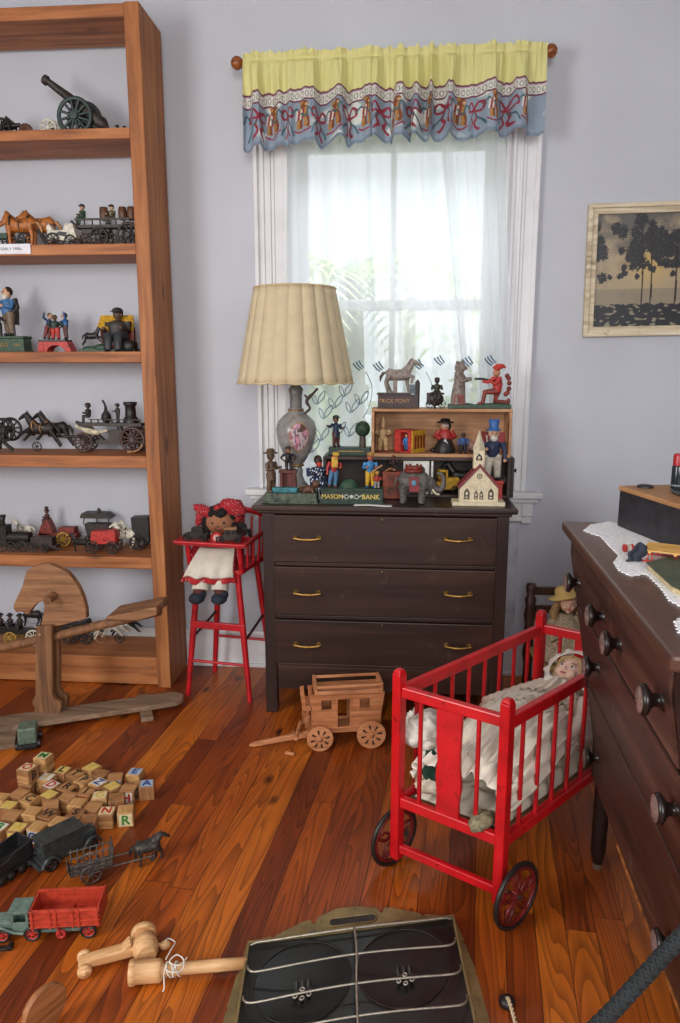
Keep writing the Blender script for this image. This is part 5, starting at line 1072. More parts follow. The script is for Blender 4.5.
part(T, 'desk', paint('#5a241c', .45, .2, 50), lambda m: (m.box2((-12, 0, 14), (-9, 8, 31)), m.box2((1, 0, 14), (4, 8, 31)), m.box2((-13, -1, 29), (5, 9, 32)), m.box2((-12, 6, 10), (4, 8, 31))), bevel=.3)
m = T.mb(); fig(m, -4, 6, 32, 27, '#a8785a', '#1e1c22', '#1e1c22', '#2a221e', 'cap', face=.2, sit=True, arms=('hip', 'hip')); T.part('seated_figure', m)
m = T.mb().m(BRN); m.sph((17, 0, 13), (7, 4, 4)).sph((24, 0, 18), (4, 3, 4)).tube([(12, 0, 14), (8, 0, 12)], 1.5, 6).tube([(20, -2, 14), (22, -3, 10)], 1.5, 6).tube([(14, -2, 13), (12, -3, 10)], 1.5, 6); T.part('crouching_animal', m)
# upper left: bank on the dark cabinet
T = Toy('mechanical_bank', 'green bank with a boy in dark coat beside a round clipped tree', 'toy bank', 350, -.215, LT)
part(T, 'base', DG, lambda m: (m.box2((-21, -7, 0), (21, 7, 8)), m.box2((-21.5, -7.5, 0), (21.5, 7.5, 1.5))), bevel=.4); part(T, 'gilt_line', GOLD, lambda m: m.box2((-12, -7.4, 4), (14, -7, 4.8)))
m = T.mb(); fig(m, -14, 0, 8, 31, '#6a4a3c', '#26344e', '#5a2c28', '#33302e', 'cap', face=.8, arms=('out', 'front'), coat=True); T.part('boy', m)
part(T, 'tree', paint('#24402a', .6, .3, 90, bump=.8), lambda m: m.sph((12.5, 0, 26), (7.5, 7, 8))); part(T, 'tree_trunk', paint('#4a4038', .6, .2, 60), lambda m: m.cyl((12.5, 0, 8), (12.5, 0, 21), 3.6, 3))
T = Toy('paper_slip', 'white paper slip lying at the front edge in front of MASON BANK', 'paper', 373, -.492, TZ)
part(T, 'paper', paint('#dedcd6', .7, .03, 30), lambda m: m.grid(lambda a, b: (-19+38*a, -3+7*b, .3+.4*math.sin(a*5)+.5*b), 12, 2), solid=.25)
# ---------------------------------------------------------------- lamp
T = Toy('table_lamp', 'table lamp with cream pleated shade and painted grey urn body', 'lamp', 297, -.305, TZ); q = 496-T.v
LB = paint('#8d8a88', .25, .12, 30); BR = paint('#9c7f4a', .35, .2, 60, metal=.7)
part(T, 'foot', paint('#4d4a48', .35, .2, 40), lambda m: m.lathe([(16.5, 0), (16.5, 3), (15.5, 5), (15, 8), (12, 9.5), (0, 10)], (0, 0, 0), 32)); part(T, 'pedestal', LB, lambda m: m.lathe([(12, 9), (11, 13), (8, 16), (6, 22), (6.2, 27), (5, 30), (5, 33)], (0, 0, 0), 28))
part(T, 'gilt_ring', BR, lambda m: (m.torus((0, 0, 32), 6.5, 1.2, 'z', 28, 6), m.torus((0, 0, 11), 11.5, 1.2, 'z', 28, 6)))
part(T, 'urn', LB, lambda m: m.lathe([(5, 32), (8, 35), (14, 45), (18.5, 57), (20, 67), (18, 75), (12, 81), (8, 84), (7, 88)], (0, 0, 0), 40))
part(T, 'gilt_collar', BR, lambda m: m.torus((0, 0, 86), 7.2, 1, 'z', 28, 6)); part(T, 'neck', paint('#6f6c6a', .3, .12, 30), lambda m: m.lathe([(6, 86), (6, 100), (7.4, 106), (6, 108), (2, 112), (2, 122)], (0, 0, 0), 24))
part(T, 'branch_handle', paint('#3a2c22', .45, .2, 60), lambda m: m.tube(spline([(9, -2, 83), (14, -3, 88), (11, -3, 95), (18, -3, 103), (22, -3, 107)], 5), [1.3]*8+[1.8]*6+[1.2]*7, 8).tube([(12, -3, 97), (9, -3, 101)], 1, 6))
# painted oval on the front of the urn: a plain rose bouquet in pink and mauve
NU, NW = 60, 60
m = T.mb().m(vcol_mat('urn_painting', .3)); prof = lambda z: 8+(12.0 if False else 0)
def urn_r(z):
    pr = [(8, 35), (14, 45), (18.5, 57), (20, 67), (18, 75), (12, 81)]
    for (r0, z0), (r1, z1) in zip(pr, pr[1:]):
        if z0 <= z <= z1: return r0+(r1-r0)*(z-z0)/(z1-z0)
    return pr[-1][0]
cols = []; V = []
for j in range(NW):
    for i in range(NU):
        a = 2*PI*i/NU; rr = j/(NW-1); du, dz = .52*rr*math.cos(a), 14.5*rr*math.sin(a); z = 61+dz; ph = -PI/2+.28+du; r_ = urn_r(z)+.35
        V.append((r_*math.cos(ph), r_*math.sin(ph), z)); n_ = noise.noise(Vector((du*4, dz*.13, 2))); n2 = noise.noise(Vector((du*8, dz*.28, 7)))
        c = Vector(lin('#b7a7a6')[:3]); 
        if n_ > .05: c = Vector(lin('#9a5f74')[:3])
        if n_ > .25: c = Vector(lin('#c08a98')[:3])
        if n2 > .25: c = Vector(lin('#6d5468')[:3])
        if dz > 5 and du > -.1 and n_ < .2: c = Vector(lin('#54382e')[:3])
        if rr > .93: c = Vector(lin('#9c7f4a')[:3])
        cols.append(c)
m.add(V, [(j*NU+i, j*NU+(i+1) % NU, (j+1)*NU+(i+1) % NU, (j+1)*NU+i) for j in range(NW-1) for i in range(NU)], True); uo_ = T.part('painted_oval', m)
ca = uo_.data.color_attributes.new('Col', 'FLOAT_COLOR', 'POINT'); ca.data.foreach_set('color', [x for c in cols for x in (*c, 1)])
# shade: scalloped pleated panels
SHM = fabric('#e6d8b6', .85, .03, trans=.35)
zb_, ztp = T.v-383.5, T.v-296.5
def shd(i, j):
    a = 2*PI*i; s = j; n = 20; sc = 1+.05*abs(math.sin(a*n/2))**.7 - .03
    r_ = 55-(55-38)*s; z = zb_+(ztp-zb_)*s - (2.2*abs(math.sin(a*n/2)) if s < .03 else 0)
    return (r_*sc*math.cos(a), r_*sc*math.sin(a), z)
sh = T.part('lamp_shade', T.mb().m(SHM).grid(shd, 320, 12), solid=.5)
def trim_ring(r_, z, n):
    m = T.mb().m(fabric('#cdb88e', .8)); P = [(r_*(1+.05*abs(math.sin(2*PI*k/320*10))**.7-.03)*math.cos(2*PI*k/320), r_*(1+.05*abs(math.sin(2*PI*k/320*10))**.7-.03)*math.sin(2*PI*k/320), z-(1.2*abs(math.sin(2*PI*k/320*10)) if r_ > 50 else 0)) for k in range(321)]
    m.tube(P, .9, 5, cap=False); return T.part('shade_trim', m)
for r_, z in ((55.2, zb_), (38.2, ztp)): trim_ring(r_, z, 20).parent = sh
part(T, 'shade_spider', BR, lambda m: (m.cyl((-38, 0, ztp-4), (38, 0, ztp-4), .6, seg=6), m.cyl((0, -38, ztp-4), (0, 38, ztp-4), .6, seg=6), m.cyl((0, 0, 112), (0, 0, ztp-2), 1.2, seg=8)))
part(T, 'bulb', paint('#e8e4da', .3, .02, 10), lambda m: m.lathe([(4, 122), (4, 128), (9, 140), (9, 148), (5, 155), (0, 157)], (0, 0, 0), 20))
# ================================================================ helpers for cloth and dolls
def lump(m, c, r, amp=.12, freq=3.0, seed=0, rot=(0,0,0), seg=28, rings=18, clamp=None):
    M = Euler(rot).to_matrix()
    if isinstance(r, (int, float)): r = (r, r, r)
    def f(i, j):
        a = 2*PI*i; p = -PI/2+PI*j; d = Vector((math.cos(p)*math.cos(a), math.cos(p)*math.sin(a), math.sin(p)))
        n = noise.noise(d*freq+Vector((seed, 0, 0)))+.45*noise.noise(d*freq*2.7+Vector((0, seed, 0))); k = 1+amp*n
        v = M @ Vector((d.x*r[0]*k, d.y*r[1]*k, d.z*r[2]*k))
        v += Vector(c)
        if clamp is not None and v.z < clamp: v.z = clamp
        return v
    return m.grid(f, seg, rings)
def mat_from(face, up):
    """frame with -Y along face and Z near up"""
    y = -Vector(face).normalized(); z = Vector(up); z = (z-y*z.dot(y)).normalized(); x = y.cross(z)
    return Matrix((x, y, z)).transposed().to_4x4()
def doll_head(parent, loc, face, up, r, skin, lips='#a83a3a', eyes='#2c3440', brows='#6a4a36', build=None, cheeks=None):
    M = Matrix.Translation(loc) @ mat_from(face, up)
    m = MB(T=M).m(skin); m.sph((0, 0, 0), (r*.86, r*.92, r), seg=20, rings=14); m.sph((0, -r*.2, -r*.35), (r*.7, r*.68, r*.62), seg=16, rings=10)
    m.sph((0, -r*.95, -r*.18), (r*.12, r*.15, r*.15)); m.sph((0, -r*.72, -r*.74), (r*.24, r*.2, r*.18))
    for s in (-1, 1): m.sph((s*r*.42, -r*.66, -r*.32), (r*.26, r*.22, r*.24)); m.sph((s*r*.86, 0, -r*.12), (r*.1, r*.16, r*.22))
    h = m.build('head', parent, remesh=r*.07, smooth=3)
    e = MB(T=M)
    for s in (-1, 1):
        e.m(paint('#e6e2da', .25, .02)).sph((s*r*.34, -r*.78, r*.06), (r*.16, r*.09, r*.11)); e.m(paint(eyes, .15, .1)).sph((s*r*.34, -r*.855, r*.06), (r*.075, r*.035, r*.08))
    e.build('eyes', h)
    e = MB(T=M).m(paint(brows, .6))
    for s in (-1, 1): e.tube([(s*r*.2, -r*.86, r*.24), (s*r*.36, -r*.85, r*.3), (s*r*.52, -r*.74, r*.24)], r*.025, 5)
    e.build('eyebrows', h)
    MB(T=M).m(paint(lips, .35)).sph((0, -r*.9, -r*.47), (r*.19, r*.07, r*.065)).build('lips', h)
    if cheeks:
        e = MB(T=M).m(paint(cheeks, .7, .05))
        for s in (-1, 1): e.sph((s*r*.44, -r*.765, -r*.3), (r*.14, r*.13, r*.13))
    return h, M
def hand(parent, loc, d, side, s, skin):
    """small mitten-free doll hand: palm, four fingers and a thumb"""
    d = Vector(d).normalized(); sd = Vector(side).normalized(); m = MB().m(skin); loc = Vector(loc); n = d.cross(sd)
    m.sph(loc+d*s*.5, (s*.42, s*.42, s*.3)); 
    for k in range(4):
        o = sd*(k-1.5)*s*.2; L_ = s*(.55, .65, .6, .45)[k]; m.tube([loc+d*s*.7+o, loc+d*(s*.8+L_*.5)+o*1.15, loc+d*(s*.75+L_)+o*1.2-n*s*.15], [s*.11, s*.1, s*.075], 6)
    m.tube([loc+d*s*.3-sd*s*.3, loc+d*s*.6-sd*s*.6, loc+d*s*.85-sd*s*.62], [s*.13, s*.11, s*.08], 6); return m.build('hand', parent)

# ================================================================ the crib's bedding and dolls
WCL = fabric('#e6e0d4', .9, .05); WCL2 = fabric('#cfc6b4', .9, .06); BIS = paint('#dfb9a3', .3, .05, 20)
bl = thing('crib_blanket', 'crumpled white blanket lining the red crib under the large doll', 'blanket', P1+Vector((0,0,.2365)))
def clr(p): return Vector(p)-Vector((0,0,.2365))
def bf(a, b):
    s = .09+.82*a; t = .05+.9*b; e = min(a, 1-a, b, 1-b)*8; e = min(1, e)
    return clr(cq(s, t, .240+.022*e+.028*e*(noise.noise(Vector((s*5, t*9, 2)))+.5*noise.noise(Vector((s*14, t*22, 5))))+.012*e))
m = MB().m(WCL2).grid(bf, 60, 90); m.build('cloth', bl, solid=.003)
pl = thing('crib_pillow', 'white pillow propped under the head of the large doll in the crib', 'pillow', P1+cq(.45, .88, .335))
m = MB().m(WCL); lump(m, (0,0,0), (.115, .08, .075), .12, 2.5, 3, rot=(.25, 0, sa), seg=32); m.build('cover', pl)
dl = thing('porcelain_doll', 'large doll in a long cream gown and lace bonnet lying in the red crib', 'doll', P1+cq(.5, .5, .27)); dlo = dl.location.copy()
def dq(s, t, z): return P1+cq(s, t, z)-dlo
axis_t, axis_s = ct.normalized(), cs.normalized()
def gown(a, b):
    t = .03+.75*b; th = PI*a; wd = (.142-.06*b)+.025*math.sin(PI*b); cen = .50+.05*(1-b)
    h = .07+.065*math.sin(PI*min(1, b*1.15))+.03*b; zb = .305+.05*b**1.3
    fold = .0075*math.sin(a*58+5*noise.noise(Vector((b*2, a*3, 1)))+b*3)*(1.15-b)+.016*noise.noise(Vector((a*3, b*3, 3)))+.006*noise.noise(Vector((a*16, b*7, 8)))
    q = dq(cen, t, zb)+axis_s*(-math.cos(th))*(wd+fold*1.2)
    return q+Vector((0, 0, math.sin(th)**.8*(h+fold)+.006*math.sin(a*90)))
m = MB().m(fabric('#ece4d4', .9, .06)).grid(gown, 150, 90); gw = m.build('gown', dl, solid=.002)
# pleated yoke panel and lace bands across the gown
def band(b0, b1, lift, mat, name, pleat=70, a0=.12, a1=.88):
    def f(a, b):
        aa = a0+(a1-a0)*a; bb = b0+(b1-b0)*b; p = gown(aa, bb); return p+Vector((0, 0, lift+.003*math.sin(a*pleat*PI)))
    MB().m(mat).grid(f, 160, 6).build(name, gw)
band(.60, .70, .006, fabric('#e4d8c9', .9), 'lace_band'); band(.08, .14, .006, fabric('#e0d8cb', .9), 'hem_ruffle'); band(.80, .99, .010, fabric('#ddd0c0', .9), 'yoke', 40)
hd, HM = doll_head(dl, dq(.47, .90, .458), (-.45, -.42, .78), Vector((axis_t.x, axis_t.y, .35)), .055, BIS, eyes='#3a4a5c', lips='#b8605a')
m = MB(T=HM).m(paint('#a8895c', .6, .25, 200))
for k in range(26):
    a = -1.9+3.8*k/25; rr_ = .055; m.tube([(rr_*.15*math.sin(a), -rr_*.25, rr_*1.02), (rr_*.75*math.sin(a), -rr_*.5, rr_*(.35+.55*math.cos(a))), (rr_*1.0*math.sin(a), -rr_*.12, rr_*(-.2+.6*math.cos(a)))], [.006, .008, .005], 6)
m.sph((0, rr_*.25, rr_*.15), (rr_*.98, rr_*.9, rr_*.98)); m.build('hair', dl)
m = MB(T=HM).m(fabric('#e3dccf', .9))
def bon(i, j):
    a = -2.25+4.5*i; rr_ = .055*(1.22+.42*j)+.0035*math.sin(i*70)*j; return (rr_*math.sin(a), -.022+.012*j-.03*(1-j)*0+.004*math.sin(i*44)*j, rr_*math.cos(a)*.98+.004)
m.grid(bon, 150, 6); m.sph((0, .022, .008), (.068, .05, .068), seg=24, rings=14); m.build('bonnet', dl, solid=.0015)
m = MB(T=HM).m(fabric('#e6e0d6', .9)); m.sph((0, -.055, -.062), (.018, .012, .012)); lump(m, (-.024, -.055, -.066), (.022, .008, .014), .2, 3, 1); lump(m, (.024, -.055, -.066), (.022, .008, .014), .2, 3, 2); m.build('chin_bow', dl)
# sleeves and hands
for (A, B, D) in (((.30, .80, .43), (.20, .66, .425), (.12, .50, .42)), ((.72, .78, .41), (.86, .64, .39), (.84, .50, .37))):
    P = [dq(*A), dq(*B), dq(*D)]; sp_ = spline(P, 12); m = MB().m(fabric('#decdbd', .9)); m.tube(sp_, [.023+.002*math.sin(i*2.2) for i in range(len(sp_))], 16); m.build('sleeve', dl)
    hand(dl, P[2]-(P[1]-P[2])*.05, P[2]-P[1], (0, 0, 1), .022, BIS)
m = MB().m(paint('#8d8468', .8, .2, 60)); lump(m, dq(.80, .015, .262), (.026, .045, .020), .3, 4, 5, rot=(0, 0, ta-PI/2)); m.build('foot', dl)
# the smaller cloth doll at the foot, on the left
d2 = thing('cloth_doll', 'small doll in dark green with white ruffled cap at the foot of the crib', 'doll', P1+cq(.2, .13, .28)); o2 = d2.location.copy()
m = MB().m(fabric('#173a2c', .9)); lump(m, P1+cq(.17, .13, .325)-o2, (.05, .062, .065), .2, 3, 4); m.build('dress', d2)
m = MB().m(fabric('#dcd8cc', .9)); lump(m, P1+cq(.04, .13, .425)-o2, (.07, .062, .052), .28, 3.4, 8, rot=(.2, .1, .5), seg=40, rings=28); m.build('cap', d2)
m = MB().m(fabric('#d8cdb8', .9)); lump(m, P1+cq(.26, .07, .285)-o2, (.055, .02, .022), .35, 5, 2); m.build('lace_hem', d2)
MB().m(BIS).tube([P1+cq(.11, .05, .29)-o2, P1+cq(.13, .12, .31)-o2], [.009, .014], 8).build('arm', d2)
# small white towel spilling at the right-hand side
tw = thing('white_cloth', 'white cloth bunched beside the large doll against the right side of the crib', 'cloth', P1+cq(.82, .62, .3)); o3 = tw.location.copy()
m = MB().m(WCL); lump(m, P1+cq(.78, .70, .33)-o3, (.034, .13, .05), .3, 3.2, 11, rot=(0, 0, ta-PI/2), seg=44, rings=30); m.build('cloth', tw)

# ================================================================ rag doll in the high chair
T = Toy('rag_doll', 'brown cloth rag doll with black hair, red spotted bow and white apron in high chair', 'doll', 216, -.27, .5955)
X = lambda u: u-216
Z = lambda v: T.v-v
RSK = fabric('#9a6648', .9, .05); RDR = dots('#a81f26', '#e0c8c4', 90, .16); APR = fabric('#d6cfc0', .9, .05); YARN = paint('#171312', .9, .3, 300, bump=1.0)
part(T, 'body', RDR, lambda m: m.tube([(X(222), 2, 0), (X(222), 3, 14), (X(223), 4, 28), (X(223), 4, 34)], [17, 14, 11, 5], 14))
def A(m): 
    m.tube(spline([(X(212), 0, 26), (X(200), -8, 16), (X(196), -20, 10)], 5), [5.5]*6+[4.5]*5, 10); m.tube(spline([(X(233), 0, 26), (X(240), -6, 16), (X(236), -20, 10)], 5), [5.5]*6+[4.5]*5, 10)
part(T, 'sleeve', RDR, A)
hz0 = Z(521)
part(T, 'head', RSK, lambda m: m.sph((X(222), 0, hz0), (15, 12.5, 12.5), seg=24, rings=16))
part(T, 'eyes', BLK, lambda m: m.sph((X(217), -11.3, hz0+1), (1.5, .8, 1.3)).sph((X(228), -11.2, hz0+1.5), (1.5, .8, 1.3))); part(T, 'nose', paint('#5a2a20'), lambda m: m.sph((X(222), -12, hz0-2), (1.2, .8, 1)))
part(T, 'mouth', paint('#7a2a26'), lambda m: m.tube([(X(218), -11.3, hz0-4.5), (X(222), -11.7, hz0-6), (X(227), -11, hz0-4.5)], .6, 5))
def yarn(m):
    r = random.Random(5)
    for k in range(150):
        a = r.uniform(0, 2*PI); e = r.uniform(-.5, 1.4); d = Vector((math.cos(a)*math.cos(e), math.sin(a)*math.cos(e), math.sin(e)))
        if d.y < -.45 and d.z < .55: continue
        m.sph(Vector((X(222), 1, hz0+1))+Vector((d.x*15.5, d.y*13, d.z*14)), r.uniform(2.4, 3.6), seg=8, rings=6)
    for sx in (-1, 1):
        for k in range(8): m.sph((X(222)+sx*(14+r.uniform(-2, 3)), -2+r.uniform(-3, 3), hz0-2-k*1.9), r.uniform(2.8, 3.8), seg=8, rings=6)
part(T, 'hair', YARN, yarn)
def bow(m):
    lump(m, (X(208), -3, hz0+11), (13, 6, 5), .22, 3, 2, rot=(0, .45, 0)); lump(m, (X(235), -2, hz0+15), (13, 6, 8), .22, 3, 6, rot=(0, .35, 0)); m.sph((X(221), -5, hz0+14), (4.5, 4, 4.5)); lump(m, (X(239), 3, hz0+10), (6, 7, 12), .25, 3, 9); lump(m, (X(202), 2, hz0+6), (5, 6, 11), .25, 3, 4, rot=(0, .3, 0))
part(T, 'head_scarf', dots('#a3202a', '#d8b8b4', 130, .18), bow)
# skirt and apron falling over the front of the seat
def skirt(i, j):
    a = i; x0, x1 = X(204)*(1-j)+X(188)*j, X(240)*(1-j)+X(242)*j; z = (Z(543)*(1-j)+Z(575)*j); y = -14-18*math.sin(min(1, j*1.4)*PI/2)-1.6*math.sin(a*22+j*2)*j-3*math.sin(a*PI)
    return (x0+(x1-x0)*a, y, z+1.0*math.sin(a*16)*j)
part(T, 'skirt', RDR, lambda m: (m.grid(lambda i, j: (lambda p: (p[0], p[1]+2.0, p[2]-.0))(skirt(i, j)), 60, 16), m.grid(lambda i, j: (X(204)+36*i, 2-16*j, Z(543)+4-4*j), 8, 4)), solid=.8)
part(T, 'apron', APR, lambda m: m.grid(lambda i, j: (lambda p: (p[0], p[1]-.4, p[2]))(skirt(.02+.96*i, j*.80)), 60, 16), solid=.8)
for sx, u0, u1 in ((-1, 208, 204), (1, 227, 226)):
    part(T, 'pantalette', fabric('#cfc8ba', .9), lambda m: m.tube([(X(u0), -22, Z(568)), (X(u0)-1, -27, Z(581)), (X(u0)-1, -28, Z(583))], [7, 8.5, 8], 12))
    part(T, 'leg', paint('#5a2a22', .8), lambda m: m.tube([(X(u0)-1, -27, Z(580)), (X(u1), -28, Z(588))], [5.5, 5], 10))
    part(T, 'shoe', fabric('#232c38', .85), lambda m: m.sph((X(u1), -31, Z(590)), (8, 10, 5.5)).sph((X(u1)+2, -27, Z(587)), (6.5, 6, 5.5)))
# toys on the tray
TRZ = ZT+.0125
def carlet(T, col, n=0):
    part(T, 'body', col, lambda m: (m.prism([(-13, 3), (-13, 7), (-5, 8), (-4, 14), (7, 14), (8, 8), (12, 7), (12, 3)], -4, 4), m.tube([(-12, -5, 6), (-9, -5.5, 8), (-5, -5, 4)], .9, 5), m.tube([(4, -5, 4), (8, -5.5, 8), (12, -5, 4)], .9, 5)), bevel=.5)
    part(T, 'window', paint('#0e0d0d', .3), lambda m: m.box2((-2.5, -4.2, 9.3), (1.5, -3.9, 12.5)).box2((3, -4.2, 9.3), (6, -3.9, 12.5)))
    wheels(T, [(-9, 4, 4, -5), (8, 4, 4, -5), (-9, 4, 4, 5), (8, 4, 4, 5)], BLK, n=8)
T = Toy('toy_car', 'black toy car on the left side of the red high chair tray', 'toy car', 197, -.44, TRZ, rz=R(-5)); carlet(T, IRON)
T = Toy('toy_car', 'black toy car with a tan roof on the middle right of the high chair tray', 'toy car', 229, -.46, TRZ, rz=R(14)); carlet(T, IRON2); part(T, 'roof', TAN, lambda m: m.box2((-5, -4.5, 14), (8, 4.5, 15)))
T = Toy('toy_tractor', 'dark toy wagon with big wheels at the right edge of the high chair tray', 'toy car', 243, -.36, TRZ, rz=R(-60)); part(T, 'body', IRON, lambda m: (m.box2((-12, -3, 6), (10, 3, 10)), m.box2((-10, -3, 10), (-3, 3, 14)))); wheels(T, [(-8, 6, 6, -5), (7, 5, 5, -5), (-8, 6, 6, 5), (7, 5, 5, 5)], BLK, n=8)
T = Toy('red_button_badge', 'small red badge with a pale face leaning on the high chair tray', 'badge', 217, -.48, TRZ); part(T, 'badge', REDP, lambda m: m.lathe([(5.5, 0), (5.5, 1.2), (0, 1.6)], (0, 0, 5.6), 20, rot=(PI/2-.2, 0, 0))); part(T, 'face', paint('#c89088', .5), lambda m: m.lathe([(3.4, 1.5), (0, 2.0)], (0, 0, 5.6), 20, rot=(PI/2-.2, 0, 0)))

# ================================================================ small chair with a straw-hatted doll, behind the crib
CY = -.42
sc = thing('doll_chair', 'small dark turned-post doll chair in the corner behind the red crib', 'chair', (atY(560, 640, CY).x, CY, 0)); sx0 = sc.location.x
xl, xr = atY(533, 610, CY).x-sx0, atY(533, 610, CY).x-sx0+.25; DWD = wood('#3d2419', '#241510', '#54352a', 2, 'z', .4)
zt_ = atY(533, 587, CY).z
for x in (xl, xr):
    m = MB().m(DWD); pr = [(.013, 0), (.016, .1), (.013, .2), (.019, .25), (.014, .3), (.018, .34), (.014, .38), (.019, .42), (.014, .46), (.018, .49), (.011, .505), (.017, zt_-.02), (.014, zt_-.004), (0, zt_)]; m.lathe([(a_*1.35, b_) for a_, b_ in pr], (x, .06, 0), 16); m.build('back_post', sc)
    MB().m(DWD).lathe([(.014, 0), (.017, .12), (.013, .2), (.016, .27), (0, .275)], (x, -.16, 0), 14).build('front_leg', sc)
for z in (.43, .51): MB().m(DWD).box2((xl, .052, z), (xr, .066, z+.035)).build('slat', sc, bevel=.003)
for z in (.1, .18): MB().m(DWD).cyl((xl, -.16, z), (xr, -.16, z), .007).build('rung', sc)
for x in (xl, xr): MB().m(DWD).cyl((x, -.16, .14), (x, .06, .14), .007).build('rung', sc)
MB().m(wood('#8f7448', '#6b5432', None, 6, 'x')).box2((xl, -.17, .262), (xr, .065, .285)).build('woven_seat', sc, bevel=.008)
T = Toy('porcelain_doll', 'straw-hatted doll in a brown floral dress seated on the dark doll chair', 'doll', 563, CY-.035, .286); X = lambda u: u-563; Z = lambda v: T.v-v
FLO = dots('#9c8c72', '#6e5c48', 150, .36)
hd, HM2 = doll_head(T.o, Vector((X(564)*T.k, -.02, Z(600)*T.k)), (-.15, -1, .05), (0, 0, 1), .036, paint('#c99a80', .35, .05), lips='#9c4038')
k_ = T.k
m = MB().m(paint('#8a6a40', .7, .25, 200)); HZ = Z(600)*k_; m.sph((0, .005, HZ), (.042, .034, .042)); m.tube([(-.036, -.01, HZ), (-.05, -.015, HZ-.04), (-.042, -.02, HZ-.08)], [.015, .02, .012], 10); m.tube([(.036, -.01, HZ), (.05, -.015, HZ-.04)], [.015, .016], 10); m.build('hair', T.o)
m = MB().m(paint('#c4a25e', .8, .2, 220, bump=.8)); m.push((-.006, 0, HZ+.026), (-.18, -.22, 0)); m.lathe([(.068, -.004), (.07, 0), (.04, .008), (.036, .03), (.024, .042), (0, .044)], (0, 0, 0), 30, fn=lambda a: 1+.06*math.sin(3*a+1)); m.pop(); m.build('straw_hat', T.o)
def dress(i, j):
    a = 2*PI*i; rr_ = (.03+.085*j**.9)*(1+.10*math.sin(a*9)*j); return (rr_*math.cos(a)+.012*j, rr_*.75*math.sin(a)-.05*j, max(.006, (HZ-.045)*(1-j)+.006))
m = MB().m(FLO).grid(dress, 90, 14); m.build('dress', T.o, solid=.002)
for s in (-1, 1):
    m = MB().m(FLO); m.tube(spline([(s*.03, -.01, HZ-.055), (s*.066, -.03, HZ-.10), (s*.05, -.075, HZ-.14)], 5), [.018]*5+[.022]*3+[.018]*3, 10); m.build('sleeve', T.o); hand(T.o, (s*.05, -.077, HZ-.142), (0, -.6, -.8), (1, 0, 0), .015, paint('#c99a80', .35, .05))
    m = MB().m(paint('#c7bfae', .7)); m.tube([(s*.035, -.09, .02), (s*.04, -.165, .018), (s*.04, -.185, -.05)], [.016, .015, .012], 10); m.build('leg', T.o); MB().m(paint('#3a2c24', .4)).sph((s*.04, -.2, -.06), (.016, .03, .014)).build('shoe', T.o)

# ================================================================ things on the right dresser
def onrd(u, v, z=RH): return atZ(u, v, z)
bxp = onrd(617, 527); rzd = RZ_R
ph = thing('record_player', 'black-sided wooden record player box with round platter on the right dresser', 'record player', (bxp.x, bxp.y, RH+.0035), R(13))
HB = .107
m = MB().m(paint('#26242a', .5, .2, 30, worn='#4c464a')); m.box2((0, -.38, 0), (.36, 0, HB-.012)); m.build('cabinet', ph, bevel=.002)
m = MB().m(wood('#a5774c', '#7a5232', '#bd8f62', 1.6, 'y', .55)); m.box2((-.003, -.383, HB-.012), (.363, .003, HB)); m.build('deck', ph, bevel=.003)
dp = atZ(690, 493, RH+HB+.0035); dloc = Matrix.Rotation(-rzd, 4, 'Z') @ (Vector((dp.x, dp.y, 0))-Vector((bxp.x, bxp.y, 0)))
pr_ = min(.13, .395-.2); cx_, cy_ = .205, -.185
m = MB().m(paint('#3c3c3e', .35, .1, 20, metal=.3)); m.lathe([(.15, 0), (.152, .004), (.148, .008), (.02, .0085), (0, .0085)], (cx_, cy_, HB+.001), 48); m.build('platter', ph)
m = MB().m(BLK).lathe([(.02, 0), (.02, .005), (.016, .007), (0, .007)], (.05, -.035, HB), 20); m.build('dial', ph); m = MB().m(BLK).lathe([(.006, 0), (.004, .008), (.007, .014), (0, .017)], (.16, -.02, HB), 12); m.build('switch', ph)
# bottle standing on the platter: keep its true place in the picture
bp = atZ(677, 489, RH+HB+.0125)
T = Toy('spray_can', 'dark can with a red cap standing on the record player platter', 'can', 677, bp.y, RH+HB+.0135)
part(T, 'can', paint('#20262c', .2, .08, 20), lambda m: m.lathe([(6, 0), (6.3, .8), (6.3, 22), (5.8, 23.5), (0, 23.5)], (0, 0, 0), 24)); part(T, 'cap', paint('#a3202a', .3, .08), lambda m: m.lathe([(5.9, 23.5), (5.9, 33), (5.2, 35), (0, 35)], (0, 0, 0), 24)); part(T, 'grey_band', paint('#7a8088', .3), lambda m: m.lathe([(6.35, 3), (6.35, 4.4)], (0, 0, 0), 24))  # can, red cap and a narrow grey ring low on the can
# lace runner
def flatpoly(name, px, z0, mat, par_label, cat, thick, scallop=0, n=6):
    P = [atZ(u, v, z0) for u, v in px]; c = sum(P, Vector())/len(P); sp_ = []
    for i in range(len(P)):
        a, b = P[i], P[(i+1) % len(P)]; k = max(1, int((b-a).length/.004)) if scallop else 1
        for q in range(k):
            t_ = q/k; p = a.lerp(b, t_); d = (b-a).normalized(); nrm = Vector((d.y, -d.x, 0)); 
            sp_.append(p+nrm*scallop*abs(math.sin((a-P[0]).length*0+t_*k*.004/.016*PI)))
    o = thing(name, par_label, cat, (c.x, c.y, z0)); pts = [p-Vector((c.x, c.y, z0)) for p in sp_]; N = len(pts)
    m = MB().m(mat); m.add([(p.x, p.y, 0) for p in pts]+[(p.x, p.y, thick) for p in pts], [tuple(range(N)), tuple(range(2*N-1, N-1, -1))]+[(i, (i+1) % N, (i+1) % N+N, i+N) for i in range(N)]); return o, m, pts, c
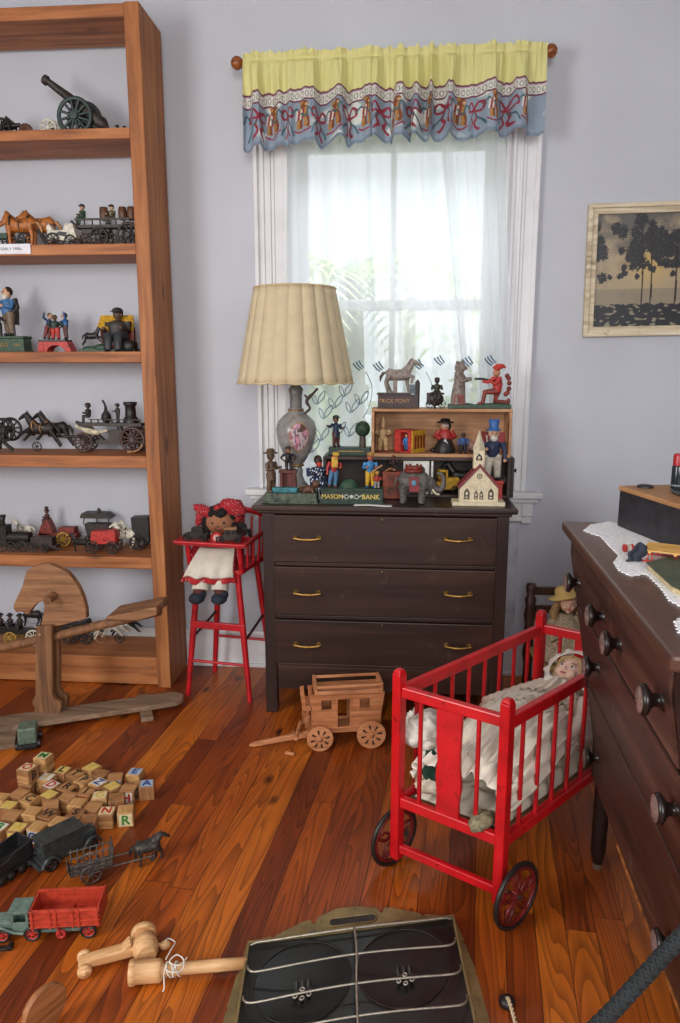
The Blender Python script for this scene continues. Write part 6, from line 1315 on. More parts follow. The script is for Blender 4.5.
tl = NT('lace'); tc = tl.n('ShaderNodeTexCoord'); vo = tl.n('ShaderNodeTexVoronoi', i_Scale=120.0); tl.l(tc.outputs['Object'], vo.inputs['Vector']); n1 = tl.n('ShaderNodeTexNoise', i_Scale=14.0, i_Detail=2.0); tl.l(tc.outputs['Object'], n1.inputs['Vector'])
cr1 = tl.ramp(vo.outputs[0], [(.1, '#c4c6cc'), (.45, '#f0f0f2')]); cr2 = tl.ramp(n1.outputs[0], [(.64, (0,0,0,1)), (.7, (1,1,1,1))]); mxx_ = tl.n('ShaderNodeMix', data_type='RGBA'); tl.l(cr2, mxx_.inputs[0]); tl.l(cr1, mxx_.inputs[6]); mxx_.inputs[7].default_value = lin('#8fb0c8'); tl.l(mxx_.outputs[2], tl.b.inputs['Base Color']); tl.b.inputs['Roughness'].default_value = .95; tl.bump(vo.outputs[0], .5, .003)
dpx = [(583,531),(590,525),(608,522),(622,524),(640,528),(690,540),(760,560),(760,600),(720,608),(682,609),(668,601),(660,589),(652,581),(646,575),(630,577),(618,571),(613,563),(618,556),(608,546),(600,537),(590,534)]
o, m, pts, c = flatpoly('lace_runner', dpx, RH+.0008, tl.m, 'white scalloped lace runner with blue flowers on the right dresser top', 'lace runner', .0022, .0045); m.build('cloth', o)
o, m, pts, c = flatpoly('doily', [(673,622),(680,617),(700,618),(730,630),(725,648),(690,640),(677,633)], RH+.0008, tl.m, 'small white doily at the right edge of the photo, on the dresser top', 'doily', .0022, .0045); m.build('cloth', o)
# book: dark green cover, page block, lying on the runner
o, m, pts, c = flatpoly('book', [(647,569),(672,563),(740,575),(745,615),(700,606),(672,592)], RH+.0035, paint('#c9b78e', .8, .1, 90), 'old green-covered book with tan page edges on the lace runner', 'book', .011); pg = m.build('pages', o)
m = MB().m(paint('#4a5240', .6, .15, 30)); N = len(pts); m.add([(p.x*1.03, p.y*1.03, .011) for p in pts]+[(p.x*1.03, p.y*1.03, .014) for p in pts], [tuple(range(N)), tuple(range(2*N-1, N-1, -1))]+[(i, (i+1) % N, (i+1) % N+N, i+N) for i in range(N)]); m.build('cover', o)
# toy sled
sp0, sp1 = atZ(648, 559, RH+.003), atZ(700, 575, RH+.003)
T = Toy('toy_sled', 'toy sled with yellow wooden slats on red runners, on the lace runner', 'toy sled', 648, sp0.y, RH+.0035, rz=R(-26)); SL = wood('#d9a95a', '#b98a40', '#e6bf78', 4, 'x')
for y in (-14, -6, 2, 10, 18): part(T, 'slat', SL, lambda m: m.box2((-4, y+2-3.4, 11), (52, y+2+3.4, 12.4)), bevel=.3)
for x in (3, 26, 46): part(T, 'cross_bar', SL, lambda m: m.box2((x-1.5, -16, 9.4), (x+1.5, 23, 11)), bevel=.3)
for y in (-13, 19):
    part(T, 'runner', REDP, lambda m: (m.tube(spline([(-10, y, 9), (-13, y, 5), (-8, y, 1.2), (10, y, 1), (52, y, 1)], 5), 1.1, 6), [m.tube([(x-3, y, 1), (x, y, 9.6), (x+4, y, 1)], .9, 6) for x in (3, 26, 46)]))
T = Toy('red_spool', 'small red and white spool at the left of the toy sled', 'spool', 628, atZ(628, 552, RH+.003).y, RH+.0035, rz=R(10)); part(T, 'spool', REDP, lambda m: m.cyl((-3.5, 0, 4), (3.5, 0, 4), 3.2).cyl((-4.5, 0, 4), (-3.2, 0, 4), 4).cyl((3.2, 0, 4), (4.5, 0, 4), 4)); part(T, 'label', WHT, lambda m: m.cyl((-2, 0, 4), (2, 0, 4), 3.6))
T = Toy('navy_cloth_cap', 'folded dark navy cloth piece standing on the lace beside the toy sled', 'cloth', 637, atZ(637, 562, RH+.003).y, RH+.0035, rz=R(-30))
part(T, 'cloth', fabric('#2b303c', .85, .1), lambda m: m.grid(lambda i, j: (-9+12*i+6*j+1.4*math.sin(j*9+i*3), -6+10*i+2*math.sin(i*6), .6+20*j*(.75+.25*math.sin(i*PI))), 20, 20), solid=2.2)

# ================================================================ braided barrier rope
r0 = EYE+ray(640, 980)*.97; r1 = EYE+ray(684, 934)*.97; dr_ = (r1-r0)
hook = Vector((XR-.03, -2.50, 1.18)); 
ends = [r0-dr_*9.0, r0-dr_*4, r0-dr_*1.2, r0, r1, r1+dr_*1.5, r1+dr_*4.5]
ends[0].z = .016; ends[0] = ends[0]; pts = [ends[0], ends[1]+Vector((0,0,.03)), r0-dr_*1.2, r0, r1, r1+dr_*1.6+Vector((.02,0,-.0)), r1+dr_*4+Vector((.25, 0, .0)), hook]
SPp = spline(pts, 26); rope = thing('barrier_rope', 'thick dark braided rope crossing the bottom right corner', 'rope', hook)
loc = [p-hook for p in SPp]; RM = fabric('#23282a', .85, .1, scale=200)
acc = [0]
for a, b in zip(loc, loc[1:]): acc.append(acc[-1]+(b-a).length)
core = MB().m(RM).tube(loc, .0088, 12); 
for k in range(6):
    P = []
    for i, p in enumerate(loc):
        t_ = (loc[min(i+1, len(loc)-1)]-loc[max(i-1, 0)]).normalized(); u = t_.cross(Vector((0,1,0))).normalized(); w_ = t_.cross(u); sg = 1 if k % 2 else -1
        # resample finely
        P.append((p, u, w_))
    Q = []; n = 1300; j = 0
    for i in range(n):
        d = acc[-1]*i/(n-1)
        while j < len(acc)-2 and acc[j+1] < d: j += 1
        f = (d-acc[j])/max(1e-6, acc[j+1]-acc[j]); p = P[j][0].lerp(P[j+1][0], f); a = sg*d/.036*2*PI+k//2*2*PI/3
        Q.append(p+(P[j][1]*math.cos(a)+P[j][2]*math.sin(a))*(.0086+.0009*math.sin(a*3)))
    core.tube(Q, .0026, 5)
core.build('rope', rope)
m = MB().m(paint('#a88a50', .35, .1, 30, metal=.8)); m.torus((0, 0, .012), .016, .004, 'y', 20, 8); m.cyl((.0, 0, .02), (.0295, 0, .02), .005); m.build('wall_hook', rope)
# ================================================================ wooden stagecoach
g1, g2 = atZ(320, 750), atZ(371, 747); d = (g2-g1); an = math.atan2(d.y, d.x); cen = (g1+g2)/2
WO = wood('#b5744a', '#8a5230', '#c98c60', 3, 'x', .5); WOL = wood('#c48458', '#99603a', '#d69c70', 3, 'x', .5)
co_ = thing('wooden_stagecoach', 'light wooden toy stagecoach with drilled disc wheels and a draw pole, before the chest', 'toy stagecoach', cen, an)
k = .0039; hb = d.length/2
def P_(name, mat, fn, par=None, **kw): m = MB(k).m(mat); fn(m); [kw.__setitem__(q, kw[q]*k) for q in ('bevel',) if q in kw]; return m.build(name, par or co_, **kw)
yw = 0
def disc_wheel(x, r_, y):
    w_ = P_('wheel', WOL, lambda m: m.lathe([(r_, -1.6), (r_+.3, -1), (r_+.3, 1), (r_, 1.6)], (x, y, r_+.2), 36, rot=(PI/2, 0, 0)))
    def holes(m):
        for i in range(8):
            a = 2*PI*i/8+.2; c, s = math.cos(a), math.sin(a); sg = -1 if y < 10 else 1
            m.prism([(x+c*r_*.38-s*.5, r_+.2+s*r_*.38+c*.5), (x+c*r_*.38+s*.5, r_+.2+s*r_*.38-c*.5), (x+c*r_*.72+s*1.3, r_+.2+s*r_*.72-c*1.3), (x+c*r_*.75, r_+.2+s*r_*.75), (x+c*r_*.72-s*1.3, r_+.2+s*r_*.72+c*1.3)], y-1.75, y+1.75)
    P_('wheel_cutout', paint('#3a2014', .7), holes, w_); P_('hub', WO, lambda m: m.lathe([(2.6, -2.4), (2.6, 2.4), (1, 3)], (x, y, r_+.2), 14, rot=(PI/2, 0, 0)), w_)
X1, X2 = -hb/k, hb/k
for x, r_ in ((X1, 12.8), (X2, 14.2)):
    for y in (-1.5, 31): disc_wheel(x, r_, y)
    P_('axle', WO, lambda m: m.cyl((x, -3, r_+.2), (x, 33, r_+.2), 1.3))
# body with real openings: boards round two windows and a door
yb0, yb1 = 3, 27
def side(m, y0, y1):
    b = 20; L_, R_ = X1-9, X2+9
    # pieces between openings
    m.prism([(L_+1, b), (X1+21, b), (X1+21, b+39), (L_-1, b+39), (L_-3, b+30)], y0, y1) if False else None
    wx0, wx1, wz0, wz1 = X1+2, X1+12, b+21, b+31; dx0_, dx1_, dz1 = X1+18, X1+30, b+31; vx0, vx1 = X1+40, X1+50
    m.prism([(L_+2, b), (wx0, b), (wx0, b+37), (L_-1, b+37)], y0, y1); m.box2((wx0, y0, b), (wx1, y1, wz0)); m.box2((wx0, y0, wz1), (wx1, y1, b+37)); m.box2((wx1, y0, b), (dx0_, y1, b+37))
    m.box2((dx0_, y0, dz1), (dx1_, y1, b+37)); m.box2((dx1_, y0, b), (vx0, y1, b+37)); m.box2((vx0, y0, b), (vx1, y1, wz0)); m.box2((vx0, y0, wz1), (vx1, y1, b+37)); m.prism([(vx1, b), (R_-1, b), (R_+5, b+37), (vx1, b+37)], y0, y1); m.box2((dx0_, y0, b), (dx1_, y1, b+2))
    # window trims
    for a, c in ((wx0, wx1), (vx0, vx1)): m.box2((a-1, y0-.6, wz1), (c+1, y0, wz1+1.4)); m.box2((a-1, y0-.6, wz0-1.4), (c+1, y0, wz0))
    for a in (dx0_-1.4, dx1_): m.box2((a, y0-.6, b), (a+1.4, y0, dz1+1))
P_('side_wall', WO, lambda m: side(m, yb0, yb0+2)); P_('side_wall', WO, lambda m: side(m, yb1-2, yb1))
P_('end_wall', WO, lambda m: m.box2((X1-8, yb0+2, 20), (X1-6.5, yb1-2, 57))); P_('end_wall', WO, lambda m: m.box2((X2+9, yb0+2, 20), (X2+11, yb1-2, 57))); P_('floor_board', WO, lambda m: m.box2((X1-10, yb0-1, 16.5), (X2+11, yb1+1, 20)), bevel=.4)
P_('roof', WOL, lambda m: m.box2((X1-5, yb0-1.5, 57), (X2+12, yb1+1.5, 59.5)), bevel=.4)
P_('roof_rack', WOL, lambda m: (m.box2((X1-5, yb0-2, 64), (X2+12, yb0+.5, 66.5)), m.box2((X1-5, yb1-.5, 64), (X2+12, yb1+2, 66.5)), m.box2((X1-5, yb0-2, 59.5), (X1-2, yb1+2, 67)), m.box2((X2+9, yb0-2, 59.5), (X2+12, yb1+2, 67)), m.box2((X1-5, yb0-2, 59.5), (X2+12, yb0+.5, 61))), bevel=.4)
P_('driver_seat', WO, lambda m: (m.prism([(X1-17, 42), (X1-18, 56), (X1-14, 57), (X1-13, 45), (X1-7, 45), (X1-7, 40)], yb0, yb0+1.6), m.prism([(X1-17, 42), (X1-18, 56), (X1-14, 57), (X1-13, 45), (X1-7, 45), (X1-7, 40)], yb1-1.6, yb1), m.box2((X1-17, yb0, 44), (X1-7, yb1, 45.5)), m.box((X1-13, 15, 35), (1.6, 24, 16), (0, .35, 0))), bevel=.3)
P_('draw_pole', WOL, lambda m: m.prism([(X1-4, 15), (X1-66, 4.5), (X1-70, 2), (X1-66, .6), (X1-2, 9)], 12, 16), bevel=.5)
P_('crossbar', WOL, lambda m: m.cyl((X1-24, -2, 14.5), (X1-17, 30, 15.5), 2.1)); P_('swing_bar', WOL, lambda m: m.cyl((X1-34, -5, 2), (X1-26, -9, 2), 1.9)); P_('swing_bar', WOL, lambda m: m.cyl((X1-30, 24, 3), (X1-24, 33, 3), 1.9))

# ================================================================ alphabet blocks
BL = .051
bw = [wood('#a9794c', '#7f5632', '#c2945f', 3, 'x', .6), wood('#b88a55', '#94683a', '#cfa570', 3, 'y', .6), wood('#98683f', '#6e482a', '#b08050', 3, 'z', .6)]
INK = {'red': paint('#b23428', .55, .15, 60), 'green': paint('#3d7a34', .55, .15, 60), 'blue': paint('#33477f', .55, .15, 60), 'black': paint('#33261e', .6, .15, 60), 'yellow': paint('#c9a94a', .55, .1, 40), 'lblue': paint('#8fa6c0', .55, .1, 60)}
PANEL = {'cream': paint('#d2c49c', .6, .08, 50), 'yellow': paint('#cdb566', .6, .08, 50), 'white': paint('#cfcabd', .6, .08, 50), 'blue': paint('#9fb0c4', .6, .08, 50)}
# u, v (centre), turn, level, top letter/colour/panel, front letter/colour/panel, description
BK = [
 (31.7,774,.25,1,('O','red','cream'),None,'block with red letter O on top, at far left peak of pile'),
 (43.6,771,.2,1,('M','green','cream'),None,'block with dark green mark on top, highest at the back of pile'),
 (45,781,.15,0,None,None,'plain pale block under the green-marked top block'), (33,786,.1,0,None,None,'plain block under the red O block at the back left'),
 (49,783,.12,0,('I','yellow','white'),None,'block with pale yellow and white top, near back of pile'), (63.5,778,.25,0,('L','black','yellow'),None,'tan block with thin black mark on yellow top, back of pile'),
 (76.5,780,.4,0,('T','black',None),None,'brown block printed with black T on top'), (91,774,.6,0,('E','yellow','yellow'),None,'block with plain yellow top at the back right of pile'),
 (53,791,.45,0,('D','red','white'),None,'block with red D on white top'), (66,793,.4,0,('R','black',None),None,'brown block with black R on top, centre of pile'),
 (80.7,787,.4,0,('P','black',None),None,'brown block with black P on top'), (100,781,.2,0,None,None,'plain brown block at back right of pile'), (115,783,-.25,0,None,('U','blue','blue'),'block with blue letter on its right front face'),
 (96,789,.6,0,('Z','blue','white'),None,'block with blue Z on white top'), (111,793,.6,0,('S','yellow','yellow'),None,'block with yellow S on top, right side of pile'),
 (20,801,.3,0,None,None,'plain tan block left of the centre of pile'), (31.7,803,.3,0,('C','black',None),None,'brown block with black C on top'), (47,799,.5,0,('H','yellow','yellow'),None,'block with pale yellow top near the left centre'),
 (55,808,-.4,0,None,None,'large-grained plain block in the middle of pile'), (5,803,.05,0,None,None,'plain brown block at left edge of the photo'), (10.6,813,.1,0,('N','yellow','yellow'),None,'block with yellow top near left edge'),
 (23,818,.1,0,None,None,'plain orange-brown block left front of pile'), (38,816,.1,0,None,None,'small plain block between brown ones, left front'), (52,820,.4,0,('W','black',None),('W','black',None),'brown block with black W on top'),
 (81,799,.15,0,('I','black',None),('J','red',None),'block with single black stroke on top, centre right'), (79,811,.1,0,None,None,'plain orange block behind the black S block'), (71,820,.1,0,('S','black',None),None,'brown block with black S on top, front of pile'),
 (19,834,.1,0,('A','yellow','yellow'),('K','yellow','yellow'),'yellow-faced block beside the blue O block'), (35,833,.2,0,None,('O','blue','white'),'block with blue O on white front face'), (3,834,.3,0,('B','green','white'),None,'block cut by left photo edge, with green and white top'),
 (90,813,.1,0,None,None,'plain block behind the green X block'), (101,800,-.3,0,('G','yellow','cream'),None,'block with ochre G on top, right of centre'), (115,803,-.3,0,None,None,'plain tan block right of centre'),
 (126,794,.0,0,None,('H','red','white'),'block with red H on its front face'), (135.5,778,.05,0,('E','blue','blue'),None,'lone taller-looking block with blue top, farther of two apart from pile'),
 (147,790,-.35,0,('A','blue','blue'),None,'lone block with blue top, nearer of two apart from pile'), (106.4,818,-.1,0,('N','red','cream'),None,'block with bright red top letter, front right of pile'),
 (124,816,-.35,0,None,('R','green','cream'),'block with green R on front face, right end of pile'), (91,824,-.15,0,None,('X','green','cream'),'block with green X on front face'),
 (66,803,.3,0,None,None,'plain block hidden among the centre of pile'),(62,822,.2,0,None,('N','black',None),'brown block between the W and S blocks'),
]
pos = []
for b in BK: p = atZ(b[0], b[1], BL*.5+(BL if b[3] else 0)); pos.append([p.x, p.y])
lvl0 = [i for i, b in enumerate(BK) if b[3] == 0]
for it in range(260):
    for a in range(len(lvl0)):
        for c in range(a+1, len(lvl0)):
            i, j = lvl0[a], lvl0[c]; dx, dy = pos[j][0]-pos[i][0], pos[j][1]-pos[i][1]; dd = math.hypot(dx, dy) or 1e-4
            th = abs(math.atan2(dy, dx)); mn = BL*1.16
            if dd < mn: q = (mn-dd)/dd*.5; pos[i][0] -= dx*q; pos[i][1] -= dy*q; pos[j][0] += dx*q; pos[j][1] += dy*q
for (i, s_) in ((0, 3), (1, 2)): pos[i] = list(pos[s_])
cube = MB().m(bw[0]).box((0,0,BL/2), (BL,BL,BL))
for i, (u, v, rot, lv, top, front, desc) in enumerate(BK):
    o = thing('alphabet_block', 'wooden alphabet '+desc, 'alphabet block', (pos[i][0], pos[i][1], (BL+.0005)*lv), -rot if i % 2 == 0 else -rot*.8, 'alphabet blocks heaped on the floor')
    MB().m(bw[i % 3]).box((0,0,BL/2), (BL,BL,BL)).build('block', o, bevel=.003)
    for face, spec in (('t', top), ('f', front), ('s', (('BCEFGHKM'[i % 8], 'black', None)) if i % 3 == 0 else None)):
        if not spec: continue
        ch, ink, pan = spec; M = {'t': Matrix.Translation((0,0,BL)), 'f': Matrix.Translation((0,-BL/2,BL/2)) @ Matrix.Rotation(PI/2, 4, 'X'), 's': Matrix.Translation((BL/2,0,BL/2)) @ Matrix.Rotation(PI/2, 4, 'Z') @ Matrix.Rotation(PI/2, 4, 'X')}[face]
        if pan: m = MB(T=M).m(PANEL[pan]); m.box((0,0,0), (BL*.8, BL*.8, .0008)); m.build('painted_panel', o)
        m = MB(T=M).m(INK[ink]); m.text(ch, BL*.86, (0, 0, .0003), (0,0,0), ext=.0007, bold=.03)
        m.build('letter', o)
        if not pan:
            m = MB(T=M).m(INK[ink] if ink != 'black' else paint('#7a5232', .6)); q = BL*.4
            for a_, b_ in (((-q,-q),(q,-q)), ((q,-q),(q,q)), ((q,q),(-q,q)), ((-q,q),(-q,-q))): m.box(((a_[0]+b_[0])/2, (a_[1]+b_[1])/2, .0002), (abs(b_[0]-a_[0])+.001, abs(b_[1]-a_[1])+.001, .0006))
            m.build('border', o)

# ================================================================ toy vehicles on the floor
def ground_toy(name, label, cat, ga, gb):
    """a to b along the toy's length"""
    d = gb-ga; o = thing(name, label, cat, (ga+gb)/2, math.atan2(d.y, d.x)); return o, d.length
def gp(o, name, mat, fn, parent=None, **kw): m = MB().m(mat); fn(m); return m.build(name, parent or o, **kw)
def tire(o, x, y, r_, mat, hubm, w_=.006, spokes=6):
    t_ = gp(o, 'wheel', mat, lambda m: (m.torus((x, y, r_), r_-.004, .004, 'y', 24, 8, flat=1.2)))
    gp(o, 'spokes', hubm, lambda m: m.wheel((x, y, r_), r_*.82, spokes, t=r_*.13), t_)
    return t_
# red dump truck with green cab (front at the left)
a, b = atZ(5, 938), atZ(104, 934)
o, L_ = ground_toy('dump_truck', 'toy dump truck with red ribbed bed and grey-green cab, front left floor', 'toy truck', atZ(33, 941), atZ(89, 938)); CAB = paint('#5f7268', .45, .15, 60, worn='#39433e'); BED = paint('#b03a26', .45, .12, 60, worn='#7c2418')
R2 = .0215; wb = L_/2; wy = .046
for x in (-wb-.075, -wb, wb):
    for y in (0, wy+.012): tire(o, x, y, R2, BLK, REDP)
tire(o, .0, .004, .0135, REDP, REDP); 
gp(o, 'chassis', CAB, lambda m: (m.box2((-wb-.085, .006, .018), (wb+.01, wy+.004, .026)), m.tube([(-wb-.10, -.004, .016), (-wb-.075, -.004, .046), (-wb-.045, -.004, .03), (-wb-.02, -.004, .026)], .004, 6), m.tube([(-wb-.10, wy+.014, .016), (-wb-.075, wy+.014, .046), (-wb-.045, wy+.014, .03)], .004, 6)), bevel=.001)
gp(o, 'hood', CAB, lambda m: m.box2((-wb-.098, .008, .024), (-wb-.05, wy+.002, .054)), bevel=.006)
def cabf(m):
    x0, x1 = -wb-.052, -wb-.008; 
    for y0, y1 in ((.004, .008), (wy+.002, wy+.006)): m.box2((x0, y0, .024), (x1, y1, .052)); m.box2((x0, y0, .052), (x0+.006, y1, .08)); m.box2((x1-.008, y0, .052), (x1, y1, .08)); m.box2((x0, y0, .075), (x1, y1, .082))
    m.box2((x0, .004, .024), (x0+.004, wy+.006, .056)); m.box2((x0, .004, .074), (x0+.004, wy+.006, .082)); m.box2((x0-.006, .001, .081), (x1+.002, wy+.009, .086)); m.box2((x1-.003, .004, .024), (x1, wy+.006, .082))
gp(o, 'cab', CAB, cabf, bevel=.0012)
def bedf(m):
    x0, x1, zb, zt, y0, y1 = -wb+.0, wb+.034, .0455, .092, -.010, wy+.024
    m.box2((x0, y0, zb), (x1, y1, zb+.004)); m.box2((x0, y0, zb), (x1, y0+.004, zt)); m.box2((x0, y1-.004, zb), (x1, y1, zt+.002)); m.box2((x0, y0, zb), (x0+.004, y1, zt+.003)); m.box2((x1-.004, y0, zb), (x1, y1, zt+.01))
    for z in (zb+.002, zb+.016, zb+.03, zt-.002): m.box2((x0-.001, y0-.0025, z-.002), (x1+.001, y0+.001, z+.002))
    for i in range(6):
        x = x0+.006+(x1-x0-.012)*(0, .27, .36, .62, .71, 1)[i]; m.box2((x-.003, y0-.004, zb-.002), (x+.003, y0+.001, zt+.003)); m.box2((x-.003, y1-.001, zb), (x+.003, y1+.004, zt+.003))
    for z in (zt,): m.box2((x0, y1-.006, z), (x1, y1+.002, z+.004)); m.box2((x0, y0-.002, z-.001), (x1, y0+.005, z+.003))
bd = gp(o, 'dump_bed', BED, bedf, bevel=.0008)
gp(o, 'raised_lettering', BED, lambda m: [m.box2((-wb+.045+i*.008, wy+.0185, .076), (-wb+.050+i*.008, wy+.0205, .084)) for i in range(7)], bd); gp(o, 'divider', BED, lambda m: m.prism([(.025, .049), (.028, .07), (.031, .049)], -.006, .05), bd)
gp(o, 'lever', REDP, lambda m: m.tube([(0, -.004, .014), (-.004, -.004, .036)], .003, 6))
# black delivery truck
o, L_ = ground_toy('delivery_truck', 'dark grey boxy toy delivery truck facing left, beside the alphabet blocks', 'toy truck', atZ(50, 872), atZ(93, 850)); DTK = paint('#3a3f3e', .45, .2, 60, metal=.25, worn='#5b605c')
wb = L_/2
for x in (-wb+.005, wb):
    for y in (.0, .07): tire(o, x, y, .019, BLK, IRON2)
gp(o, 'body', DTK, lambda m: (m.box2((-wb-.012, .006, .03), (wb-.022, .066, .092)), m.box2((-wb-.018, .001, .088), (wb-.018, .071, .094)), m.box2((-wb-.02, .006, .018), (wb+.02, .066, .03)), [m.box2((-wb-.0145, .02, .045+i*.012), (-wb-.011, .05, .049+i*.012)) for i in range(2)]), bevel=.0018)
gp(o, 'hood', DTK, lambda m: m.box2((wb-.022, .016, .03), (wb+.026, .056, .058)), bevel=.006)
gp(o, 'fender', DTK, lambda m: [m.tube(spline([(x-.026, y, .02), (x-.014, y, .04), (x+.004, y, .044), (x+.02, y, .034), (x+.028, y, .02)], 4), .0045, 8, flat=1.6) for x in (-wb+.005, wb) for y in (-.001, .071)])
gp(o, 'bumper', DTK, lambda m: m.box2((-wb-.032, .0, .014), (-wb-.022, .072, .022)), bevel=.002)
# coal car
o, L_ = ground_toy('coal_tender', 'black toy railway coal tender with a sloping rim, left edge of the floor', 'toy train car', atZ(3, 886), atZ(33, 866)); CT = paint('#2c2b2b', .4, .25, 70, metal=.3, worn='#5a5450')
def tub(m):
    x0, x1, y0, y1 = -.065, .055, .0, .072
    pr = [(x0, .03), (x1, .03), (x1, .082), (x0+.06, .078), (x0+.035, .064), (x0, .060)]
    m.prism(pr, y0, y0+.004); m.prism(pr, y1-.004, y1); m.box2((x1-.004, y0, .03), (x1, y1, .082)); m.box2((x0, y0, .03), (x0+.004, y1, .06)); m.box2((x0, y0, .03), (x1, y1, .036)); m.box2((x0-.004, y0-.004, .026), (x1+.004, y1+.004, .031))
    for y in (y0+.001, y1-.001): m.tube([(x1, y, .083), (x0+.06, y, .079), (x0+.035, y, .065), (x0, y, .061)], .003, 6)
    m.tube([(x1, y0, .083), (x1, y1, .083)], .003, 6); m.tube([(x0, y0, .061), (x0, y1, .061)], .003, 6)
gp(o, 'tub', CT, tub); gp(o, 'truck_frame', CT, lambda m: [m.box2((x-.022, .002, .012), (x+.022, .07, .022)) for x in (-.035, .03)], bevel=.002)
for x in (-.05, -.02, .015, .045):
    for y in (.0, .072): gp(o, 'wheel', IRON, lambda m: m.lathe([(.0125, -.003), (.0125, .003), (.008, .004), (.003, .006)], (x, y, .0127), 18, rot=(PI/2 if y < .03 else -PI/2, 0, 0)))
gp(o, 'coupler', CT, lambda m: m.tube([(.05, .036, .022), (.068, .036, .02)], .004, 6))
# hay rake wagon with horse
o, L_ = ground_toy('horse_drawn_wagon', 'iron toy stake wagon drawn by a dark horse, beside the delivery truck', 'toy wagon', atZ(92, 884), atZ(148, 869)); RK = paint('#57504b', .5, .25, 80, metal=.3, worn='#857a70')
wb = L_/2
for y in (0, .062): gp(o, 'wheel', RK, lambda m: m.wheel((-wb, y, .03), .03, 8, t=.003, spoke=.0018))
gp(o, 'axle', RK, lambda m: m.cyl((-wb, 0, .03), (-wb, .062, .03), .003)); 
def rack(m):
    x0, x1 = -wb-.055, -wb+.06
    for y, s in ((.008, -1), (.054, 1)):
        for z, e in ((.034, 0), (.052, .007), (.07, .014)): m.tube([(x0, y+s*e, z), (x1, y+s*e, z+.004)], .0022, 6)
        for i in range(7): x = x0+.004+i*(x1-x0-.008)/6; m.tube([(x, y, .032), (x+.004, y+s*.016, .076)], .002, 6)
    for i in range(5): y = .008+i*.0115; m.tube([(x0, y, .034), (x0-.006, y, .06)], .002, 6); m.tube([(x1, y, .036), (x1+.004, y, .092)], .002, 6)
    m.tube([(x1+.004, .0, .092), (x1+.004, .062, .092)], .0026, 6); m.tube([(x0-.006, .0, .06), (x0-.006, .062, .06)], .0022, 6)
    m.box2((x0, .008, .03), (x1, .054, .034))
gp(o, 'stake_bed', RK, rack); gp(o, 'shafts', RK, lambda m: (m.tube([(-wb-.03, .012, .03), (wb+.02, .008, .034)], .0026, 6), m.tube([(-wb+.05, .05, .034), (wb+.02, .054, .034)], .0026, 6)))
m = MB(); m.push((wb+.008, .031, 0), sc=(1, 1.7, 1.0)); horse(m, 0, 0, .002, .105, 'walk', paint('#3d3733', .45, .3, 90, metal=.3, worn='#6a5f55'), IRON, 1, IRON2, .12); m.build('horse', o)
gp(o, 'small_wheel', RK, lambda m: (m.wheel((wb+.02, .031, .011), .011, 6, t=.002), m.tube([(wb+.02, .031, .011), (wb+.02, .031, .04)], .002, 6)))
# natural wooden racing car
o, L_ = ground_toy('wooden_racing_car', 'pale natural wood toy racing car with fat rear end, front of the floor', 'toy car', atZ(85, 976), atZ(160, 957)); WP = wood('#d5a774', '#b98654', '#e4bd8e', 4, 'x', .45)
wb = L_/2
gp(o, 'body', WP, lambda m: m.prism([(-wb-.012, .014), (-wb-.016, .022), (-wb-.008, .032), (-wb+.03, .037), (.0, .04), (.014, .052), (.020, .056), (.024, .05), (.022, .04), (.04, .04), (.05, .04), (.05, .014)], .004, .034), bevel=.004)
gp(o, 'rear_wheel', WP, lambda m: m.lathe([(.026, -.022), (.032, -.018), (.032, -.004), (.03, .0)], (.055, .0, .032), 28, rot=(PI/2, 0, 0))); gp(o, 'rear_wheel', WP, lambda m: m.lathe([(.03, 0), (.032, .004), (.032, .018), (.026, .022)], (.055, .042, .032), 28, rot=(-PI/2, 0, 0)))
gp(o, 'rear_axle', WP, lambda m: m.lathe([(.01, -.045), (.022, -.03), (.026, -.01), (.03, .0), (.03, .03), (.024, .045)], (.055, .019, .032), 24, rot=(PI/2, 0, 0)))
for y in (-.006, .044): gp(o, 'front_wheel', WP, lambda m: m.lathe([(.014, -.007), (.0175, -.003), (.0175, .003), (.014, .007), (.006, .008), (.005, .012), (0, .013)], (-wb, y, .0177), 22, rot=(PI/2 if y < .02 else -PI/2, 0, 0)))
gp(o, 'front_axle', WP, lambda m: m.cyl((-wb, -.008, .0177), (-wb, .046, .0177), .003)); gp(o, 'tail_wheel', WP, lambda m: m.sph((.104, .02, .013), (.014, .01, .0128))); gp(o, 'tail_bar', WP, lambda m: m.tube([(.055, .02, .03), (.104, .02, .014)], .0045, 8))
# turned wooden handle with string, running under the heater
ga, gb = atZ(134, 976, .02), atZ(262, 965, .02); d = gb-ga; o = thing('wooden_bat', 'turned pale wooden stick with a fat collared head and white string', 'wooden stick', (ga.x, ga.y, 0), math.atan2(d.y, d.x)); Lb = .268
st = gp(o, 'shaft', WP, lambda m: m.lathe([(.027, -.01), (.029, -.006), (.029, .002), (.0255, .005), (.026, .05), (.026, .062), (.022, .066), (.014, .07), (.0145, .2), (.0135, Lb), (0, Lb+.002)], (0, 0, .0295), 30, rot=(0, PI/2, 0)))
def string(m):
    P = []
    for i in range(60): a = i/60*5*2*PI; P.append((.072+.004*math.sin(i*.7)+i*.0006, .0165*math.cos(a), .0295+.0165*math.sin(a)))
    m.tube(P, .0016, 5); m.tube(spline([(.076, -.012, .045), (.09, -.03, .05), (.115, -.022, .044), (.118, .0, .053), (.10, .012, .058), (.085, -.006, .055), (.11, -.014, .052), (.125, .01, .05)], 6), .0016, 5); m.tube(spline([(.072, -.016, .03), (.074, -.03, .008), (.07, -.034, .002)], 5), .0016, 5); m.tube(spline([(.075, .01, .05), (.085, .05, .045), (.088, .085, .03), (.07, .095, .034), (.066, .08, .04)], 6), .0016, 5)
gp(o, 'string', fabric('#e2dfd6', .9), string)
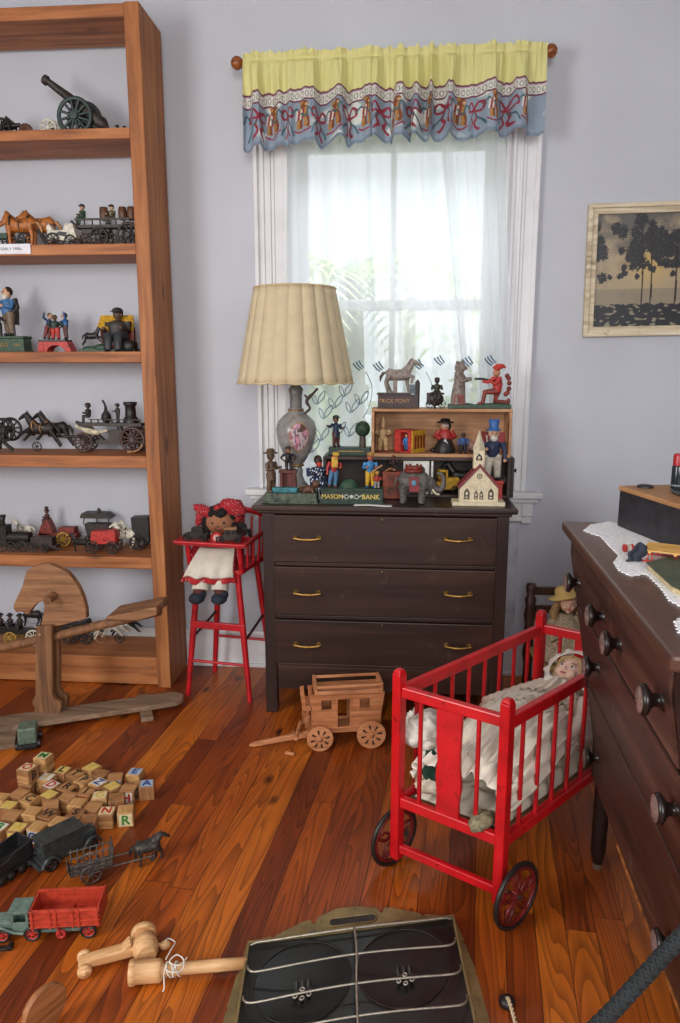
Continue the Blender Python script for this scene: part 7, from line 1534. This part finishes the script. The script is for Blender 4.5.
# wooden disc at the bottom-left, dark little thing at left edge
p = atZ(46, 1030); o = thing('wooden_disc', 'brown wooden disc standing on edge, cut off by the bottom left of the photo', 'wooden disc', (p.x, p.y, 0), R(62)); gp(o, 'disc', wood('#9a6238', '#6e4222', '#b0784a', 3, 'x'), lambda m: m.lathe([(.052, -.008), (.055, -.004), (.055, .004), (.052, .008)], (0, 0, .0552), 40, rot=(PI/2, 0, 0)))
p = atZ(4, 950); o = thing('dark_piece', 'small dark piece lying at the left edge, below the dump truck', 'toy part', (p.x, p.y, 0), .2); gp(o, 'piece', IRON, lambda m: (m.box2((-.03, -.006, 0), (.022, .008, .008)), m.cyl((.015, -.006, .007), (.015, .012, .007), .007)), bevel=.002)
# little green truck at the seesaw's base
p = atZ(28, 750); o = thing('toy_truck', 'tiny green toy truck seen from behind, by the seesaw base plank', 'toy truck', (p.x, p.y, 0), R(112)); GT = paint('#5a6a5a', .5, .2, 60, worn='#3a443a')
gp(o, 'body', GT, lambda m: (m.box2((-.0, -.034, .022), (.075, .034, .088)), m.box2((.075, -.03, .02), (.105, .03, .06))), bevel=.006); gp(o, 'chassis', BLK, lambda m: (m.box2((-.012, -.036, .012), (.11, .036, .024)), [m.box2((-.014, -.03+i*.012, .008), (-.01, -.024+i*.012, .024)) for i in range(5)]), bevel=.001)
for x in (.012, .09):
    for y in (-.04, .04): gp(o, 'wheel', BLK, lambda m: m.lathe([(.016, -.005), (.016, .005)], (x, y, .016), 20, rot=(PI/2, 0, 0)))

# ================================================================ twin-bowl heater lying on its back
h0, h1 = atZ(250, 938, .05), atZ(452, 912, .05); d = h1-h0; an = math.atan2(d.y, d.x); Wd = d.length; ht = thing('gas_heater', 'black twin-bowl heater with a wire guard in a tarnished brass frame, lying face up', 'heater', (h0.x, h0.y, 0), an)
BRS = paint('#8c7850', .45, .15, 14, metal=.35, worn='#5c4e38'); DEP = .40; EN = paint('#121413', .36, .25, 9, col2='#1d1712')
# frame plate: outline with scalloped top, in local x (along the top edge) and y (away)
out = [(-.012, -.0), (-.012, .010), (.045, .022), (.052, .014), (.06, .022), (.12, .042), (.145, .046), (.15, .036), (.158, .036), (.163, .05), (.215, .064), (.27, .063), (.32, .052), (.327, .042), (.335, .042), (.338, .052), (.36, .05), (.43, .030), (.438, .022), (.445, .026), (Wd+.012, .012), (Wd+.012, -.0)]
sc_ = Wd/.51; out = [(x*sc_ if 0 < x < Wd else x, y*1.6) for x, y in out]
rt_ = [(Wd+.022, -.06), (Wd+.014, -.065), (Wd+.024, -.075), (Wd+.036, -.16), (Wd+.028, -.165), (Wd+.036, -.175), (Wd+.04, -.3), (Wd+.03, -DEP)]
lf = [(-.03, -DEP), (-.04, -.3), (-.036, -.175), (-.026, -.165), (-.034, -.16), (-.024, -.075), (-.016, -.065), (-.02, -.06)]
ol = out+rt_+lf; N = len(ol)
m = MB().m(BRS)
inner = [(0, -.003), (Wd, -.003), (Wd, -DEP+.03), (0, -DEP+.03)]
# bottom pan keeps the frame closed; raised rim carries the plate
m.add([(x, y, .0005) for x, y in ol]+[(x, y, .018) for x, y in ol], [tuple(range(N)), tuple(range(2*N-1, N-1, -1))]+[(i, (i+1) % N, (i+1) % N+N, i+N) for i in range(N)][:0]+[(i, i+N, (i+1) % N+N, (i+1) % N) for i in range(N)])
m.build('back_plate', ht)
m = MB().m(BRS)
for x0, x1, y0, y1 in ((-.006, .0, -DEP+.02, 0), (Wd, Wd+.006, -DEP+.02, 0), (-.006, Wd+.006, -.004, .002), (-.006, Wd+.006, -DEP+.014, -DEP+.02)): m.box2((x0, y0, .012), (x1, y1, .042))
m.build('case_rim', ht, bevel=.002)
hsx = Wd*.5; m = MB().m(paint('#2c261e', .5, .2, 20)); m.sph((0,0,0), 1e-4)
nn = 28; slot = [(hsx*1.0-.052+.012*math.cos(a)+0, .052+.014*math.sin(a)) for a in [PI/2+PI*i/8 for i in range(9)]]+[(hsx+.052+.012*math.cos(a), .052+.014*math.sin(a)) for a in [-PI/2+PI*i/8 for i in range(9)]]
m = MB().m(paint('#2c261e', .5, .2, 20)); q = len(slot); m.add([(x, y, .0181) for x, y in slot]+[(x, y, .0195) for x, y in slot], [tuple(range(q))[::-1], tuple(range(q, 2*q))]+[(i, (i+1) % q, (i+1) % q+q, i+q) for i in range(q)]); hs = m.build('handle_slot', ht)
MB().m(BRS).tube([(x, y, .0195) for x, y in slot+slot[:1]], .0022, 6).build('slot_rim', hs)
# enamel panel with two shallow bowls
bc = [(Wd*.265, -.135), (Wd*.73, -.135)]; br = .115
def pan(i, j):
    x, y = Wd*i, -DEP+.02+(DEP-.024)*j; z = .034
    for cx, cy in bc:
        q = math.hypot((x-cx)/1.0, (y-cy)/1.1)/br
        if q < 1: z = min(z, .021+.013*q*q)
    return (x, y, z)
MB().m(EN).grid(pan, 90, 64).build('enamel_panel', ht)
for cx, cy in bc:
    m = MB().m(paint('#241c18', .4, .2, 30)); m.torus((cx, cy, .0345), br, .0012, 'z', 60, 6); m.build('bowl_edge', ht)
    yy = cy-.03; m = MB().m(paint('#2a2826', .4, .2, 60)); 
    for dx in (-.014, 0, .014): m.cyl((cx+dx, yy+.012, .022), (cx+dx, yy+.03, .034), .005, seg=12)
    m.box2((cx-.02, yy-.002, .022), (cx+.02, yy+.014, .03)); e_ = m.build('burner', ht)
    for dx, dy in ((-.016, -.012), (.016, -.012), (0, -.02), (0, .004)):
        m = MB().m(paint('#b8b0a2', .3, .1, 30, metal=.4)); m.torus((cx+dx, yy+dy, .036), .0048, .0017, 'z', 16, 6); m.m(EN).cyl((cx+dx, yy+dy, .022), (cx+dx, yy+dy, .036), .0045, seg=12); m.build('nozzle', e_)
WR = paint('#b3ac9c', .3, .12, 60, metal=.75)
for i, y in enumerate((-.012, -.095, -.18, -.265, -.345)):
    h = .058 if i else .046; bow = .0 if i == 0 else .02; P = [(0.004, y+(.018 if i else 0), .040), (.008, y-bow*.3, h-.004), (.022, y-bow, h)]+[(Wd*(.1+.8*k/8), y-bow*(1-.35*math.sin(PI*k/8)), h+.004*math.sin(PI*k/8)) for k in range(9)]+[(Wd-.022, y-bow, h), (Wd-.008, y-bow*.3, h-.004), (Wd-.004, y+(.018 if i else 0), .040)]
    MB().m(WR).tube(spline(P, 4), .0026, 8).build('guard_wire', ht)
MB().m(WR).tube(spline([(hsx, -.002, .044), (hsx+.002, -.02, .060), (hsx+.006, -.1, .067), (hsx+.003, -.2, .067), (hsx+.004, -.36, .064)], 5), .0028, 8).build('guard_wire', ht)
for x in (Wd*.3, Wd*.73): MB().m(paint('#6a665c', .4, .1, 40, metal=.5)).box2((x-.01, -.006, .041), (x+.01, .004, .045)).build('clip', ht, bevel=.001)

for ch in [x for x in C.objects if x.parent == ht or (x.parent and x.parent.parent == ht)]:      # the body narrows to the right of its top edge
    for v_ in ch.data.vertices: v_.co.x += .17*v_.co.y
# ================================================================ plug and twisted cord
p = atZ(507, 1001, .012); q = p-EYE; o = thing('plug', 'round black electric plug with twisted cream cord at the bottom of the photo', 'plug', (p.x, p.y, 0))
gp(o, 'plug_body', BLK, lambda m: m.lathe([(.011, 0), (.018, .003), (.019, .012), (.015, .02), (.007, .023), (.006, .03), (0, .031)], (0, 0, 0), 24, rot=(.3, 0, 0)) if False else m.lathe([(.014, 0), (.0185, .004), (.0185, .014), (.013, .02), (.007, .022), (0, .024)], (0, 0, .0), 24))
def cord(m):
    base = spline([(0, -.002, .022), (.002, -.012, .026), (.008, -.03, .014), (.012, -.06, .007), (.02, -.14, .006), (.06, -.26, .006), (.1, -.42, .006)], 10)
    for ph in (0, PI):
        P = []
        for i, b in enumerate(base): a = i*.9+ph; P.append(b+Vector((math.cos(a)*.0026, 0, math.sin(a)*.0026+.0)))
        m.tube(P, .0027, 6)
gp(o, 'cord', fabric('#c0a888', .9), cord)

# ================================================================ repeats share a group
GROUPS = {'mechanical_bank': 'painted cast iron mechanical banks', 'toy_field_gun': 'small toy field guns on the top shelf', 'toy_horse_cart': 'toy horse carts on the bookshelf', 'toy_car': 'toy cars on the high chair tray',
          'sheer_curtain': 'sheer curtain panels at the window', 'palm_tree': 'palms outside the window', 'shrub': 'shrubs outside the window', 'porcelain_doll': 'porcelain dolls in the room'}
for o in C.objects:
    if o.parent is None and 'label' in o and o.name.split('.')[0] in GROUPS: o['group'] = GROUPS[o.name.split('.')[0]]
